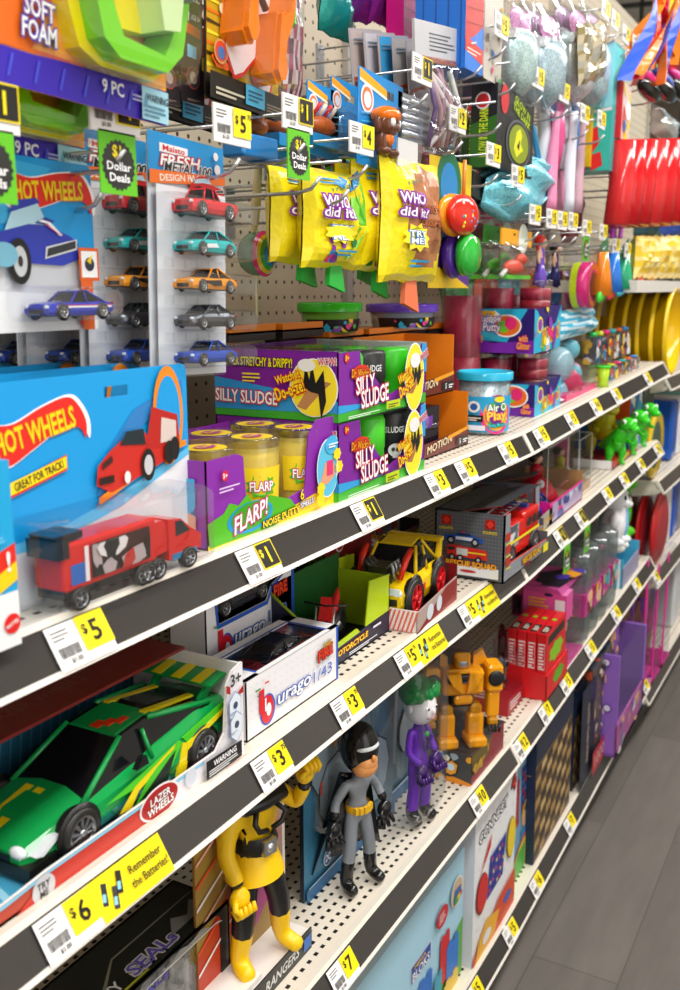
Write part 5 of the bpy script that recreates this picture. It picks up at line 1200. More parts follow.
lo, hi = -.058, -.5
for _ in range(40):
    mid = (lo+hi)/2; d = Vector((mid, yA3+W, Z3))-CAM; u = 340+F*d.dot(RT)/d.dot(FW)
    if u > 296: lo = mid
    else: hi = mid
K_ = max(.052, min(.09, -.058-mid)); m = MB(); m.box(-K_, 0, .026, -K_+.003, W-.004, .315, '9a6a30'); g = Face(m, (-K_+.003, 0, .026), (0, 1, 0), (0, 0, 1), W-.004, .289)
g.rect(0, 0, 1, 1, 'a08038'); g.poly([(0, .2), (.5, .45), (.5, 0), (0, 0)], 'c03a20'); g.poly([(.5, .2), (1, .55), (1, .95), (.5, .7)], 'e8d8dc'); g.poly([(.3, .1), (1, .42), (1, .58), (.3, .22)], 'd81820'); g.poly([(.3, 0), (.5, 0), (1, .22), (1, .36), (.3, .08)], 'b83890')
for i in range(9): g.poly([(0, .1+i*.1), (1, .42+i*.09), (1, .43+i*.09), (0, .115+i*.1)], ('f4ecec', 'e84828', 'f0b0a0')[i % 3]); g.k -= .5
g.k += 2
m.build('backing_card', r, label='red, magenta and gold streaked card')
m = MB(); m.box(-K_-.004, W-.006, .026, -K_+.014, W, .315, 'f2eee8s'); m.build('side_frame', r, label='white side wall')
m = MB(); m.box(.0, .0, .0, .002, W, .030, '26282a'); f = m.F(.002, 0, 0, W, .030); f.text('RANGERS', .60, .5, .013, 'd8d8d4', w=.078, shear=.2); f.text('POWER', .22, .5, .008, 'f0e020', w=.03, shear=.2); f.rect(.88, .2, .98, .8, '2868b8'); m.build('name_plate', r, label='black name plate reading RANGERS')
YL = 'fccc00s'; KK = '161618s'
Hf = .285
def ytor(t, c):
    if .575 < c.z < .60: return KK
    return YL
bd, j = human('figure_body', r, Hf, dict(belly=(0, 0, .61), shl=(0, .125, .79), ell=(.05, .21, .70), wrl=(.12, .19, .83), shr=(0, -.125, .785), elr=(.03, -.185, .62), wrr=(.10, -.17, .49),
      hil=(0, .062, .49), knl=(.02, .12, .28), anl=(-.0, .15, .06), tol=(.10, .185, .022), hir=(0, -.062, .49), knr=(.03, -.09, .28), anr=(.0, -.10, .06), tor=(.10, -.12, .022)),
      dict(torso=ytor, neck=KK, arm=YL, forearm=lambda t, c: KK if t > .78 else YL, thigh=KK, shin=lambda t, c: KK if t < .34 else YL, foot=YL), rad=dict(chest=.094, belly=.068, pelvis=.08, shl=.05, shr=.05, ell=.040, elr=.040, wrl=.032, wrr=.032, tol=.042, tor=.042, anl=.044, anr=.044, knl=.054, knr=.054, hil=.068, hir=.068))
bd.location = (-.026, W*.50, .0265); bd.rotation_euler = (0, 0, -.25)
fist(bd, j['wrl'], Hf, YL, 1.7, up=1); fist(bd, j['wrr'], Hf, YL, 1.7, up=-1)
m = MB(); m.ell((0, 0, 0), (.026, .022, .029), YL, 20, 14); m.ell((.012, 0, .004), (.0165, .0195, .010), '121214g', 16, 8); m.ell((.018, 0, -.014), (.010, .009, .006), 'b8bcc0m', 12, 6)
for s in (-1, 1): m.ell((0, s*.021, .0), (.009, .004, .010), KK, 10, 6)
m.build('helmet', bd, loc=(j['head'].x, 0, j['head'].z+.008))
m = MB(); m.lathe([(.0265, -.012), (.0310, .0), (.0265, .012)], (0, 0, 0), 'z', KK, 22, sx=.9, sy=1.0, caps=False); m.box(.020, -.010, -.009, .030, .010, .010, 'c4c8ccm'); m.ell((.030, 0, 0), (.003, .006, .006), 'e0e4e8m', 10, 6); m.build('belt', bd, loc=(0, 0, .60*Hf), label='black belt with silver buckle')
m = MB(); m.lathe([(.0365, -.040), (.034, -.030), (.024, .0)], (0, 0, 0), 'z', YL, 24, sx=.9, sy=1.1, caps=False); m.lathe([(.0355, -.040), (.033, -.03), (.023, 0)], (0, 0, 0), 'z', 'd8a808s', 24, sx=.9, sy=1.1, caps=False); m.build('skirt', bd, loc=(0, 0, .585*Hf))
m = MB()
for s in (-1, 1): m.tube([(.020, s*.012, .79*Hf), (.030, s*.024, .74*Hf), (.031, s*.018, .70*Hf), (.029, s*.004, .685*Hf)], .0035, KK)
m.tube([(.0, -.04, .80*Hf), (.02, -.03, .80*Hf), (.022, 0, .795*Hf), (.02, .03, .80*Hf), (0, .04, .80*Hf)], .008, KK); m.build('chest_harness', bd)
# ---- grey caped figure, purple suited figure, each with its backing card ----
def fig_card(x, u0, u1, vt, label, W=None, name='figure_pack', shape=None, col_='42607a', top=False):
    y0 = on(3, u0, x); W = W or on(3, u1, x)-y0; H = zsolve(x, y0, vt)-Z3
    r = thing(name, label, 'action figure', (x, y0, Z3), group=None)
    m = MB(); m.prism([(0, 0), (W, 0), (W, H*.97), (W*.9, H), (0, H)], 0, -.006, 0, '3a7090', '12202c')
    f = m.F(0, 0, 0, W, H); f.rect(.0, .05, 1, .99, '5e7c8e'); f.poly([(.0, .05), (.25, .05), (.3, .99), (0, .99)], '3a7696'); f.poly([(.5, .99), (.8, .5), (1, .6), (1, .99)], '2c6888'); f.poly([(.3, .3), (.55, .2), (.6, .8), (.4, .9)], '8496a4')
    for i in range(8): f.poly([(.1+.09*i, .12), (.105+.09*i, .12), (.3+.06*i, .7), (.292+.06*i, .7)], '38444e'); f.k -= .7
    f.k += 3
    for cx_, cy_, a_ in ((.2, .62, .05), (.3, .45, .06), (.75, .35, .06)): f.disc(cx_, cy_, a_*W*3, '2c3840', a_*W*3.4, 9); f.disc(cx_, cy_, a_*W*2.8, '8fa4b2', a_*W*3.2, 9)
    f.poly([(.25, .76), (.33, .80), (.33, .70), (.28, .66)], 'e0a818'); f.rect(.14, .48, .16, .55, 'd84820')
    f.rect(0, 0, 1, .065, '206090'); f.poly([(.02, .065), (.9, .065), (.9, .08), (.02, .07)], 'a8c8dc')
    m.build('backing_card', r, label='blue grey sketched backing card')
    return r, W, H, f
def caped():
    r, W, H, f = fig_card(-.112, 304, 392, 700, 'grey suited action figure in black cape, hood and yellow belt')
    m = MB(); f = m.F(0, 0, 0, W, H, 12); f.disc(.22, .13, .012, 'e8f0f4', .013); f.disc(.22, .13, .0105, '1c5090', .0115); f.text('DC', .22, .13, .011, 'e8f4fa', w=.014); f.text('BATMAN', .28, .032, .0075, 'd8e8f0', w=.045)
    f.poly([(.0, .72), (.28, .80), (.3, .88), (0, .82)], '141618'); f.text('4+', .16, .80, .016, 'f0f0f0', w=.02); m.build('card_print', r)
    GY = '80868es'; BK = '101012g'; Hf = .232
    b, j = human('figure_body', r, Hf, dict(neck=(0, 0, .76), head=(.01, 0, .80), chest=(0, 0, .66), belly=(0, 0, .585), shl=(0, .09, .72), ell=(-.01, .17, .62), wrl=(.04, .19, .52), shr=(0, -.09, .72), elr=(-.01, -.17, .62), wrr=(.02, -.21, .52), hil=(0, .05, .50), knl=(.02, .08, .28), anl=(.0, .11, .06), tol=(.11, .13, .03), hir=(0, -.05, .50), knr=(.02, -.08, .28), anr=(.0, -.10, .06), tor=(.11, -.11, .03)),
        dict(torso=GY, neck=BK, arm=GY, forearm=lambda t, c: BK if t > .4 else GY, thigh=GY, shin=lambda t, c: BK if t > .35 else GY, foot=BK),
        rad=dict(pelvis=.052, belly=.045, chest=.060, shl=.036, shr=.036, ell=.028, elr=.028, wrl=.034, wrr=.034, hil=.048, hir=.048, knl=.042, knr=.042, anl=.046, anr=.046, tol=.038, tor=.038))
    b.location = (.046, W*.26, .002); b.rotation_euler = (0, 0, -.35)
    fist(b, j['wrl'], Hf, '141416g', 1.9, True); fist(b, j['wrr'], Hf, '141416g', 1.9, True)
    h = MB(); h.ell((0, 0, .002), (.028, .027, .038), BK, 24, 16); h.ell((.012, 0, -.022), (.0175, .0200, .016), 'e09858s', 16, 10)
    h.ell((.0125, 0, -.014), (.0175, .0190, .018), 'e09858s', 16, 10)
    h.ell((.0165, 0, .009), (.0125, .0205, .006), 'dfe6e8g', 18, 8)
    h.ell((.0305, 0, -.004), (.003, .0035, .005), 'e09858s', 8, 6)
    h.tube([(.0265, -.008, -.020), (.0282, 0, -.021), (.0265, .008, -.020)], .0012, '8a4020', 6)
    h.build('hooded_head', b, loc=(j['head'].x, 0, j['head'].z+.030), label='black hood with tan chin')
    c = MB(); R = []
    for i in range(9):
        t = i/8; z = Hf*(.74-.60*t); hw = .022+.044*t; d = -.020-.022*t
        R.append([(d+.012*math.cos(q*1.1)+.028*abs(q/4)**2-.004, hw*q/4, z) for q in range(-4, 5)]+[(d+.012*math.cos(q*1.1)+.028*abs(q/4)**2-.0065, hw*q/4, z) for q in range(4, -5, -1)])
    c.sm = True; c.loft(R, '17181bg'); c.build('cape', b)
    c = MB(); c.lathe([(.0175, -.006), (.0185, 0), (.0175, .006)], (0, 0, 0), 'z', 'd8a018g', 22, caps=False, sx=.9, sy=1.05); 
    for q in range(5): a = -.8+.4*q; c.box(.0165*math.cos(a)-.002, .0185*math.sin(a)-.003, -.005, .0165*math.cos(a)+.003, .0185*math.sin(a)+.003, .005, 'e0b028g')
    c.build('belt', b, loc=(0, 0, .545*Hf), label='yellow belt')
    bl = MB(); blister(bl, .0005, .022, .02, W*.7, H*.3, H*.86, .02); bl.build('blister', r)
caped()
def purple():
    r, W, H, f = fig_card(-.125, 362, 418, 640, 'green haired white faced action figure in a purple suit')
    m = MB(); f = m.F(0, 0, 0, W, H, 12); f.rect(.08, .78, .35, .9, 'd8dce0'); f.lines(.1, .8, .33, .88, 3, '20304a', .5); m.build('card_print', r)
    PP = '6a1cb8s'; Hf = .232
    b, j = human('figure_body', r, Hf, dict(neck=(0, 0, .74), head=(.01, 0, .78), chest=(0, 0, .64), belly=(0, 0, .57), shl=(0, .075, .70), ell=(0, .12, .59), wrl=(.06, .12, .50), shr=(0, -.075, .70), elr=(.01, -.11, .55), wrr=(.09, -.06, .47), hil=(0, .04, .48), knl=(.02, .06, .28), anl=(.0, .07, .07), tol=(.10, .09, .03), hir=(0, -.04, .48), knr=(.02, -.05, .28), anr=(.0, -.06, .07), tor=(.10, -.07, .03)),
        dict(torso=PP, neck='e8e4e8s', arm=PP, forearm=PP, thigh=PP, shin=lambda t, c: PP if t < .75 else '141416g', foot='141416g'),
        rad=dict(pelvis=.052, belly=.042, chest=.048, shl=.030, shr=.030, ell=.028, elr=.028, wrl=.03, wrr=.03, hil=.046, hir=.046, knl=.046, knr=.046, anl=.05, anr=.05, tol=.038, tor=.038))
    b.location = (.062, W*.34, .002); b.rotation_euler = (0, 0, -.3)
    fist(b, j['wrl'], Hf, '381060g', 2.0); fist(b, j['wrr'], Hf, '381060g', 2.0)
    h = hd(b, (j['head'].x, 0, j['head'].z+.022), .030, 'ece8ecs', mouth='a88890')
    q = MB(); q.sm = True; q.ell((-.006, 0, .012), (.029, .031, .026), '0c7a38g', 22, 14)
    for i in range(9): a = -1.5+i*.375; q.ell((.012*math.cos(a)+.002, .026*math.sin(a), .014+.004*(i % 2)), (.014, .009, .013), '0e8a40g', 10, 8)
    q.build('hair', b, loc=(j['head'].x, 0, j['head'].z+.030), label='wavy green hair')
    k = MB()
    for s in (-1, 1): k.tube([(.010, s*.004, .735*Hf), (.020, s*.010, .66*Hf), (.017, s*.002, .56*Hf)], .003, '501090s')
    k.ell((.018, 0, .68*Hf), (.004, .005, .005), '30a050s'); k.build('jacket_lapels', b)
    bl = MB(); blister(bl, .0005, .085, W*.05, W*.72, .004, H*.9, .03); bl.build('blister', r, label='clear plastic shell')
purple()
# ---- yellow robot in its open fronted pack ----
def robot(parent, loc, s, c1, c2, rot=0, arms=0):
    m = MB(); B = '18181as'; b = lambda *a, mt=c1, r=.05: m.rbox(a[0]*s, a[1]*s, a[2]*s, a[3]*s, a[4]*s, a[5]*s, r*s*.6, mt, ax=2)
    for sg in (-1, 1):
        y0_, y1_ = sorted((sg*.05, sg*.26)); b(-.10, y0_, .0, .16, y1_, .12); b(-.07, y0_+.02, .10, .08, y1_-.02, .36); b(-.05, y0_+.04, .34, .07, y1_-.04, .46, mt=c2)
        m.lathe([(.07*s, 0), (.07*s, sg*.02*s), (.03*s, sg*.03*s)], (.0, sg*.25*s, .22*s), 'x', B, 16)
        y0_, y1_ = sorted((sg*.25, sg*.42)); b(-.10, y0_, .60, .13, y1_, .90); b(-.05, y0_+.02, .30, .09, y1_-.02, .60); b(.0, y0_+.03, .20, .10, y1_-.03, .31, mt=c2)
        m.lathe([(.001, 0), (.085*s, .0), (.085*s, .012*s), (.05*s, .02*s)], (.13*s, sg*.335*s, .76*s), 'x', B, 20)
        m.prism([(sg*.14*s, .84*s), (sg*.30*s, .88*s), (sg*.24*s, 1.02*s), (sg*.14*s, .96*s)][::sg], 0, -.1*s, -.03*s, c1)
        m.prism([(sg*.02*s, .62*s), (sg*.12*s, .70*s), (sg*.2*s, .84*s), (sg*.05*s, .84*s)][::sg], 0, .10*s, .165*s, c1)
        for q in range(4): m.tube([(.105*s, (-.055+q*.037)*s+sg*.335*s, .24*s), (.14*s, (-.055+q*.037)*s+sg*.335*s, .20*s), (.12*s, (-.055+q*.037)*s+sg*.335*s, .16*s)], .014*s, B, 6)
    b(-.10, -.22, .58, .10, .22, .86); b(-.07, -.13, .44, .08, .13, .60, mt=B); b(.07, -.10, .48, .12, .10, .58); b(.095, -.18, .72, .12, .18, .82, mt=B)
    b(-.07, -.08, .86, .07, .08, 1.0); b(.055, -.055, .88, .08, .055, .95, mt='c8ccd0m'); b(.0, -.09, .94, .05, .09, 1.02, mt=c1)
    return m.build('toy_robot', parent, loc=loc, rot=(0, 0, rot))
x = -.026; y0 = on(3, 471, x); y1 = on(3, 503, x)
lo, hi = x, -.5
for _ in range(40):
    mid = (lo+hi)/2; d = Vector((mid, y0, Z3))-CAM; u = 340+F*d.dot(RT)/d.dot(FW)
    if u > 431: lo = mid
    else: hi = mid
D = x-mid; Hb = zsolve(x, y0, 757)-Z3; W = y1-y0
r = thing('robot_pack', 'yellow toy robot in a clear pack with an orange printed base', 'toy robot', (x, y0, Z3))
m = MB(); m.box(-D, 0, 0, 0, W, Hb, '4a3a38', {'T': '3a3434'}); g = m.N(-D, 0, 0, D, Hb); g.rect(0, 0, 1, 1, '3c3e40'); g.poly([(0, .0), (.4, .25), (1, .1), (1, 0)], 'e8901c'); g.poly([(0, .3), (.35, .25), (.5, .6), (.1, .9)], 'e8a028'); g.disc(.45, .5, .018, '1c1c1e'); g.poly([(.38, .3), (.5, .25), (.62, .35), (.66, .62), (.52, .74), (.4, .62)], 'f0a020'); g.disc(.5, .52, .007, 'c8e4ea'); g.poly([(.1, .95), (.4, .7), (.3, .98)], '58a0c0'); g.busy(['f0a828', '222426', '98a8b0', 'e8e0d0'], 8, 3, .2)
f = m.F(0, 0, 0, W, Hb); f.rect(0, 0, 1, 1, '8a2430'); f.poly([(0, .3), (.5, .5), (.6, 1), (0, 1)], '6a5a20'); f.busy(['c8a028', '2a2420', 'b89030'], 8, 7, .3, (0, .3, .5, 1)); m.build('printed_base', r)
ztp = zsolve(x-.03, y0+.02, 650)-Z3
m = MB(); m.box(-D*.95, .006, Hb, -.006, W*.8, ztp+.006, 'f0ece4t'); m.build('clear_cover', r)
m = MB(); m.box(-D*.98, 0, Hb, -D*.95, W, ztp+.03, '3a3026'); m.build('backing_card', r)
robot(r, (-D*.52, W*.24, Hb*.99), (ztp-Hb)*.92, 'f0a010g', 'c88810g', -.9)
# small silver robot
x = -.06; yy = on(3, 508, x); r = thing('robot_pack', 'small silver and red toy robot in a clear red-based pack', 'toy robot', (x, yy, deck(3, yy)), (0, 0, 0)); 
m = MB(); m.box(-.09, 0, 0, 0, .10, .035, 'a01828'); f = m.F(0, 0, 0, .10, .035); f.lines(.1, .3, .8, .9, 3, 'e8d8d8'); g = m.N(-.09, 0, 0, .09, .055); g.rect(0, 0, 1, 1, 'b81c28'); g.lines(.1, .55, .8, .9, 3, 'e8d8d8'); m.build('printed_base', r)
zt = zsolve(x, yy, 663)-deck(3, yy); m = MB(); m.box(-.085, .005, .035, -.004, .095, zt, 'e8ecf0t'); m.build('clear_cover', r); robot(r, (-.045, .05, .034), zt-.05, 'a8acb2m', '80848am', -.4)
# round sticker cards behind the silver robot
for i in range(3):
    xx = -.15-.03*i; yy = on(3, 494+i*2, xx)-.015*i; z = deck(3, yy); zt = zsolve(xx, yy, 640)-z
    m = card(.09, zt, 'a01c30', hole=False); f = m.F(0, 0, 0, .09, zt); f.rect(.05, .05, .95, .95, 'c8ccd4'); f.disc(.5, .7, .03, 'b82838'); f.disc(.5, .7, .02, 'e8e8ec'); f.poly([(.3, .2), (.7, .3), (.6, .5), (.35, .45)], '802030')
    m.build('toy_card', None, 'red and silver carded toy standing behind the silver robot, %s' % ('front', 'middle', 'rear')[i], 'toy card', 'red and silver carded toys', loc=(xx, yy, z))
# ---- red boxes in a red tray ----
x = -.012; y0 = on(3, 546, x); y1 = on(3, 567, x); z = deck(3, y0); W = y1-y0; Ht = zsolve(x, y0, 676)-z
def depth_to(x, y0, z, u_t):
    lo, hi = x, x-.6
    for _ in range(40):
        mid = (lo+hi)/2; d = Vector((mid, y0, z))-CAM; u = 340+F*d.dot(RT)/d.dot(FW)
        if u > u_t: lo = mid
        else: hi = mid
    return x-mid
D = depth_to(x, y0, z, 519)*1.6
r = thing('red_display_tray', 'plain red tray holding upright red boxes', 'display box', (x, y0, z), (pitch(3, y0), 0, 0)); m = MB(); RD = 'd8141c'
m.box(-D, 0, 0, 0, W, .003, RD); m.prism([(-D, 0), (0, 0), (0, Ht*1.0), (-D*.5, Ht*1.12), (-D, Ht*1.3)], 1, 0, .003, RD); m.box(-.003, 0, 0, 0, W, Ht*1.0, RD); m.box(-D, 0, 0, -D+.003, W, Ht*1.2, RD); m.box(-D, W-.003, 0, 0, W, Ht, RD)
f = m.F(0, 0, 0, W, Ht); f.disc(.55, .55, W*.28, '60a818', Ht*.3, 12, star=.2); pass; m.build('printed_tray', r)
Tt = zsolve(x, y0, 634)-z; n = 4; dd = (D-.008)/n*1.0
for i in range(n):
    m = MB(); bx = x-.004-dd*i; w_ = W*.92; hh = Tt-.006
    m.box(-dd+.002, 0, 0, 0, w_, hh, 'd0141c'); g = m.N(-dd+.002, 0, 0, dd-.002, hh); g.rect(.15, .45, .85, .85, 'f4e8e8'); g.rect(.18, .47, .82, .83, 'd0141c'); g.lines(.2, .48, .8, .82, 7, 'f4e8e8', .55); g.disc(.5, .28, dd*.35, '88c018', dd*.4, 14, star=.2); pass; 
    t = m.T(0, 0, hh, w_, dd-.002); t.rect(.05, .1, .35, .9, '1a1a1a'); t.disc(.62, .5, dd*.32, '88c018', dd*.25); t.lines(.1, .2, .3, .8, 3, 'f0e0d0')
    f = m.F(0, 0, 0, w_, hh); f.rect(.1, .80, .9, .93, '1a1a18'); pass; f.disc(.5, .60, w_*.38, '88c018', hh*.16, 14, star=.2); pass; 
    m.build('red_toy_box', None, 'red upright box with green splat, %s in the red tray' % ('frontmost', 'second', 'third', 'rearmost')[i], 'toy box', 'red boxes in the red tray', loc=(bx, y0+.0035, z+.004), rot=(pitch(3, y0), 0, 0))
# ---- pink figure boxes ----
def pink_box(x, u0, u1, vt, vtn, D, label, i):
    loc, rot, W, H = span(3, u0, u1, vt, x); r = thing('pink_window_box', label, 'toy box', loc, rot, 'pink curved window boxes'); PK = 'd8509c'
    m = MB(); m.box(-D, 0, 0, 0, W, .004, PK); m.box(-D, 0, H*.62, 0, .05, H*.94, PK, {'T': 'e080b8'}); m.box(-D, 0, 0, -D+.003, W, H, '9a3878'); m.prism([(-D, H*.94), (-D, H*1.0), (-D*.2, H*1.0), (-D*.1, H*.94)], 1, 0, W, 'c04890')
    g = m.N(-D, 0, H*.62, D, H*.32); g.lines(.15, .2, .65, .85, 5, 'f0a818', .55); g.rect(.75, .3, .97, .8, 'e8e8ec'); g.disc(.6, .95, .01, '282048', .004); m.poly if False else None
    t = m.T(0, 0, H*1.0, W, D); t.poly([(.1, .2), (.6, .1), (.9, .5), (.6, .9), (.1, .8)], '201828'); t.busy(['e8a018', 'd8509c', '4830a0'], 6, i, .3)
    f = m.F(0, 0, 0, W, .004); m.build('printed_frame', r); m = MB(); m.box(-D+.003, .0, .004, -.001, W, H*.62, 'e8d0e0t'); m.box(-D+.003, .05, H*.62, -.001, W, H*.97, 'e8d0e0t'); m.build('window', r)
    m = MB(); rd = random.Random(i)
    for q in range(7): s = rd.uniform(.012, .026); m.ell((-D*rd.uniform(.2, .7), W*rd.uniform(.15, .85), .01+H*rd.uniform(.06, .8)), (s*.7, s, s*1.2), rd.choice(['d85898s', '8a5030s', '30a0a8s', 'e8b8a0s', '7040a0s']), 12, 8)
    m.build('toy', r)
pink_box(-.020, 564, 583, 590, 0, .10, 'pink window box, right one of two, with jumbled small toys', 1)
pink_box(-.135, 550, 566, 586, 0, .10, 'pink window box, left one of two, set further back', 2)
# ---- bead cases ----
for i in range(4):
    x = -.018; u0 = 583+i*9; y0 = on(3, u0, x)+.0; z = deck(3, y0); H = zsolve(x, y0, 552-i*8)-z
    r = thing('bead_case', 'clear domed bead case with a pink printed band, %s' % ('nearest', 'second', 'third', 'fourth')[i], 'craft case', (x, y0, z), (pitch(3, y0), 0, 0), 'clear bead cases'); W = .062; D = .13
    m = MB(); blister(m, -D, 0, 0, W, 0, H, .02, 'a8b4b4q'); m.build('clear_case', r)
    m = MB(); m.box(-D, -.001, H*.32, .001, W+.001, H*.56, 'b83888'); f = m.F(.001, 0, H*.32, W, H*.24); f.busy(['e83898', '30b0c0', 'f0b020', '6a3018', 'e8c0a0'], 9, i, .5); g = m.N(-D, -.001, H*.32, D, H*.24); g.busy(['e83898', '30b0c0', '8a2068', 'f0b020'], 9, i+5, .5); m.build('printed_band', r)
    m = MB(); rd = random.Random(i+3)
    for q in range(12): s = .007; m.ell((-D*rd.uniform(.1, .8), W*rd.uniform(.2, .8), .008+H*rd.uniform(0, .85)), (s, s, s), rd.choice(['e83898s', '30b0c0s', 'd8e0e0s', 'a83050s', 'f0d040s']), 8, 6)
    m.build('beads', r, kind='stuff')
# ---- plush toys in a blue striped box, red discs ----
def plush_box():
    x = -.028; y0, y1 = on(3, 622, x), on(3, 642, x); z = deck(3, y0); W = (y1-y0)*.8
    r = thing('plush_display_box', 'light blue striped box with white and blue soft toys', 'display box', (x, y0, z), (pitch(3, y0), 0, 0)); D = .10; H = zsolve(x, y0, 560)-z
    m = MB(); B = '50b4d8'; m.box(-D, 0, 0, 0, W, .003, B); m.box(-D, 0, 0, 0, .003, H, B); m.box(-.003, 0, 0, 0, W, H*.7, '9a98b8'); m.box(-D, W-.003, 0, 0, W, H, B); m.box(-D, 0, 0, -D+.003, W, H*1.6, B)
    g = m.N(-D, 0, 0, D, H)
    for i in range(6): g.rect(i/6+.03, 0, i/6+.09, 1, 'e8f4f8'); g.k -= 1
    m.build('printed_box', r); return x, y0, z, W, D, H
x, y0, z, W, D, H = plush_box()
def plush(loc, s, cb, ch, label, ears=None, eyes=True, rot=0):
    r = thing('soft_toy', label, 'soft toy', loc, (0, 0, rot), None); m = MB()
    m.ell((0, 0, s*.34), (s*.22, s*.24, s*.34), cb+'c', 18, 12)
    for sg in (-1, 1): m.ell((s*.10, sg*s*.14, s*.06), (s*.16, s*.10, s*.08), ch+'c', 12, 8); m.ell((s*.08, sg*s*.24, s*.48), (s*.09, s*.09, s*.17), cb+'c', 12, 8)
    m.build('body', r); m = MB(); m.ell((0, 0, s*.82), (s*.24, s*.28, s*.22), ch+'c', 20, 14); m.ell((s*.2, 0, s*.76), (s*.08, s*.10, s*.07), ch+'c', 12, 8)
    for sg in (-1, 1): m.ell((0, sg*s*.20, s*1.02), (s*.05, s*.09, s*.10), (ears or ch)+'c', 12, 8); m.ell((s*.21, sg*s*.10, s*.87), (s*.03, s*.035, s*.045), '181818g', 10, 6)
    m.build('head', r); return r
plush((x-.045, y0+.035, z+.10), .17, '58b0e0', 'e8ece8', 'white headed soft toy in light blue clothes above the striped box')
plush((x-.05, y0+.11, z+.10), .15, '80b8e8', 'f0f0ec', 'white soft toy on the right in the striped box')
plush((x-.03, y0-.02, z+.13), .15, 'e8e8ec', 'dfe4e8', 'wrapped pale soft toy leaning left of the striped box')
plush((x-.08, y0+.22, z+.09),   .21, '48b818', '58c020', 'large green soft toy with pale muzzle behind the striped box', 'a0c8a0')
for i in range(3):
    rr = .118; m = MB(); m.ell((0, 0, 0), (.018, rr, rr), 'c01c22g', 40, 24); m.ell((.006, 0, 0), (.016, rr*.84, rr*.84), 'a83038s', 36, 20)
    m.build('red_disc_toy', None, 'red round plastic disc standing on edge, %s' % ('frontmost', 'middle', 'rear')[i], 'plastic disc', 'red discs on the third shelf', loc=(-.035-.045*i, 3.09, .542+rr*1.0))
# bits of the last bay
for s, zz, cols in ((2, .838, ['1c58b8g', 'e8e8e8s', '70c8c8s']), (3, .545, ['e8e8ecs', '2858c0g', '888c90s'])):
    for i in range(3):
        m = MB(); h = .20; m.rbox(-.16, 0, 0, 0, .09, h, .012, cols[i], ax=2); m.build('shrink_wrapped_pack', None, '%s wrapped pack in the farthest bay, %s shelf' % ({'1': 'blue', 'e': 'white', '7': 'teal', '2': 'deep blue', '8': 'grey'}[cols[i][0]], SN[s]), 'pack', loc=(-.05, 3.30+i*.13, zz))

# ================= bottom shelf =================
def big_box(u0, u1, vt, x, D, label, art, side, top='d8d8d8', W=None, dz=0, grp=None, H=None, name='game_box', zoff=0):
    loc, rot, W_, H_ = span(4, u0, u1 if u1 else u0+10, vt, x); W = W or W_; H = H or H_
    m = MB(); m.box(-D, 0, 0, 0, W, H, side, {'T': top}); art(m, W, H, D)
    return m.build(name, None, label, 'game box', grp, loc+Vector((0, 0, zoff)), rot), loc, W, H
Z4 = .160
# building blocks box: right edge at pixel column 461
def a_blocks(m, W, H, D):
    f = m.F(0, 0, 0, W, H); f.rect(0, 0, 1, 1, 'a8d4e8'); f.poly([(.70, 0), (1, 0), (1, .45), (.9, .40), (.8, .2)], '58a838'); f.poly([(.0, 0), (.3, 0), (.7, 0), (.7, .1), (0, .2)], 'c8e4f0')
    f.rect(.50, .50, .68, .63, 'e8f0f8'); f.rect(.505, .505, .675, .625, '2448a0'); f.text('BLOKS', .59, .54, H*.060, 'f4f4f4', w=W*.15); f.text('MEGA', .58, .60, H*.03, 'f4c020', w=W*.10)
    for u, v, w_, h_, c in ((.56, .05, .13, .36, '2070c8'), (.66, 0, .08, .20, 'd82828'), (.76, .16, .09, .36, 'd01c28'), (.82, .06, .12, .34, '2878d0'), (.80, 0, .14, .12, 'e8c030'), (.70, .1, .07, .2, '28a0b8')):
        f.rect(u, v, u+w_, v+h_, c)
        for q in (.25, .75): f.rect(u+w_*(q-.14), v+h_, u+w_*(q+.14), v+h_+.025, c); f.k -= 1
        f.k += 1
    f.disc(.76, .72, W*.055, 'c01c28', H*.075); f.lines(.73, .68, .79, .76, 5, 'f0e0e0', .4); f.disc(.90, .76, W*.06, 'e8d8c8', H*.11); f.disc(.90, .76, W*.052, 'c8b090', H*.095); f.disc(.90, .80, W*.018, 'e0b090', H*.022); f.poly([(.86, .70), (.94, .70), (.93, .79), (.87, .79)], '3868b0'); f.busy(['d82828', '2878d0', 'e8c030', '28a848'], 8, 3, .05, (.86, .68, .94, .74))
x = -.045; yR = on(4, 461, x); W = .46; H = zsolve(x, yR, 846)-Z4
m = MB(); m.box(-.24, 0, 0, 0, W, H, '8cc0dc', {'R': 'e8e8ec', 'T': 'c8e0ec'}); a_blocks(m, W, H, .24); m.build('game_box', None, 'large light blue building blocks carton reading BLOKS', 'game box', loc=(x, yR-W, Z4))
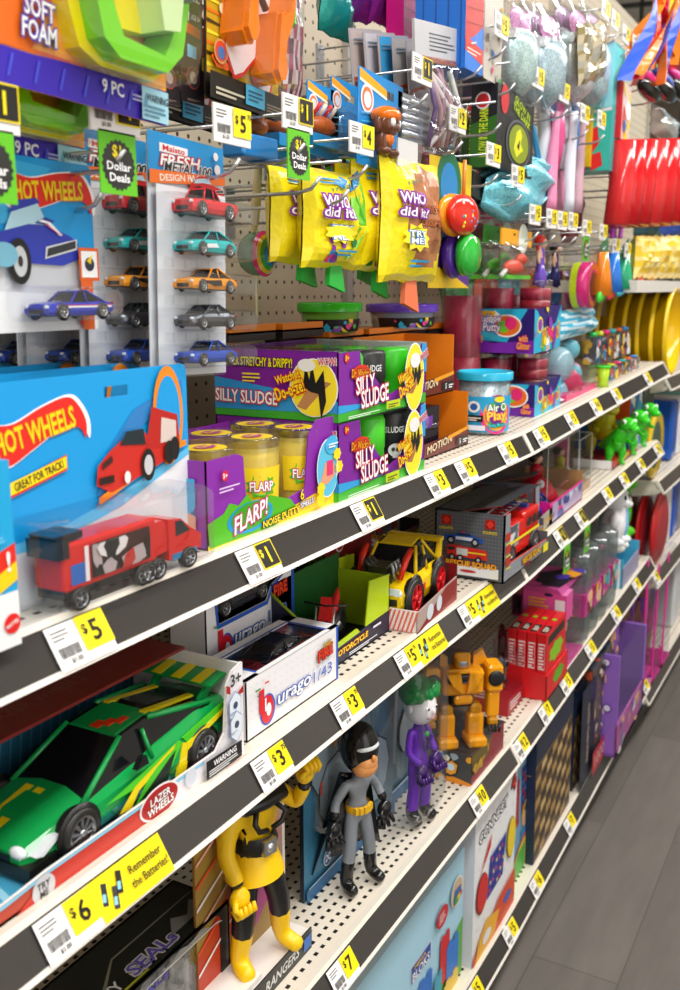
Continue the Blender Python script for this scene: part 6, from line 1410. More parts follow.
# white game box
def a_c4(m, W, H, D):
    f = m.F(0, 0, 0, W, H); f.rect(0, 0, 1, 1, 'eceef0')
    for i in range(6):
        for j in range(8): f.disc(.1+i*.16, .08+j*.13, W*.03, 'dfe2e8', H*.012, 10); f.k -= 1
    f.k += 1
    f.text('CONNECT', .42, .80, H*.065, 'f4f4f4', w=W*.66, out='161618', ow=.09, rot=.06); f.text('4', .90, .88, H*.11, 'e02020', out='161618', rot=.1)
    f.poly([(.30, .32), (.68, .34), (.74, .60), (.36, .58)], '2838a0')
    for i in range(6):
        for j in range(5): f.disc(.36+i*.06+j*.01, .36+j*.048, W*.018, ('e02828', 'f0d020', '101860', '101860')[(i*3+j*5) % 4], H*.013, 10); f.k -= 1
    f.k += 1
    f.disc(.17, .42, W*.13, '8a1418', H*.13, 20); f.disc(.19, .42, W*.12, 'd02020', H*.12, 20); f.poly([(.12, .55), (.34, .66), (.36, .74), (.28, .68)], 'd02020'); f.disc(.86, .52, W*.11, 'a08010', H*.14, 20); f.disc(.87, .52, W*.10, 'ecd020', H*.13, 20); pass; pass; 
    f.poly([(0, 0), (1, 0), (1, .26), (.6, .22), (.3, .12), (0, .06)], 'd84818'); f.poly([(.05, 0), (.5, .02), (.6, .14), (.3, .2), (.1, .12)], 'f0b020'); f.disc(.80, .14, W*.1, '2060c0', H*.03); f.disc(.3, .09, W*.1, 'e8e8e8', H*.04)
    g = m.N(-D, 0, 0, D, H); g.rect(0, 0, 1, 1, 'd4dae2'); g.text('CONNECT', .5, .9, .012, '202020', w=D*.8)
    t = m.T(0, 0, H, W, D); t.rect(0, 0, 1, 1, 'c8c8c4'); t.text('CONNECT 4', .5, .5, D*.4, '181818', w=W*.8)
x = -.030; ax_ = big_box(471, 512, 812, x, .045, 'white boxed disc dropping game reading CONNECT 4', a_c4, 'dcdee2')
def a_blue(m, W, H, D):
    f = m.F(0, 0, 0, W, H); f.rect(0, 0, 1, 1, '78a8c8'); f.text('BATTLE', .45, .84, H*.075, 'c02028', w=W*.8, rot=.10, out='e8e0e0'); f.rect(.55, .42, .98, .76, '203878')
    for i in range(5):
        for j in range(5): f.rect(.58+i*.08, .45+j*.06, .63+i*.08, .49+j*.06, '4878c0' if (i+j) % 2 else 'c83838'); f.k -= 1
    f.k += 1; f.rect(.1, .38, .45, .72, 'a83838'); f.disc(.72, .36, W*.14, 'e8b890', H*.06); f.poly([(.56, .36), (.72, .48), (.9, .38), (.88, .44), (.72, .5), (.58, .44)], 'e8c030'); f.rect(.55, .18, .95, .30, '4890d0')
    for k, c in ((1, 'e04040'), (.9, 'f0a030'), (.8, 'f0e050'), (.7, '58b848')): f.poly([(0, 0), (.98*k, 0), (.98*k, .28*k), (.6*k, .24*k), (.2*k, .12*k)], c)
a2 = big_box(505, 530, 752, -.050, .05, 'pale blue boxed children game with red and blue panels', a_blue, '5a88a8', top='a8c0d0')
# chess boxes
def a_chess(m, W, H, D):
    f = m.F(0, 0, 0, W, H); f.rect(0, 0, 1, 1, '6a5234'); n = 7
    for i in range(n):
        for j in range(9):
            c = ('2a2218', 'c8aa70', '3a2c1c', 'b08c50')[(i+j) % 2+(2 if (i*j) % 3 == 0 else 0)]
            f.poly([((i+.04)/n, .02+j*.078), ((i+.96)/n, .05+j*.078), ((i+.9)/n, .095+j*.078), ((i+.1)/n, .08+j*.078)], c); f.k -= 1
    f.k += 2; f.rect(0, .74, 1, 1, '14233c')
    g = m.N(-D, 0, 0, D, H); g.rect(0, 0, 1, 1, '1a2c48'); g.text('CHESS', .40, .88, .022, 'd8c8a0', w=D*.7); g.rect(.1, .66, .9, .665, 'b89858'); pass; g.disc(.62, .45, .02, 'c0a060', .03); g.disc(.62, .45, .016, '1a2c48', .025)
    t = m.T(0, 0, H, W, D); t.rect(0, 0, 1, 1, '4a3c28'); t.busy(['a89060', '1c1814', '7a6440', '14233c'], 12, 3, .4)
b1, l1, W1, H1 = big_box(533, 569, 728, -.028, .11, 'dark blue and wood chess box, lower left one of the pair', a_chess, '1a2c48', top='4a3c28', W=None, name='chess_box')
def a_chess2(m, W, H, D): a_chess(m, W, H, D); f = m.F(0, 0, 0, W, H, 60); f.rect(0, 0, 1, 1, '101d30'); f.text('CHESS CHECKERS', .5, .5, H*.06, 'c0b080', w=H*.6, rot=-PI/2); t = m.T(0, 0, H, W, D); t.k = 40; t.rect(0, 0, 1, 1, '142440'); t.text('CHESS', .4, .5, .03, 'd8c8a0', w=W*.6)
big_box(572, 586, 690, -.035, .15, 'dark blue chess box standing taller, beside the wooden pattern box', a_chess2, '1a2c48', top='142440', name='chess_box')
def a_puz(m, W, H, D):
    f = m.F(0, 0, 0, W, H); f.rect(0, 0, 1, 1, '5a5048'); f.busy(['7a9048', 'c85838', '48689a', 'd8b060', 'a84878', '30402c', 'e0d8c8', '705840'], 60, 5, .09, (0, .22, 1, 1)); f.rect(0, 0, 1, .22, 'b82030'); f.text('1000', .35, .11, H*.11, 'e0c0b8', w=W*.5, bold=-.0); f.text('PCS', .8, .11, H*.05, 'e0c0b8')
    g = m.N(-D, 0, 0, D, H); g.rect(0, 0, 1, .22, 'b82030'); g.rect(0, .22, 1, 1, '4a4840'); g.busy(['7a9048', 'c85838', '48689a', 'd8b060'], 20, 6, .2, (0, .25, 1, 1))
    t = m.T(0, 0, H, W, D); t.busy(['384858', 'c85838', 'd8d0c0', '202830'], 12, 7, .4)
big_box(588, 607, 668, -.020, .15, 'puzzle box with a busy picture and a red 1000 band', a_puz, '5a5048', top='384858', name='puzzle_box')
# purple dotted doll box
x = .020; loc, rot, W, H = span(4, 615, 628, 655, x); D = .20
r = thing('doll_box', 'purple doll box with white flower dots at its near end', 'doll box', loc, rot)
m = MB(); V = '9468c8'; m.box(-D, 0, 0, 0, .006, H, V); m.box(-D, 0, 0, 0, W*2.2, .01, '8048a8'); m.box(-D, 0, 0, -D+.003, W*2.2, H, '7a50b8'); m.box(-D, W*2.1, 0, 0, W*2.2, H*.9, V); m.box(-.004, 0, 0.0, 0, W*2.2, H*.32, 'a85898')
g = m.N(-D, 0, 0, D, H); rd = random.Random(4)
for i in range(17): u, v = .1+.8*((i*.37) % 1), .04+i*.056; q = .0135 if i % 3 else .009; g.disc(u, v, q, '7030a0', q, 16, star=.18); g.disc(u, v, q*.62, 'e4e0f4')
f = m.F(0, 0, 0, W*2.2, H*.32); f.busy(['d84888', '7a50b8', 'e0b090', '50a0c8', 'e8d8e8'], 16, 4, .3)
m.build('printed_box', r, label='purple cardboard'); m = MB(); m.box(-.15, .008, H*.32, -.003, W*2.1, H*.98, 'e0d8f0t'); m.build('window', r)
for q, (hh, hc) in enumerate(((.62, 'a86838'), (.36, 'b87848'))):
    b, j = human('doll', r, .20, {}, dict(torso='8a50b8s', neck='d8a080s', arm='d8a080s', forearm='d8a080s', thigh='7040a0s', shin='d8a080s', foot='602080s'), sub=0); b.location = (-.05, W*.9, H*(.30+.30*q)); b.scale = (.9, .9, .9)
    h = MB(); h.ell((0, 0, 0), (.016, .015, .019), 'd8a080s', 12, 8); h.ell((-.005, 0, .006), (.018, .019, .02), hc+'s', 12, 8); h.build('head', b, loc=j['head'])
# pink doll packs
for i in range(3):
    x = -.012; yy = on(4, 641, x)+.16*i; loc = Vector((x, yy, deck(4, yy))); rot = (pitch(4, yy), 0, 0); D = .16; H = .40
    r = thing('doll_box', 'magenta window doll pack, %s of three at floor level' % ('nearest', 'middle', 'furthest')[i], 'doll box', loc, rot, 'magenta doll packs'); W = .145
    m = MB(); m.box(-D, 0, 0, 0, W, .01, 'c02888'); m.box(-D, 0, 0, -D+.003, W, H, '8a3878'); m.prism([(0, 0), (.03, 0), (.012, H*.3), (.03, H*.6), (.015, H), (0, H)], 0, -.004, .0, 'e0289a'); f = m.F(0, 0, 0, .03, H); f.k = 4; pass; g = m.N(-D, 0, 0, D, H*.2); g.busy(['e0289a', '6a2888', 'f0a0d0'], 10, i, .4); m.build('printed_box', r)
    m = MB(); m.box(-D, 0, .01, -.003, W, H, 'f0d0e8t'); m.build('window', r)
    b, j = human('doll', r, .30, {}, dict(torso='6a30a8s', neck='b07858s', arm='b07858s', forearm='b07858s', thigh='d02890s', shin='b07858s', foot='d02890s'), sub=0); b.location = (-.07, W*.5, .012)
    h = MB(); h.ell((0, 0, 0), (.034, .032, .040), 'b07858s', 16, 10); h.ell((-.012, 0, .016), (.038, .042, .040), 'b02888s', 16, 10)
    for s in (-1, 1): h.ell((.030, s*.012, .004), (.004, .007, .007), 'f0f0f0g', 8, 6); h.tube([(-.01, s*.035, .0), (-.012, s*.044, -.04), (-.008, s*.046, -.09)], .012, 'b02888s')
    h.build('head', b, loc=j['head']+Vector((0, 0, .02)))
m = MB(); rr = .13; m.ell((0, 0, 0), (.018, rr, rr), 'c01c22g', 40, 24); m.ell((.006, 0, 0), (.016, rr*.84, rr*.84), 'a83038s', 36, 20)
m.build('red_disc_toy', None, 'red round plastic disc standing on edge at floor level', 'plastic disc', loc=(-.10, 3.20, .16+rr*1.01))
for i, (c, lb) in enumerate((('c8ccd0t', 'clear wrapped pack'), ('d8dce0s', 'grey plastic pack'))):
    m = MB(); m.rbox(-.16, 0, 0, 0, .12, .26, .012, c, ax=2); m.build('shrink_wrapped_pack', None, lb+' in the farthest bay, bottom shelf', 'pack', loc=(-.05, 3.40+i*.2, .16))
# pale card leaning at the foot of the doll box

# ================= hanging goods =================
def frame(x, uL, uR, vT, vB):
    vm = (vT+vB)/2; y0, y1 = P(uL, vm, x).y, P(uR, vm, x).y
    um = (uL+uR)/2; ym = (y0+y1)/2
    z1, z0 = zsolve(x, ym, vT), zsolve(x, ym, vB)
    return y0, y1-y0, z0, z1-z0
def pack(name, label, cat, x, px4, group=None, rot=0, tilt=0):
    y0, W, z0, H = frame(x, *px4)
    return thing(name, label, cat, (x, y0, z0), (rot, 0, tilt), group), W, H
# big toy blaster card, top left
x = -.05
r, W, H = pack('toy_blaster_pack', 'orange and purple toy blaster card reading 9 PC, top left', 'toy package', x, (-95, 160, -175, 92), rot=-.03)
def blaster_card(r, W, H, full=True):
    m = card(W, H, 'f08a1c', hole=False, r=.004); f = m.F(0, 0, 0, W, H)
    f.poly([(0, 0), (1, 0), (1, .16), (.55, .15), (.40, .14), (0, .14)], '3a22b0')
    f.poly([(.0, .14), (.55, .15), (.50, .42), (.38, .46), (0, .45)], 'e86a18'); f.poly([(.40, .16), (1, .16), (1, .5), (.62, .7)], 'f8a828')
    for i in range(7): f.poly([(.30+i*.1, .03), (.31+i*.1, .03), (.33+i*.1, .12), (.32+i*.1, .12)], '4a50d8'); f.k -= .7
    f.k += 3
    f.text('9 PC', .73, .10, .010, 'f4f4ff', w=.026); f.lines(.82, .075, .90, .11, 2, 'a8a8e0', .5)
    f.rect(.865, .005, 1.0, .15, 'a8dcf0'); f.text('WARNING:', .945, .105, .0062, '202c38', w=.030); f.lines(.875, .02, .99, .08, 3, '5890a8', .5); f.poly([(.873, .06), (.893, .06), (.883, .125)], '68a8c8')
    f.text('SOFT\nFOAM', .42, .27, .030, 'ffffff', w=.034, out='3a22b0', rot=-.05)
    f.disc(.86, .48, .0125, 'e8e8e8'); f.disc(.86, .48, .0108, '302018'); f.text('WITH\nAMMO\nCLIPS!', .86, .48, .016, 'f8d020', w=.016)
    m.build('backing_card', r)
    m = MB(); G = '78d818g'; Y = 'f8e010g'
    q = lambda pts: [(u*W, v*H) for u, v in pts]
    m.prism(q([(.38, .98), (.52, .98), (.58, .30), (.62, .22), (.84, .20), (.92, .34), (.95, .50), (.88, .80), (.90, .98), (.97, .98), (1.0, .5), (.96, .26), (.86, .155), (.62, .15), (.53, .20), (.42, .60)]), 0, .001, .016, Y)
    m.prism(q([(.50, .98), (.58, .98), (.60, .40), (.645, .27), (.84, .25), (.90, .40), (.90, .55), (.84, .80), (.84, .98), (.94, .98), (.965, .5), (.93, .28), (.85, .18), (.63, .175), (.56, .24), (.50, .55)]), 0, .004, .034, G)
    m.prism(q([(.76, .98), (.84, .98), (.90, .52), (.88, .36), (.80, .34), (.76, .6)]), 0, .004, .042, 'd8f0b0g')
    m.prism(q([(.43, .98), (.53, .98), (.555, .5), (.52, .42), (.46, .60)]), 0, .004, .030, 'e8ecece'[:6]+'g')
    m.prism(q([(.84, .98), (.95, .98), (.96, .60), (.93, .50), (.885, .55), (.85, .8)]), 0, .030, .046, '8c8e92s')
    for i in range(4): m.prism(q([(.87, .62+i*.09), (.93, .60+i*.09), (.93, .64+i*.09), (.87, .66+i*.09)]), 0, .046, .048, '5c5e62s')
    m.prism(q([(.69, .98), (.76, .98), (.80, .34), (.70, .33), (.66, .5)]), 0, .004, .018, Y)
    m.build('toy_blaster', r, label='lime green and yellow plastic')
    m = MB(); blister(m, .0005, .05, W*.36, W*.99, H*.14, H*.99, .02); m.build('blister', r)
blaster_card(r, W, H)
r2 = thing('toy_blaster_pack', 'second 9 PC blaster card hanging behind the top left one', 'toy package', (x-.07, r.location.y-.03, r.location.z-.046), (-.03, 0, 0)); blaster_card(r2, W, H)
# hook and tags helper calls: pixel = left edge/middle of the label plate
hook(214, 122, -.05, '5', '75', where=' under the orange toy pistols')
hook(283, 110, -.05, '1', style='k', flag=True, where=' and green flag, right of the orange pistols')
hook(90, 107, -.062, '1', style='k', flag=True, where=' and green flag, beside the blue car card')
hook(-50, 98, -.05, '1', style='k', flag=True, where=' and green flag, cut by the left picture edge')
hook(350, 136, -.05, '4', where=' below the blue orange-topped packs')
hook(398, 152, -.05, '', where=', blank white, below the silver bag'); hook(413, 66, -.05, '1', style='k', flag=False, where=', among the clear bags')
hook(450, 117, -.05, '2', where=' beside the black glow kit'); hook(487, 153, -.05, '3', where=' below the black glow kit'); hook(512, 175, -.05, '5', where=' above the blue satin hat')
hook(495, 22, -.05, '5', where=' right of the tall blue carton'); hook(533, 75, -.05, '5', where=' in front of the glitter packs'); hook(560, 90, -.05, '5', where=' below the glitter packs')
for i, (u, v, s) in enumerate(((530, 214, 'under the blue satin hat'), (547, 218, 'second right of the satin hat tag'), (558, 220, 'third right of the satin hat tag'), (569, 221, 'fourth right of the satin hat tag'), (583, 228, 'left of the purple pony'), (600, 232, 'below the purple pony'))):
    hook(u, v, -.05, '5', where=', '+s, flag=(i == 4))
for i, (u, v, s) in enumerate(((581, 112, 'left of the teal tall box'), (598, 118, 'before the teal tall box'), (602, 6, 'topmost right of the glitter packs'), (612, 17, 'upper right, second one'), (623, 32, 'upper right, third one'), (633, 42, 'upper right, fourth one'), (622, 168, 'below the teal tall box'), (631, 175, 'left of the red sticks'), (613, 246, 'above the yellow snack-like bags'), (625, 250, 'left of the yellow bags'), (640, 68, 'below the bright streamers'), (650, 82, 'left of the black masks'))):
    hook(u, v, -.05, '5', where=', '+s)
for u, v, s in ((165, 143, 'above the five-car packs'), (70, 150, 'holding the blue car card'), (330, 160, 'above the yellow balloon bags'), (300, 145, 'low, left of the blue packs'), (470, 40, 'in front of the tall blue carton'), (420, 180, 'over the balloon bags'), (505, 60, 'near the glitter packs'), (455, 195, 'over the ball toys'), (490, 100, 'behind the glow kit')):
    hook(u, v, -.045 if u > 200 else -.09, None, lab='bare chrome peg hook '+s)
# black and orange dart blaster boxes
x = -.12
y0, W, z0, H = frame(x, 140, 200, -60, 58)
m = MB(); m.box(-.07, 0, 0, 0, W, H, '1c1a1c'); f = m.F(0, 0, 0, W, H); f.rect(0, 0, 1, 1, '201e20'); f.poly([(0, .0), (.4, 0), (.3, .4), (0, .5)], '2c2826'); f.poly([(0, .36), (.96, .28), (.96, .37), (0, .46)], 'e8601c'); f.text('RANGER SD-1', .40, .47, .0085, 'f0ece8', w=W*.72, rot=-.07); f.text('STRIKE', .70, .66, .012, 'f4f4f4', w=W*.5, rot=-.06, out='111111', shear=.2); f.text('AGE 8+', .86, .45, .005, 'ffffff', w=W*.16)
f.poly([(.5, .76), (.8, .70), (.96, .74), (.8, .66), (.6, .66)], 'e8601c'); f.poly([(.15, .20), (.42, .26), (.55, .23), (.55, .13), (.3, .10)], 'f0c020'); f.disc(.46, .18, .006, 'c85818', .005); f.rect(.70, .08, .86, .19, '78c8e8'); f.rect(.95, 0, 1, .12, 'f0d818')
m.build('blaster_box', None, 'black and orange box reading RANGER SD-1 and STRIKE', 'toy box', loc=(x, y0, z0), rot=(-.05, 0, 0))
for i in range(4):
    xx = -.12-.045*(i % 2); y0, W, z0, H = frame(xx, 158+i*12, 180+i*12, 62, 104)
    m = card(W, H, '221c20', hole=True, hw=.012); f = m.F(0, 0, 0, W, H); f.disc(.5, .62, W*.30, 'a84838'); f.disc(.5, .62, W*.26, '3c3440'); f.disc(.5, .62, W*.16, 'b8a8a0'); pass; f.lines(.2, .05, .8, .12, 2, '887068')
    m.build('spinner_card', None, 'small black card with round red emblem, %s from left under the dart box' % ('first', 'second', 'third', 'fourth')[i], 'toy card', 'small black emblem cards', loc=(xx, y0, z0))
# orange toy pistols on a yellow flame card
def pistol_pack(r, W, H):
    m = card(W, H, '1c1a14', hole=False, r=.006); f = m.F(0, 0, 0, W, H)
    f.rect(.02, .16, .98, .99, 'c8a018')
    for i in range(12): f.poly([(.02, .2+i*.066), (.35, .22+i*.062), (.02, .225+i*.066)], ('f8e030', '3a3010', 'e87818')[i % 3]); f.k -= .7
    f.k += 4; f.busy(['f8e030', 'e86018', 'f8f0c0', '2a2410'], 22, 4, .12, (.02, .2, .98, .99))
    f.poly([(.18, .95), (.18, .32), (.30, .16), (.42, .2), (.60, .34), (.62, .1), (.80, .14), (.92, .5), (.96, .98)], 'd82818'); f.poly([(.20, .94), (.20, .34), (.31, .19), (.42, .23), (.61, .38), (.635, .13), (.785, .17), (.90, .5), (.94, .97)], 'f4e8ea')
    f.rect(0, 0, 1, .165, '16150f'); f.disc(.13, .30, W*.085, 'd8a060'); f.disc(.13, .30, W*.07, 'e04828'); f.disc(.13, .29, W*.045, '4870b0'); pass; f.lines(.06, .03, .45, .09, 2, 'c8c0a8', .5); f.rect(.44, .03, .70, .16, '48b0d8'); f.lines(.47, .06, .68, .14, 3, '185878', .5); f.lines(.72, .03, .96, .09, 3, '887c68', .5)
    m.build('backing_card', r, label='black and flame yellow card')
    m = MB(); O = 'f88410g'
    for (u, v, s, a) in ((.16, .42, 1.0, -.12), (.56, .24, .92, -.05)):
        pts = [(.00, .0), (.10, -.10), (.22, -.08), (.28, .02), (.24, .18), (.26, .34), (.34, .44), (.46, .60), (.50, .84), (.42, .88), (.34, .66), (.20, .60), (.10, .60), (.06, .42), (.04, .2)]
        P2 = [((u+px*s*.62)*W, (v+py*s*.72)*H) for px, py in pts]
        m.prism(P2, 0, .002, .030, O); c = [((u+.015+(px)*s*.54)*W, (v+.02+py*s*.66)*H) for px, py in pts]; m.prism(c, 0, .030, .036, O)
        m.rbox(.004, (u+.24)*W, (v+.36)*H, .030, (u+.36)*W, (v+.50)*H, .004, '48c838g', ax=2)
        m.tube([(.016, (u+.06)*W, (v+.42)*H), (.016, (u+.0)*W, (v+.47)*H), (.016, (u+.04)*W, (v+.54)*H)], .004, '5a2a18g')
    m.build('toy_pistols', r, label='orange toy pistols with green tips')
    m = MB(); blister(m, .0005, .042, W*.16, W*.93, H*.16, H*.98, .015); m.build('blister', r)
r, W, H = pack('toy_pistol_pack', 'flame card with two orange toy pistols with green tips', 'toy package', -.10, (203, 278, -52, 108), rot=-.04, group='orange pistol packs')
pistol_pack(r, W, H)
dup(r, (-.17, r.location.y-.018, r.location.z-.01), 'second orange pistol flame card, hanging directly behind the first')
for i in range(3):
    xx = -.13; y0, W, z0, H = frame(xx, 282+i*5, 296+i*6, -20, 100); m = MB(); m = pillow(W*1.3, H, .02, 'a87890f', 8, i+3, face=lambda a, b: ('a84868f', 'd8c8d0f', '583850f', 'c8b0b0f')[int(a*9+b*13) % 4])
    m.build('marble_net', None, 'speckled red and white strip bag right of the pistols, %s' % ('front', 'middle', 'rear')[i], 'bag', 'speckled strip bags', loc=(xx-.03*i, y0, z0))
# brown claw mitts on blue bases
for i in range(5):
    xx = -.13-.05*(i % 2); y0, W, z0, H = frame(xx, 236+i*17, 262+i*17, 106, 138)
    m = MB(); m.ell((0, W/2, H*.35), (.02, W*.5, H*.35), 'b85a20s', 14, 8)
    for q in range(4): m.tube([(.0, W*(.2+.2*q), H*.5), (.012, W*(.18+.2*q), H*.8), (.016, W*(.22+.2*q), H*1.0)], .0028, 'f0e0d0s' if q % 2 else 'd82828s', 6)
    m.box(-.01, -.002, -.012, .014, W, .002, '1c88c8s'); m.build('claw_mitt', None, 'brown claw toy on a blue base, %s from the left' % ('first', 'second', 'third', 'fourth', 'fifth')[i], 'toy', 'brown claw toys on blue bases', loc=(xx, y0, z0))
# blue card with the toy car (front left)
def flat_car(f, cu, cv, w, h, c, flip=1, stripe=True):
    q = lambda pts: [(cu+a*w*flip/f.W, cv+b*h/f.H) for a, b in pts]
    f.poly(q([(-.5, -.30), (-.42, .05), (-.10, .20), (.12, .18), (.40, .06), (.50, -.02), (.50, -.25), (.30, -.34)]), c)
    f.poly(q([(-.35, .08), (-.22, .44), (.02, .50), (.14, .18), (-.08, .18)]), 'b8e0f0'); f.poly(q([(-.30, .30), (-.22, .46), (.02, .52), (.06, .46)]), c)
    f.poly(q([(.08, -.26), (.48, -.12), (.48, .02), (.10, -.10)]), 'd8dce0'); f.poly(q([(.10, -.23), (.46, -.10), (.46, -.0), (.12, -.12)]), '303438')
    if stripe: f.poly(q([(-.02, .20), (.10, .28), (.22, .24), (.12, .18)]), '1c2c90'); f.poly(q([(.02, .22), (.06, .25), (.16, .22), (.30, .06), (.26, .05), (.12, .20)]), 'f4f4f8'); f.poly(q([(.10, .20), (.28, .06), (.27, .055), (.09, .19)]), 'e02848')
    for a, b, s in ((-.22, -.30, .14), (.0, -.9, 0)):
        if s: f.disc(cu+a*w/f.W*flip, cv+b*h/f.H, w*s*.9, '141414', h*s*2.1); f.disc(cu+a*w/f.W*flip, cv+b*h/f.H, w*s*.55, 'c8ccd0', h*s*1.4); f.disc(cu+a*w/f.W*flip, cv+b*h/f.H, w*s*.2, '303030', h*s*.5)
x = -.115; r, W, H = pack('toy_car_card', 'blue card with flame logo and dark blue white-striped toy car', 'toy package', x, (-14, 94, 158, 331))
m = card(W, H, HWB, hu=.50, hw=.034, r=.005); f = m.F(0, 0, 0, W, H)
f.poly([(0, 0), (1, 0), (1, .40), (.5, .52), (0, .55)], 'd8dade'); f.poly([(0, 0), (1, 0), (1, .2), (0, .24)], 'eceef0'); f.poly([(0, .6), (.2, .62), (.6, .95), (.3, .97), (0, .9)], '38b0e8')
flame_logo(f, .56, .81, .092, .036, 'HOT WHEELS', -.05)
flat_car(f, .42, .54, .098, .064, '2c3cb0'); f.rect(.80, .0, .92, .50, 'e0601c'); f.rect(.79, .30, .99, .50, 'e0601c'); f.rect(.81, .32, .97, .48, 'f4f4f4'); f.disc(.89, .40, .006, '283040'); f.poly([(.86, .42), (.90, .40), (.92, .46)], 'f0d020')
f.disc(.10, .44, .014, '78b8d0', .010); pass; f.disc(.78, .045, .0022, 'd82828')
m.build('backing_card', r); m = MB(); blister(m, .0005, .038, W*.13, W*.97, H*.06, H*.27, .008); m.face([(.0006, W*.13, H*.27), (.0006, W*.9, H*.27), (.0006, W*.88, H*.42), (.0006, W*.15, H*.42)], 'fffffft'); m.build('blister', r, label='clear plastic shell')
def stripes(m, y, w, H, L):
    for s in (-.3, .08): m.face([(w*s, y(.05), .55*H), (w*(s+.2), y(.05), .55*H), (w*(s+.2), y(.33), .63*H), (w*s, y(.33), .63*H)], 'f0f0f4g')
    m.box(w*1.0, y(.1), .40*H, w*1.006, y(.95), .46*H, 'f0f0f4g'); m.box(w*1.0, y(.1), .47*H, w*1.008, y(.95), .50*H, 'd02848g')
car('toy_car', r, .078, .032, .024, '2436b0g', kind='muscle', wr=.26, loc=(.019, W*.56, H*.075), deco=stripes, spokes=5, rim='d0d4d8m')
for i in range(5):
    xx = -.155-.022*i; y0, W2, z0, H2 = frame(xx, 6, 98, 155, 325); m = card(W2, H2, HWB, hu=.5, r=.005); f = m.F(0, 0, 0, W2, H2); f.poly([(0, 0), (1, 0), (1, .4), (0, .5)], 'd0d4da'); flame_logo(f, .5, .82, W2*.9, .03, 'HOT WHEELS', 0)
    m.build('toy_car_card', None, 'blue toy car card hanging behind the foremost one, %s back' % ('first', 'second', 'third', 'fourth', 'fifth')[i], 'toy package', 'blue cards behind the foremost car card', loc=(xx, y0, z0))
# five-car packs
def five_pack(x, px4, label, shade=0):
    r, W, H = pack('five_car_pack', label, 'toy package', x, px4, rot=-.035, group='hanging five-car packs')
    m = card(W, H, 'd4d8de', hu=.6, hw=.02, r=.005); f = m.F(0, 0, 0, W, H)
    f.rect(0, .90, 1, 1, '1c90d0'); f.poly([(0, .80), (1, .845), (1, .91), (0, .93)], '1c90d0'); f.rect(.14, .925, .50, .96, 'f0f0f0'); f.text('Maisto', .32, .943, .005, 'd01820', w=W*.28)
    f.text('FRESH', .40, .90, .010, 'f4f4f4', w=W*.5, out='c01818', shear=.3, rot=.05); f.text('METAL 100', .5, .875, .009, '18181c', w=W*.62, out='e8e8e8', shear=.3, rot=.04); f.poly([(0, .79), (1, .84), (1, .875), (0, .845)], 'e87020'); f.text('DESIGN PACK', .42, .835, .006, 'f8e8d8', w=W*.6, rot=.10)
    f.disc(.86, .955, .004, 'f0f0f0'); f.disc(.88, .90, .005, 'f4e8e8'); flat_car(f, .72, .815, W*.5, .020, 'c82028', 1, False)
    f.rect(.04, .0, .96, .79, 'dadde2')
    m.build('backing_card', r)
    m = MB()
    for i in range(5):
        z = H*(.665-.156*i); blister(m, .0005, .034, W*.02, W*.98+.018, z-.002, z+H*.095, .006)
        m.box(.0, W*.12, z-H*.05, .010, W*.9, z-H*.012, 'e0e4e8t')
        if i < 4:
            for q in range(4): m.box(.002, W*(.22+.16*q), z-H*.052, .008, W*(.225+.16*q), z-H*.014, 'b8bcc4t')
    m.build('blister', r, label='clear stepped plastic shell')
    for i, (c, k, g, rf) in enumerate((('d82430g', 'truck', '181a20', None), ('18b8b8g', 'coupe', '203038', None), ('f09818g', 'muscle', '1c1a18', None), ('6c7078m', 'coupe', '202428', None), ('1c48b0g', 'muscle', '181c28', None))):
        z = H*(.665-.156*i)+.001
        dk = None
        if i == 1: dk = lambda m, y, w, H, L: m.prism([(y(.25), .28*H), (y(.55), .34*H), (y(.5), .5*H), (y(.3), .45*H)], 0, w*.99, w*1.01, 'f0f0f0g')
        if i == 2: dk = lambda m, y, w, H, L: m.prism([(y(.15), .46*H), (y(.6), .52*H), (y(.62), .3*H), (y(.45), .26*H)], 0, w*.99, w*1.012, '1a1814g')
        car('toy_car', r, .072, .028, .0235 if k != 'truck' else .027, c, kind=k, glass=g, wr=.25, loc=(.018, W*.5+.004, z), spokes=5, deco=dk, rim='c8ccd0m')
    return r
fp = five_pack(-.085, (146, 221, 136, 372), 'foremost hanging pack of five small toy cars, red one on top')
dup(fp, (-.135, fp.location.y-.040, fp.location.z+.002), 'second hanging five-car pack, directly left of the foremost')
dup(fp, (-.19, fp.location.y-.065, fp.location.z+.002), 'third hanging five-car pack, behind the green dollar flag')
dup(fp, (-.25, fp.location.y-.085, fp.location.z+.0), 'fourth hanging five-car pack, deep behind the blue car card')
# swirl ball on a strip, seen against the pegboard
x = -.20; y0, W, z0, H = frame(x, 243, 270, 232, 276); r = thing('swirl_ball', 'small clear ball with rainbow swirl hanging before the pegboard', 'toy', (x, y0+W/2, z0+H/2))
m = MB(); m.ell((0, 0, 0), (.022, W/2, H/2), '88b8a0k', 18, 12)
for i, c in enumerate(('e83878g', 'f0c828g', '48b848g', '3890d8g', '7838b0g')): m.lathe([(W*(.46-.07*i), .012+.003*i), (W*(.40-.07*i), .016+.003*i)], ax='x', mt=c, n=22, caps=False)
m.build('ball', r); m = MB(); m.tube([(.002, -.006, -.08), (.0, -.003, -H*.45), (-.002, -.002, H*.5), (0, 0, .06), (.004, .004, .12)], 1, 'e8dca8s', 6, rs=[.0015, .0015, .004, .007, .005]); m.build('hang_strip', r)
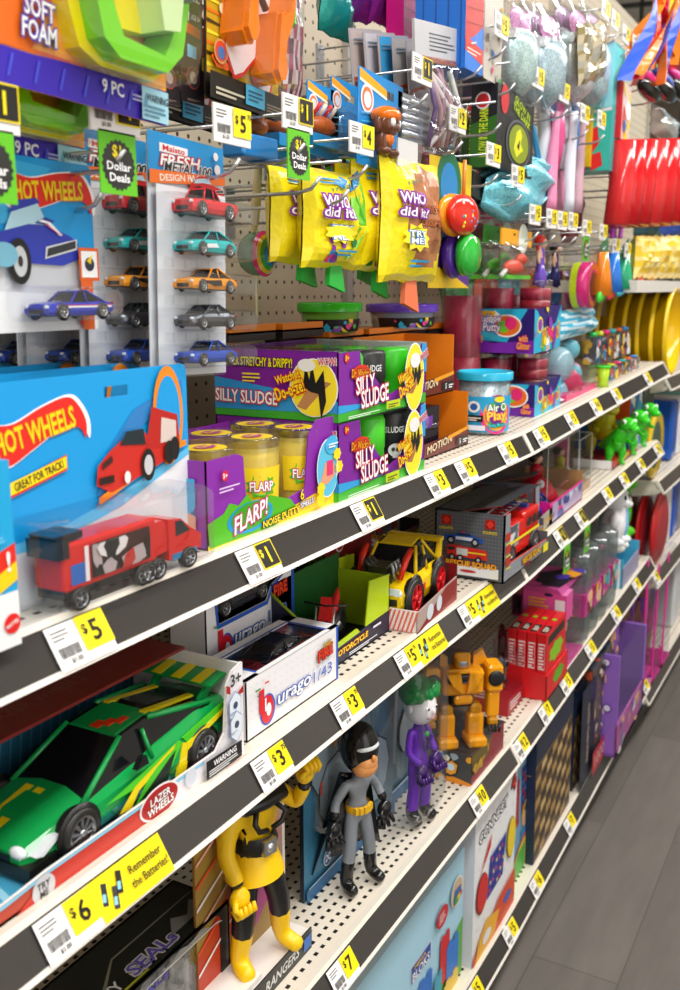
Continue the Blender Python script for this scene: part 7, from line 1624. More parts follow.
# yellow balloon bags
def balloon_bag(x, px4, label, k, inner='e87848b', back=False):
    r, W, H = pack('balloon_bag', label, 'novelty bag', x, px4, group='yellow balloon novelty bags')
    def fc(a, b):
        q = (b-.5)**2*4+(a-.6)**2*5
        return inner if back and q < .75 else 'f6e018b'
    m = pillow(W, H, .05, 'f6e018b', 16, k*3+1, wr=.4, face=fc); m.build('bag_body', r, label='wrinkled yellow foil')
    m = MB(); f = m.F(0, 0, 0, W, H)
    if not back:
        f.poly(smooth([(.55, .97), (.80, .92), (.86, .70), (.80, .40), (.60, .16), (.50, .10), (.62, .40), (.64, .70)]), '58b828' if k < 2 else ('2888d0' if k == 2 else 'e87850')); f.busy(['e8308a', '2890d8', '1c7838', '8a28a0'], 7, k+2, .10, (.1, .05, .9, .3)); f.lines(.14, .84, .40, .92, 2, '2880b0', .5)
    if not back: f.poly([(.60, .95), (.78, .90), (.66, .55), (.5, .40), (.52, .62)], '78c838' if inner == '48b838b' else inner)
    else:
        f.text('WHOOPEE', .66, .60, .009, 'b86838', w=W*.48, out='8a4828'); f.text('CUSHION', .66, .49, .008, 'b86838', w=W*.44, out='8a4828')
        for q in range(5): f.poly([(.58+.02*q, .33-.02*q), (.74, .36-.02*q), (.80-.02*q, .31-.02*q), (.74, .35-.02*q)], '8a4828'); f.k -= .5
        f.k += 2; pass; 
    if not back: f.poly([(.28, .86), (.42, .94), (.50, .90), (.40, .80)], '2088d0'); f.text('LARGE!', .66, .92, .008, '30a0e0', w=W*.35, rot=.4, out='104070')
    f.text('WHO', .30, .67, .013, 'ffffff', w=W*.34, out='8a28a0', ow=.12); f.text('did it?', .32, .56, .011, 'ffffff', w=W*.40, out='8a28a0', ow=.12)
    f.disc(.36, .36, W*.21, 'f8ec30', H*.12, 18, star=.3); f.text('TRY\nME!', .36, .36, .017, 'ffffff', w=W*.24, out='1878c8')
    f.text('9 IN. BIG', .32, .80, .0045, '286848', w=W*.22, rot=.2); f.lines(.3, .12, .6, .2, 2, '30a0d8', .5)
    conform(m, W, H, .05, k*3+1, .4); m.build('bag_print', r); m = MB(); m.prism([(W*.42, .004), (W*.60, .004), (W*.66, -H*.26), (W*.40, -H*.18)], 0, -.003, .004, 'e87850s' if back else '28b040s'); m.build('neck_tail', r)
    return r
ps = ((-.12, (268, 336, 172, 264), 'leftmost yellow balloon bag with green swirl'), (-.085, (300, 362, 172, 268), 'second yellow balloon bag, green swirl'), (-.12, (334, 392, 168, 262), 'yellow balloon bag between the second bag and the orange ones'), (-.09, (350, 404, 166, 272), 'yellow balloon bag with orange swirl, left of the brown-faced one'))
for i, (x, p4, lb) in enumerate(ps): balloon_bag(x, p4, lb, i, '48b838b' if i < 2 else ('e87850b' if i == 3 else 'f6e018b'))
balloon_bag(-.06, (378, 436, 160, 282), 'frontmost balloon bag showing a round brown cushion', 5, 'b87850b', True)
for i in range(6):
    xx = -.16; y0, W, z0, H = frame(xx, 278+i*22, 312+i*22, 158, 186); m = pillow(W, H, .02, '58c820f', 8, i+20, wr=.5, face=lambda a, b: ('78d820f', '1c2818f', 'e8308af', '30a8d8f')[int(a*5+b*7+i) % 4])
    m.build('novelty_bag', None, 'green and pink bag top above the yellow balloon bags, %s from the left' % ('first', 'second', 'third', 'fourth', 'fifth', 'sixth')[i], 'novelty bag', 'green and pink bag tops', loc=(xx, y0, z0))
# yo-yo blister, round sprinkle ball card
x = -.075; r, W, H = pack('yoyo_pack', 'purple card with a shiny purple and green yo-yo', 'toy package', x, (428, 470, 160, 288))
m = card(W, H, '5a2888', hole=True, hw=.02); f = m.F(0, 0, 0, W, H); f.rect(0, .66, 1, 1, 'e8c818'); f.disc(.45, .80, W*.3, '187048', W*.3); f.disc(.45, .80, W*.2, '2888c8', W*.2); pass; pass; f.rect(.1, .38, .5, .44, '2858b0'); f.poly([(0, 0), (1, 0), (.6, .1), (0, .2)], 'e8c018'); m.build('backing_card', r)
rr = H*.19
m = MB(); m.lathe([(.001, -.022), (rr*.8, -.022), (rr, -.012), (rr*.9, -.003), (rr*.4, 0)], ax='x', mt='4a2490g', n=30, c=(.024, W*.42, H*.26)); m.lathe([(rr*.4, 0), (rr*.85, .004), (rr*.9, .014), (rr*.72, .024), (.001, .026)], ax='x', mt='30b840g', n=30, c=(.024, W*.42, H*.26)); m.build('yoyo', r)
x = -.04; y0, W, z0, H = frame(x, 449, 476, 194, 236); m = MB(); m.ell((0, 0, 0), (.016, W/2, H/2), 'e83020g', 18, 12); rd = random.Random(5)
for i in range(12): a = rd.uniform(0, 6.28); q = rd.uniform(0, .8); m.ell((.014*math.sqrt(1-q*q), W/2*q*math.cos(a), H/2*q*math.sin(a)), (.003, .003, .003), rd.choice(['f0d820g', '3090d0g', '50c040g', 'f4f4f4g']), 8, 6)
m.ell((-.014, -.004, 0), (.012, W*.52, H*.52), 'f09818g', 16, 10); m.tube([(0, 0, H*.45), (0, .002, H*1.3)], .003, 'e08830s', 6); m.build('sprinkle_ball', None, 'red and orange puffy ball toy with coloured dots', 'toy', loc=(x, y0+W/2, z0+H/2))
# blue packs with orange top
def blue_pack(x, px4, label, fig=True):
    r, W, H = pack('figure_blister_pack', label, 'toy package', x, px4, rot=-.04, group='blue packs with orange tops')
    m = card(W, H, '1c8cd4', hole=True, hu=.62, hw=W*.35, r=.003); f = m.F(0, 0, 0, W, H); f.poly([(.02, .88), (.62, .80), (.62, .88), (.02, .99)], 'f8a818'); f.poly([(.02, .86), (.62, .77), (.62, .80), (.02, .89)], 'f4ece0'); f.disc(.18, .70, W*.14, 'e8e8f0'); f.disc(.18, .70, W*.11, 'e87838'); f.disc(.18, .69, W*.08, 'd8dce8')
    for i in range(6): f.poly([(.05, .08+i*.09), (.5, .14+i*.09), (.5, .15+i*.09), (.05, .095+i*.09)], '58b4e4'); f.k -= .6
    m.build('backing_card', r)
    if fig:
        m = MB(); B = '6a3c24g'; cy, s = W*.36, W*.16
        m.ell((.016, cy, H*.46), (s*.9, s, s*.95), B, 16, 10); m.ell((.016, cy, H*.54), (s*1.0, s*1.1, s*.6), 'f07818g', 16, 8); m.ell((.030, cy-.4*s, H*.46), (.004, s*.25, s*.3), 'f4f4f4g', 8, 6); m.ell((.030, cy+.4*s, H*.46), (.004, s*.25, s*.3), 'f4f4f4g', 8, 6); m.ell((.030, cy, H*.41), (.006, s*.4, s*.3), B, 8, 6)
        m.ell((.014, cy-.1*s, H*.28), (s*.6, s*.7, s*1.1), B, 14, 8); m.ell((.018, cy-.1*s, H*.29), (s*.55, s*.5, s*.5), 'f07818g', 12, 8)
        for q in (-1, 1): m.ell((.020, cy+q*s*.6, H*.16), (s*.5, s*.45, s*.3), B, 12, 8); m.ell((.014, cy+q*s*.9, H*.44), (s*.3, s*.25, s*.55), B, 10, 6)
        m.build('toy_figure', r, label='small brown and orange animal figure')
    m = MB(); blister(m, .0005, .036, W*.28, W*.95, H*.06, H*.66, .01); m.build('blister', r); return r
blue_pack(-.125, (306, 338, 84, 156), 'leftmost blue pack with orange top strip', False); blue_pack(-.125, (330, 360, 80, 154), 'middle blue pack with orange top strip', False)
r = blue_pack(-.075, (357, 401, 74, 168), 'front blue pack holding a brown toy animal in an orange cap')
for i in range(4):
    xx = -.10-.05*i; y0, W, z0, H = frame(xx, 236+i*24, 272+i*24, 136, 160); m = MB(); m.rbox(-.02, 0, 0, .01, W, H, .004, '1c80c8g', ax=1); m.build('blue_pack_base', None, 'low blue pack seen under the brown claw toys, %s from the left' % ('first', 'second', 'third', 'fourth')[i], 'toy package', 'low blue packs', loc=(xx, y0, z0))
# mini figure bags and clear bags
for i in range(5):
    xx = -.15+.012*i; y0, W, z0, H = frame(xx, 356+i*14, 388+i*13, 38+i*3, 128+i*3)
    m = card(W, H, 'a8a0a4', hole=False, r=.002); f = m.F(0, 0, 0, W, H); f.rect(.05, .5, .95, .98, ('b8a8a4', 'c0bcc4', '3898d0', 'a8a4a4', 'a8a8b0')[i]); f.poly([(.05, .45), (.95, .52), (.95, .56), (.05, .49)], 'c85028'); f.rect(.05, .02, .95, .44, ('6a3020', '8a4828', 'a8a0a0', '8a7878', '907880')[i]); f.disc(.5, .25, W*.25, ('8a4020', 'b06030', 'c8b8a8', '706068', 'a09098')[i]); pass; f.lines(.1, .84, .7, .92, 2, '708090', .4)
    m.build('mini_figure_bag', None, 'pale mini figure card behind the blue packs, %s from the left' % ('first', 'second', 'third', 'fourth', 'fifth')[i], 'toy card', 'pale mini figure cards', loc=(xx, y0, z0), rot=(.18, 0, 0))
r, W, H = pack('clear_toy_bag', 'large clear bag with white header, hanging centre top', 'bag', -.07, (418, 462, 34, 160), rot=.12)
m = pillow(W, H*.74, .05, 'e8e0e8t', 12, 4, wr=.8); m.build('bag_body', r); m = MB(); m.box(-.002, 0, H*.70, .002, W, H, 'b8b8bc'); f = m.F(.002, 0, H*.70, W, H*.3); f.lines(.3, .3, .9, .8, 5, '505860', .4); f.poly([(0, 0), (1, 0), (1, .14), (0, .14)], 'a86048'); m.build('header_card', r); m = MB(); rd = random.Random(9)
for i in range(9): m.tube([(0, W*rd.uniform(.1, .9), H*.05), (.01, W*rd.uniform(.1, .9), H*.35), (0, W*rd.uniform(.2, .8), H*.66)], .004, rd.choice(['b89098s', 'a8b0a8s', '8a6878s', 'd8d0d4s', '5a3878s']), 6)
m.build('toy_pieces', r)
r, W, H = pack('silver_pack', 'silver foil pill-like strip pack below the clear bags', 'pack', -.075, (398, 429, 97, 142)); m = MB(); m.box(-.012, 0, 0, 0, W, H, 'a8acb4s'); 
for i in range(5): m.tube([(.001, W*.08, H*(.12+.18*i)), (.003, W*.5, H*(.13+.18*i)), (.001, W*.92, H*(.12+.18*i))], H*.07, 'd8dce4m', 8)
m.build('foil_strip', r)
y0, W, z0, H = frame(-.10, 408, 436, 140, 175); m = card(W, H, 'd81c7c', hole=False); f = m.F(0, 0, 0, W, H); f.rect(.5, .7, .95, .95, 'f0f0f0'); f.lines(.55, .74, .9, .92, 8, '202020', .5, True); f.disc(.45, .3, W*.2, '8a4828'); m.build('pink_card', None, 'magenta card with barcode above the brown balloon bag', 'toy card', loc=(-.10, y0, z0))
# top row: teal and purple masks, magenta packs, tall blue carton
for i, (p4, c, lb) in enumerate((((318, 352, -30, 38), '188a80', 'teal foil mask pack at the top'), ((338, 372, -40, 30), '6a2080', 'dark purple foil pack at the top'), ((366, 398, -40, 26), '8a2a90', 'violet foil pack at the top'), ((392, 412, -30, 22), '3a1a50', 'dark violet foil pack at the top'))):
    xx = -.22; y0, W, z0, H = frame(xx, *p4); m = pillow(W, H, .03, c+'f', 8, i+40, wr=.8); m.build('foil_pack', None, lb, 'pack', 'foil packs along the top edge', loc=(xx, y0, z0), rot=(.2*(i % 2), 0, 0))
for i in range(2):
    xx = -.17-.02*i; y0, W, z0, H = frame(xx, 404+i*14, 424+i*14, -40, 45+i*2); m = MB(); m.box(-.03, 0, 0, 0, W, H, 'e0148a'); f = m.F(0, 0, 0, W, H)
    for q in range(6): f.rect(.05+.15*q, 0, .07+.15*q, 1, 'b00c68'); f.rect(0, .1+.14*q, 1, .115+.14*q, 'b00c68'); f.k -= 1.5
    m.build('magenta_pack', None, 'magenta ribbed pack left of the tall blue carton, %s' % ('left one', 'right one')[i], 'pack', 'magenta ribbed packs', loc=(xx, y0, z0))
y0, W, z0, H = frame(-.055, 466, 484, -80, 72); D = .08; m = MB(); m.box(-D, 0, 0, 0, W, H, '1470d8'); f = m.F(0, 0, 0, W, H); f.rect(0, 0, 1, 1, '1878e0'); f.rect(.0, .18, 1, 1, 'c8241c'); f.poly([(0, .18), (.5, .24), (1, .34), (1, .0), (0, 0)], '1874d8'); f.poly([(0, .12), (1, .07), (1, .17), (0, .22)], 'd83020'); f.lines(.1, .11, .9, .16, 2, 'f0d8d0', .4)
for q in range(6): f.poly([(0, .3+.1*q), (1, .34+.1*q), (1, .345+.1*q), (0, .305+.1*q)], '8a1410'); f.k -= .6
g = m.N(-D, 0, 0, D, H)
for q in range(4): g.rect(.15+.25*q, 0, .18+.25*q, 1, '0c50a8'); g.k -= .6
m.build('tall_carton', None, 'tall glossy blue carton with a red front panel at the top', 'toy box', loc=(-.055, y0, z0))
y0, W, z0, H = frame(-.07, 485, 503, -60, 82); m = card(W, H, 'c8c0b4', hole=False); f = m.F(0, 0, 0, W, H); f.busy(['d84878', '40a858', '3878c8', 'e0a838', 'a8a098', 'd8d0c4'], 30, 8, .12); m.build('sticker_sheet', None, 'beige sheet of small stickers right of the tall blue carton', 'card', loc=(-.07, y0, z0))
# black glow kits
def glow_kit(x, px4, label, D=.045):
    y0, W, z0, H = frame(x, *px4); m = MB(); m.box(-D, 0, 0, 0, W, H, '17191a'); f = m.F(0, 0, 0, W, H); f.text('GLOW IN\nTHE DARK', .66, .80, H*.20, 'b8d818', w=W*.50, rot=-.25, out='181818'); f.disc(.18, .85, W*.10, 'c82028', W*.12); pass; 
    f.disc(.58, .38, W*.34, '60646a', H*.30); f.disc(.58, .38, W*.31, '20221c', H*.275); f.disc(.58, .38, W*.27, '8a9a18', H*.24); f.poly([(.44, .3), (.5, .52), (.60, .58), (.66, .50), (.62, .40), (.70, .32), (.60, .26), (.52, .20)], 'e0e020'); f.poly([(.52, .34), (.60, .44), (.58, .30)], '181a10'); pass; 
    g = m.N(-D, 0, 0, D, H); g.poly([(0, 0), (1, .0), (1, .62), (0, .52)], '2c6a1c'); g.text('GLOW IN THE DARK', .5, .42, D*.32, 'd0e828', w=H*.6, rot=PI/2); pass; g.disc(.45, .80, D*.30, 'e8e0e0'); g.disc(.45, .80, D*.24, 'd01c24'); pass; 
    return m.build('glow_kit_box', None, label, 'kit box', 'black glow kit boxes', (x, y0, z0), (-.02, 0, -.0))
glow_kit(-.065, (496, 533, 92, 172), 'black and green glow in the dark kit, front one'); glow_kit(-.17, (484, 505, 100, 166), 'black and green glow in the dark kit, set behind the front one')
y0, W, z0, H = frame(-.09, 472, 512, 176, 200); m = MB(); m.box(-.03, 0, 0, 0, W, H, '1a1a18'); f = m.F(0, 0, 0, W, H); pass; m.build('flat_kit_box', None, 'flat black kit box lying under the glow kits', 'kit box', loc=(-.09, y0, z0), rot=(-.12, 0, 0))
# blue satin hat, pink bow, striped ribbons
y0, W, z0, H = frame(-.09, 472, 552, 150, 218)
m = MB(); m.sm = True; R = []
for i in range(12):
    t = i/11; cyy = W*(.10+.86*t); cz = H*(.28+.30*math.sin(PI*t)*.2+.45*t*t); rr_ = H*(.12+.36*math.sin(PI*(t*.9+.06)))
    R.append([(rr_*.55*math.cos(a)*1.0+.008*math.sin(5*a+t*9), cyy+rr_*.3*math.cos(a)*math.sin(t*5), cz+rr_*math.sin(a)+.004*math.sin(7*a+t*12)) for a in [2*PI*j/22 for j in range(22)]])
m.loft(R, '58b0dcx'); m.tube([(0, W*.80, H*.9), (0, W*.70, H*1.4), (-.02, W*.62, H*1.75)], .006, '4898c8s'); m.build('satin_hat', None, 'shimmering light blue satin hat with strap', 'hat', loc=(-.09, y0, z0))
for i in range(4):
    xx = -.08-.03*(i % 2); y0, W, z0, H = frame(xx, 546+i*9, 558+i*9, 112, 212); m = MB(); R = []
    c = ('f090b8s', 'f4a8c8s', 'e0e4f0s', 'd0a8b8s')[i]
    for q in range(9): t = q/8; w_ = W*(.35+.5*t); R.append([(.004*math.sin(t*9), W/2-w_/2, H*(1-t)), (.012, W/2, H*(1-t)), (.004*math.sin(t*9), W/2+w_/2, H*(1-t)), (-.008, W/2, H*(1-t))])
    m.sm = True; m.loft(R, c); m.build('ribbon_bow', None, '%s hanging right of the blue satin hat' % ('deep pink ribbon', 'pale pink satin ribbon', 'white and blue ribbon', 'rose grey ribbon')[i], 'ribbon', 'ribbons right of the satin hat', loc=(xx, y0, z0))
for i in range(5):
    xx = -.10; y0, W, z0, H = frame(xx, 540+i*7, 546+i*7, 104, 170); m = MB(); m.tube([(0, 0, 0), (.006, W*.3, H*.5), (0, W*.2, H)], W*.35, ('e8ecf4s', '3858a8s', 'e85898s', 'e8ecf4s', '4878b8s')[i], 8); m.build('plastic_wand', None, 'slim %s wand in the bundle above the pink ribbons, %s' % (('white', 'navy', 'pink', 'white', 'blue')[i], ('first', 'second', 'third', 'fourth', 'fifth')[i]), 'wand', 'slim wands above the ribbons', loc=(xx, y0, z0))
# glitter packs
for i in range(6):
    xx = -.07-.02*(i % 2); y0, W, z0, H = frame(xx, 502+i*15, 536+i*14, 4+(i % 3)*4, 104+(i % 3)*5)
    r = thing('glitter_wand_pack', 'clear silver glitter pack with pink top, %s from the left' % ('first', 'second', 'third', 'fourth', 'fifth', 'sixth')[i], 'glitter pack', (xx, y0, z0), group='silver glitter packs')
    m = pillow(W, H, .035, 'c8dcdct', 12, i+50, wr=1.0); m.build('clear_bag', r)
    m = MB(); m.sm = True; m.ell((0, W*.5, H*.82), (.012, W*.32, H*.14), ('c878a8x', 'b890b8x')[i % 2], 14, 8)
    m.lathe([(W*.05, 0), (W*.34, H*.18), (W*.38, H*.50), (W*.30, H*.62)], (0, W*.5, H*.06), mt=('98b8b8x', 'b8bcc8x', '90a8b8x')[i % 3], n=14, sx=1, sy=.35 if False else 1); m.sm = False
    m.v = [(a*.4, b, c) for a, b, c in m.v]; m.prism([(W*.12, H*.58), (W*.5, H*.66), (W*.88, H*.60), (W*.85, H*.70), (W*.5, H*.74), (W*.15, H*.68)], 0, -.012, .014, 'e4e8ecf'); m.build('glitter_filling', r)
r, W, H = pack('beaded_pouch', 'gold speckled clear pouch in front of the teal tall box', 'pouch', -.045, (578, 606, 38, 96), rot=.25); m = pillow(W, H, .03, 'c8b888f', 10, 71, wr=1, face=lambda a, b: ('d8ccb0f', 'a8986af', 'b8b8a8f')[int(a*11+b*9) % 3]); m.build('pouch_body', r)
# tall boxes
def tall(x, u0, u1, vt, vb, D, label, front, side, cols):
    y0, W, z0, H = frame(x, u0, u1, vt, vb); m = MB(); m.box(-D, 0, 0, 0, W, H, front, {'N': side, 'T': 'a85878'}); f = m.F(0, 0, 0, W, H); g = m.N(-D, 0, 0, D, H)
    return m, f, g, (x, y0, z0), W, H
m, f, g, loc, W, H = tall(-.06, 612, 622, 46, 172, .10, '', '48c8c8', '48c8c0', None)
f.poly([(0, 0), (1, .05), (1, .55), (0, .52)], '2aa8a8'); g.rect(0, 0, 1, .47, '38c0b0'); g.poly([(0, .46), (1, .50), (1, .475), (0, .44)], 'f0f0f0'); g.rect(0, .5, 1, 1, '98e0ec'); g.poly([(.3, .8), (.6, .95), (.75, .85), (.8, .7), (.5, .65)], 'c82838'); g.poly([(.45, .30), (.7, .36), (.75, .22), (.6, .14), (.45, .2)], 'd81c28'); g.poly([(.5, .12), (.8, .15), (.85, .04), (.6, .0)], 'e02828'); g.poly([(0, .02), (.4, .1), (.5, 0), (0, 0)], 'e84898'); g.disc(.3, .62, .012, '3070b0'); m.build('tall_doll_box', None, 'tall teal carton with red patches, upper right', 'doll box', loc=loc)
m, f, g, loc, W, H = tall(-.10, 592, 600, 50, 168, .075, '', 'e8b828', 'f0c020', None); g.rect(0, .45, 1, .52, 'd8b8d8'); g.disc(.5, .68, .016, 'd88848', .02); g.disc(.5, .22, .018, '7a4020', .022); g.rect(0, .0, 1, .14, 'f0d020'); m.build('tall_doll_box', None, 'tall yellow carton left of the teal carton', 'doll box', loc=loc)
# animal shaped bags with green and orange headers
for i in range(3):
    xx = -.15+.04*i; y0, W, z0, H = frame(xx, 466+i*17, 498+i*16, 224+i*3, 280); r = thing('animal_toy_bag', 'clear animal toy bag with %s header above the red putty tubs' % ('dark pink', 'green', 'orange')[i], 'bag', (xx, y0, z0)); m = pillow(W, H*.75, .03, 'e8ece8t', 8, i+80); m.build('clear_bag', r)
    m = MB(); m.box(-.001, 0, H*.68, .002, W, H, ('a83058', '38a838', 'f0a818')[i]); f = m.F(.002, 0, H*.68, W, H*.32); f.disc(.7, .5, W*.16, 'e8f0e0'); f.disc(.4, .7, .005, '3a2410', .002); m.build('header_card', r)
    m = MB(); m.ell((0, W*.45, H*.25), (.010, W*.3, H*.16), ('38a838s', '48b830s', 'e84828s')[i], 12, 8); m.ell((.002, W*.66, H*.42), (.009, W*.15, H*.12), ('38a838s', '48b830s', 'e84828s')[i], 10, 8); m.tube([(0, W*.2, H*.2), (0, W*.05, H*.08)], .004, 'e8e8e0s'); m.box(-.006, W*.1, H*.02, .008, W*.9, H*.10, '58b830s'); m.build('toy_animal', r)
# small dolls and pony
def mini_doll(x, px4, label, hair, dress, skin='e8b898'):
    y0, W, z0, H = frame(x, *px4); r = thing('small_doll', label, 'doll', (x, y0+W/2, z0)); 
    b, j = human('doll_body', r, H*1.0, {}, dict(torso=dress+'s', neck=skin+'s', arm=skin+'s', forearm=skin+'s', thigh=dress+'s', shin=dress+'s', foot=dress+'s'), sub=0)
    m = MB(); s = H*.13; m.ell((0, 0, 0), (s*.9, s*.85, s), skin+'s', 14, 10)
    for q in (-1, 1): m.ell((s*.85, q*s*.35, .05*s), (s*.12, s*.18, s*.2), 'f4f4f4g', 8, 6); m.ell((s*.93, q*s*.35, .04*s), (s*.06, s*.09, s*.12), '203050g', 6, 6)
    m.tube([(s*.86, -s*.2, -s*.4), (s*.92, 0, -s*.45), (s*.86, s*.2, -s*.4)], s*.05, 'c03040s', 5)
    m.build('head', b, loc=j['head']); m = MB(); m.ell((-s*.25, 0, s*.25), (s*1.0, s*1.05, s*1.0), hair+'s', 14, 10)
    m.tube([(-s*.3, -s*.7, 0), (-s*.2, -s*1.0, -s), (-s*.2, -s*.8, -s*2)], s*.35, hair+'s', 8); m.build('hair', b, loc=j['head'])
    m = MB(); m.lathe([(H*.16, 0), (H*.12, H*.25), (H*.06, H*.45)], (0, 0, H*.05), mt=dress+'g', n=14); m.build('skirt', b); return r
mini_doll(-.08, (528, 552, 238, 288), 'small doll with bright red hair and purple teal dress', 'e02818', '6a48b8'); mini_doll(-.14, (548, 562, 245, 288), 'small doll with black hair behind the red haired doll', '181410', '303878')
def pony(x, px4):
    y0, W, z0, H = frame(x, *px4); s = H; r = thing('toy_pony', 'small purple toy pony with orange mane', 'toy pony', (x, y0+W*.5, z0), (0, 0, .6)); C = 'b048b0s'
    m = MB(); m.tube([(0, s*.22, s*.45), (0, .0, s*.46), (0, -s*.12, s*.55), (0, -s*.2, s*.74)], 1, C, 14, rs=[s*.14, s*.15, s*.13, s*.09]); m.ell((0, -s*.25, s*.80), (s*.14, s*.17, s*.14), C, 14, 10); m.ell((0, -s*.38, s*.74), (s*.08, s*.09, s*.07), C, 12, 8)
    for sx in (-1, 1):
        for yy, k in ((-.1, 0), (.24, 1)): m.tube([(sx*s*.09, s*yy, s*.40), (sx*s*.10, s*(yy+(.03 if k else -.02)), s*.20), (sx*s*.10, s*yy, s*.03), (sx*s*.10, s*(yy-.01), 0)], 1, C, 10, rs=[s*.08, s*.05, s*.055, s*.06])
        m.ell((sx*s*.08, -s*.2, s*.93), (s*.03, s*.03, s*.06), C, 8, 6)
    m.build('pony_body', r); m = MB(); m.tube([(0, -s*.32, s*.94), (0, -s*.12, s*.92), (0, -s*.02, s*.72)], s*.06, 'f0a030s', 8); m.tube([(0, s*.34, s*.5), (0, s*.46, s*.36), (0, s*.42, s*.12)], s*.07, 'e84888s', 8); m.build('mane_and_tail', r)
    m = MB()
    for sx in (-1, 1): m.ell((sx*s*.11, -s*.33, s*.82), (s*.03, s*.03, s*.045), '201838g', 8, 6)
    m.build('eyes', r)
pony(-.06, (602, 628, 192, 238))
# tape roll, tool cards, small green packs
r, W, H = pack('tape_roll_pack', 'clear pack with a pink and yellow neon tape roll', 'tape', -.07, (574, 594, 262, 308)); m = MB(); m.lathe([(H*.30, -.02), (H*.5, -.02), (H*.5, .02), (H*.30, .02)], (0, W/2, H*.5), 'x', 'f03088g', 28, caps=False); m.lathe([(H*.502, -.02), (H*.502, -.005)], (0, W/2, H*.5), 'x', 'd8f020g', 28, caps=False); m.lathe([(H*.36, .02), (H*.47, .0215)], (0, W/2, H*.5), 'x', 'f07820g', 28, caps=False); m.build('tape_roll', r); m = MB(); m.box(-.025, -.004, -H*.2, .03, W+.004, H*1.5, 'e8f0ect'); m.build('clear_bag', r)
for i in range(5):
    xx = -.05-.01*i; y0, W, z0, H = frame(xx, 594+i*10, 610+i*10, 256+i*2, 306-i*3); r = thing('tool_card', 'colourful play tool on a clear card, %s from the left' % ('first', 'second', 'third', 'fourth', 'fifth')[i], 'toy card', (xx, y0, z0), (.35, 0, 0), 'play tools on clear cards')
    m = MB(); m.box(-.002, 0, 0, 0, W, H, 'c8dccct'); m.box(-.001, W*.6, H*.1, .001, W, H, ('388858', 'a8c8a0', '289878', 'd8c860', 'c8d8c8')[i]); m.build('clear_card', r); m = MB(); c = ('f08818g', '2878d8g', '28a878g', 'e85838g', 'f0a020g')[i]; m.tube([(.008, W*.3, H*.1), (.010, W*.4, H*.5), (.008, W*.5, H*.9)], 1, c, 10, rs=[W*.18, W*.12, W*.08]); m.ell((.010, W*.3, H*.12), (.010, W*.28, H*.14), ('48c838g', 'e83838g', '38b8d0g', '30a8c8g', 'e84838g')[i], 12, 8); m.build('play_tool', r)
# yellow bags, red stick bundle, streamers, masks, blue and teal hanging bits in the last bay
for i in range(7):
    xx = -.05; y0, W, z0, H = frame(xx, 634+i*6.5, 642+i*6.5, 236, 278); m = pillow(W*1.2, H, .05, 'f0d060s', 8, i+90, wr=.7, face=lambda a, b: ('f4e090s', 'f0c830s')[int(b*6+a*2) % 2]); m.build('yellow_bag', None, 'pale yellow striped stick bag, %s from the left in its row' % ('first', 'second', 'third', 'fourth', 'fifth', 'sixth', 'seventh')[i], 'bag', 'pale yellow stick bags', loc=(xx, y0, z0))
for i in range(11):
    xx = -.045-.03*(i % 2); y0, W, z0, H = frame(xx, 618+i*5.2, 623+i*5.2, 142, 226-i*.4); m = MB(); m.tube([(0, 0, 0), (.003, W*.4, H*.5), (0, W*.6, H)], W*.62, 'd81c24g' if i % 3 else 'e83034g', 8); m.build('red_noodle', None, 'glossy red stick in the hanging bundle, %s from the left' % ('first', 'second', 'third', 'fourth', 'fifth', 'sixth', 'seventh', 'eighth', 'ninth', 'tenth', 'eleventh')[i], 'plastic stick', 'red stick bundle', loc=(xx, y0, z0))
for i in range(2):
    y0, W, z0, H = frame(-.05, 620+i*5, 630+i*5, 84, 140); m = MB(); m.box(-.04, 0, 0, 0, W, H, 'd82430g'); f = m.F(0, 0, 0, W, H); f.rect(.2, .0, 1, 1, 'e0c8c8'); f.busy(['3868b8', 'e84838', 'f0d040', 'f0f0f0'], 9, i, .4, (.2, 0, 1, 1)); m.build('red_pack', None, 'red card pack above the red sticks, %s' % ('left one', 'right one')[i], 'pack', 'red card packs', loc=(-.05-.02*i, y0, z0))
for i in range(30):
    rd = random.Random(i); xx = -.03-.02*(i % 5); ut = 656+(i*5) % 26; ub = 628+i*1.9; vb = 52+rd.uniform(0, 34); pt, pb = P(ut, -2, xx), P(ub, vb, xx)
    m = MB(); d = pb-pt; R = []
    for q in range(8):
        t = q/7; tw = .9*math.sin(t*2.2+i); wv = .007+.012*min(1, t*2); a = Vector((math.sin(tw)*wv, math.cos(tw)*wv, 0)); n_ = Vector((math.cos(tw), -math.sin(tw), 0))*.001
        c = d*t+Vector((.008*math.sin(t*5+i), .010*math.sin(t*4+i*2), 0))
        R.append([c-a-n_, c+a-n_, c+a+n_, c-a+n_])
    cn = ('blue', 'orange', 'red', 'green', 'yellow', 'orange', 'red', 'pink', 'yellow', 'green')[i % 10]
    m.sm = False; m.loft(R, {'blue': '2858d0s', 'orange': 'f88818s', 'red': 'e82018s', 'green': '48c828s', 'yellow': 'f8d818s', 'pink': 'e8207cs'}[cn]); m.build('streamer', None, '%s fabric streamer hanging in the upper right bunch' % cn, 'streamer', '%s streamers in the upper right bunch' % cn, loc=pt)
for i in range(3):
    y0, W, z0, H = frame(-.05, 640+i*16, 658+i*16, 76+i*1, 100); m = MB(); m.sm = True; m.ell((0, W/2, H*.4), (.02, W*.55, H*.42), '101012g', 16, 10); m.ell((-.005, W/2, H*.9), (.015, W*.6, H*.3), 'e0288as' if i != 1 else '2848b0s', 12, 6); m.build('black_mask', None, 'shiny black rounded mask under the streamers, %s' % ('left', 'middle', 'right')[i], 'mask', 'black masks under the streamers', loc=(-.05, y0, z0))
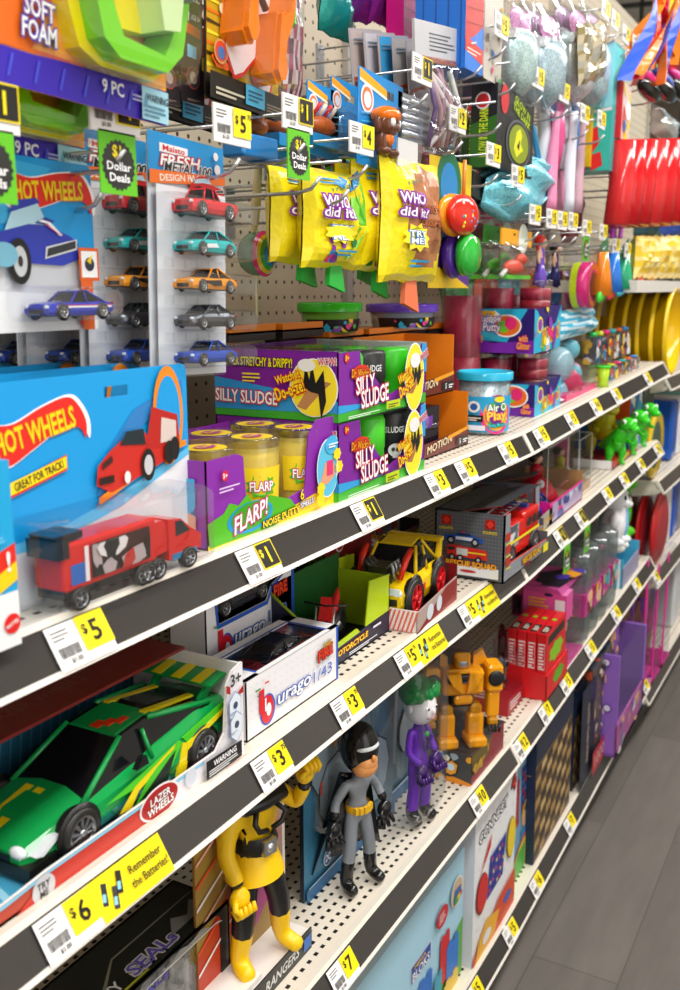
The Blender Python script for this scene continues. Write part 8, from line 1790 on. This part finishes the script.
for i, (p4, c, lb) in enumerate((((650, 676, 112, 140), 'c8c8c0f', 'crumpled clear grey bag right of the red card packs'), ((634, 660, 222, 240), '18809cf', 'teal foil bag behind the red sticks'), ((656, 684, 222, 240), '1848a8f', 'deep blue foil bag behind the red sticks'), ((652, 682, 240, 276), 'c8ccc4f', 'silver bag right of the yellow bags'))):
    xx = -.12; y0, W, z0, H = frame(xx, *p4); m = pillow(W, H, .05, c, 8, i+100, wr=1); m.build('foil_bag', None, lb, 'bag', loc=(xx, y0, z0))
# short upper shelf in the farthest bay
y0, W, z0, H = frame(-.02, 637, 684, 281, 292); m = MB(); m.box(BX+.01, 0, 0, 0, 1.0, .03, 'e4e0d8s'); m.build('upper_shelf', None, 'short white shelf under the yellow bags, farthest bay', 'shelf', loc=(-.02, y0, z0))
# items hanging low in the middle bay behind the putty trays
for i in range(6):
    xx = -.28; yy = 1.9+i*.16; m = pillow(.13, .15, .05, ('38a848f', 'd84828f', '58b8c8f', 'e87818f', '2868b0f', '8a2888f')[i], 8, i+120, wr=.8); m.build('toy_bag', None, '%s foil toy bag low against the middle pegboard' % ('green', 'red', 'teal', 'orange', 'blue', 'purple')[i], 'bag', loc=(xx, yy, 1.30))
for i in range(8):
    xx = -.26; yy = 1.75+i*.15; m = pillow(.13, .20, .05, ('8a8890f', '302c38f', 'a84868f', '587888f')[i % 4], 8, i+140, wr=.9); m.build('dark_toy_bag', None, '%s wrapped toy bag high on the middle pegboard, %s from its near end' % (('grey', 'dark', 'plum', 'slate')[i % 4], ('first', 'second', 'third', 'fourth', 'fifth', 'sixth', 'seventh', 'eighth')[i]), 'bag', 'wrapped bags on the middle pegboard', loc=(xx, yy, 1.52+.22*(i % 2)))

# ================= distance =================
m = MB()
for q in range(9): m.box(0, .0+q*.22, 0, .02, .02+q*.22, 1.9, '2a2826s')
for q in range(6): m.box(0, 0, q*.37, .02, 1.8, .02+q*.37, '2a2826s')
m.build('wire_rack', None, 'dark wire grid rack beyond the far end of the shelves', 'rack', loc=(-.9, 5.2, .9), rot=(0, 0, -1.4))
m = MB(); m.box(-.02, 0, 0, 0, .34, .5, '58b0d8'); f = m.F(0, 0, 0, .34, .5); f.rect(0, 0, 1, 1, '68b8dc'); f.disc(.4, .6, .05, 'f0d020'); f.disc(.7, .3, .04, 'f0f0f0'); m.build('hanging_poster', None, 'small sky blue poster hanging behind the streamers', 'poster', loc=(-.30, 4.75, 1.88), rot=(0, 0, -1.2))
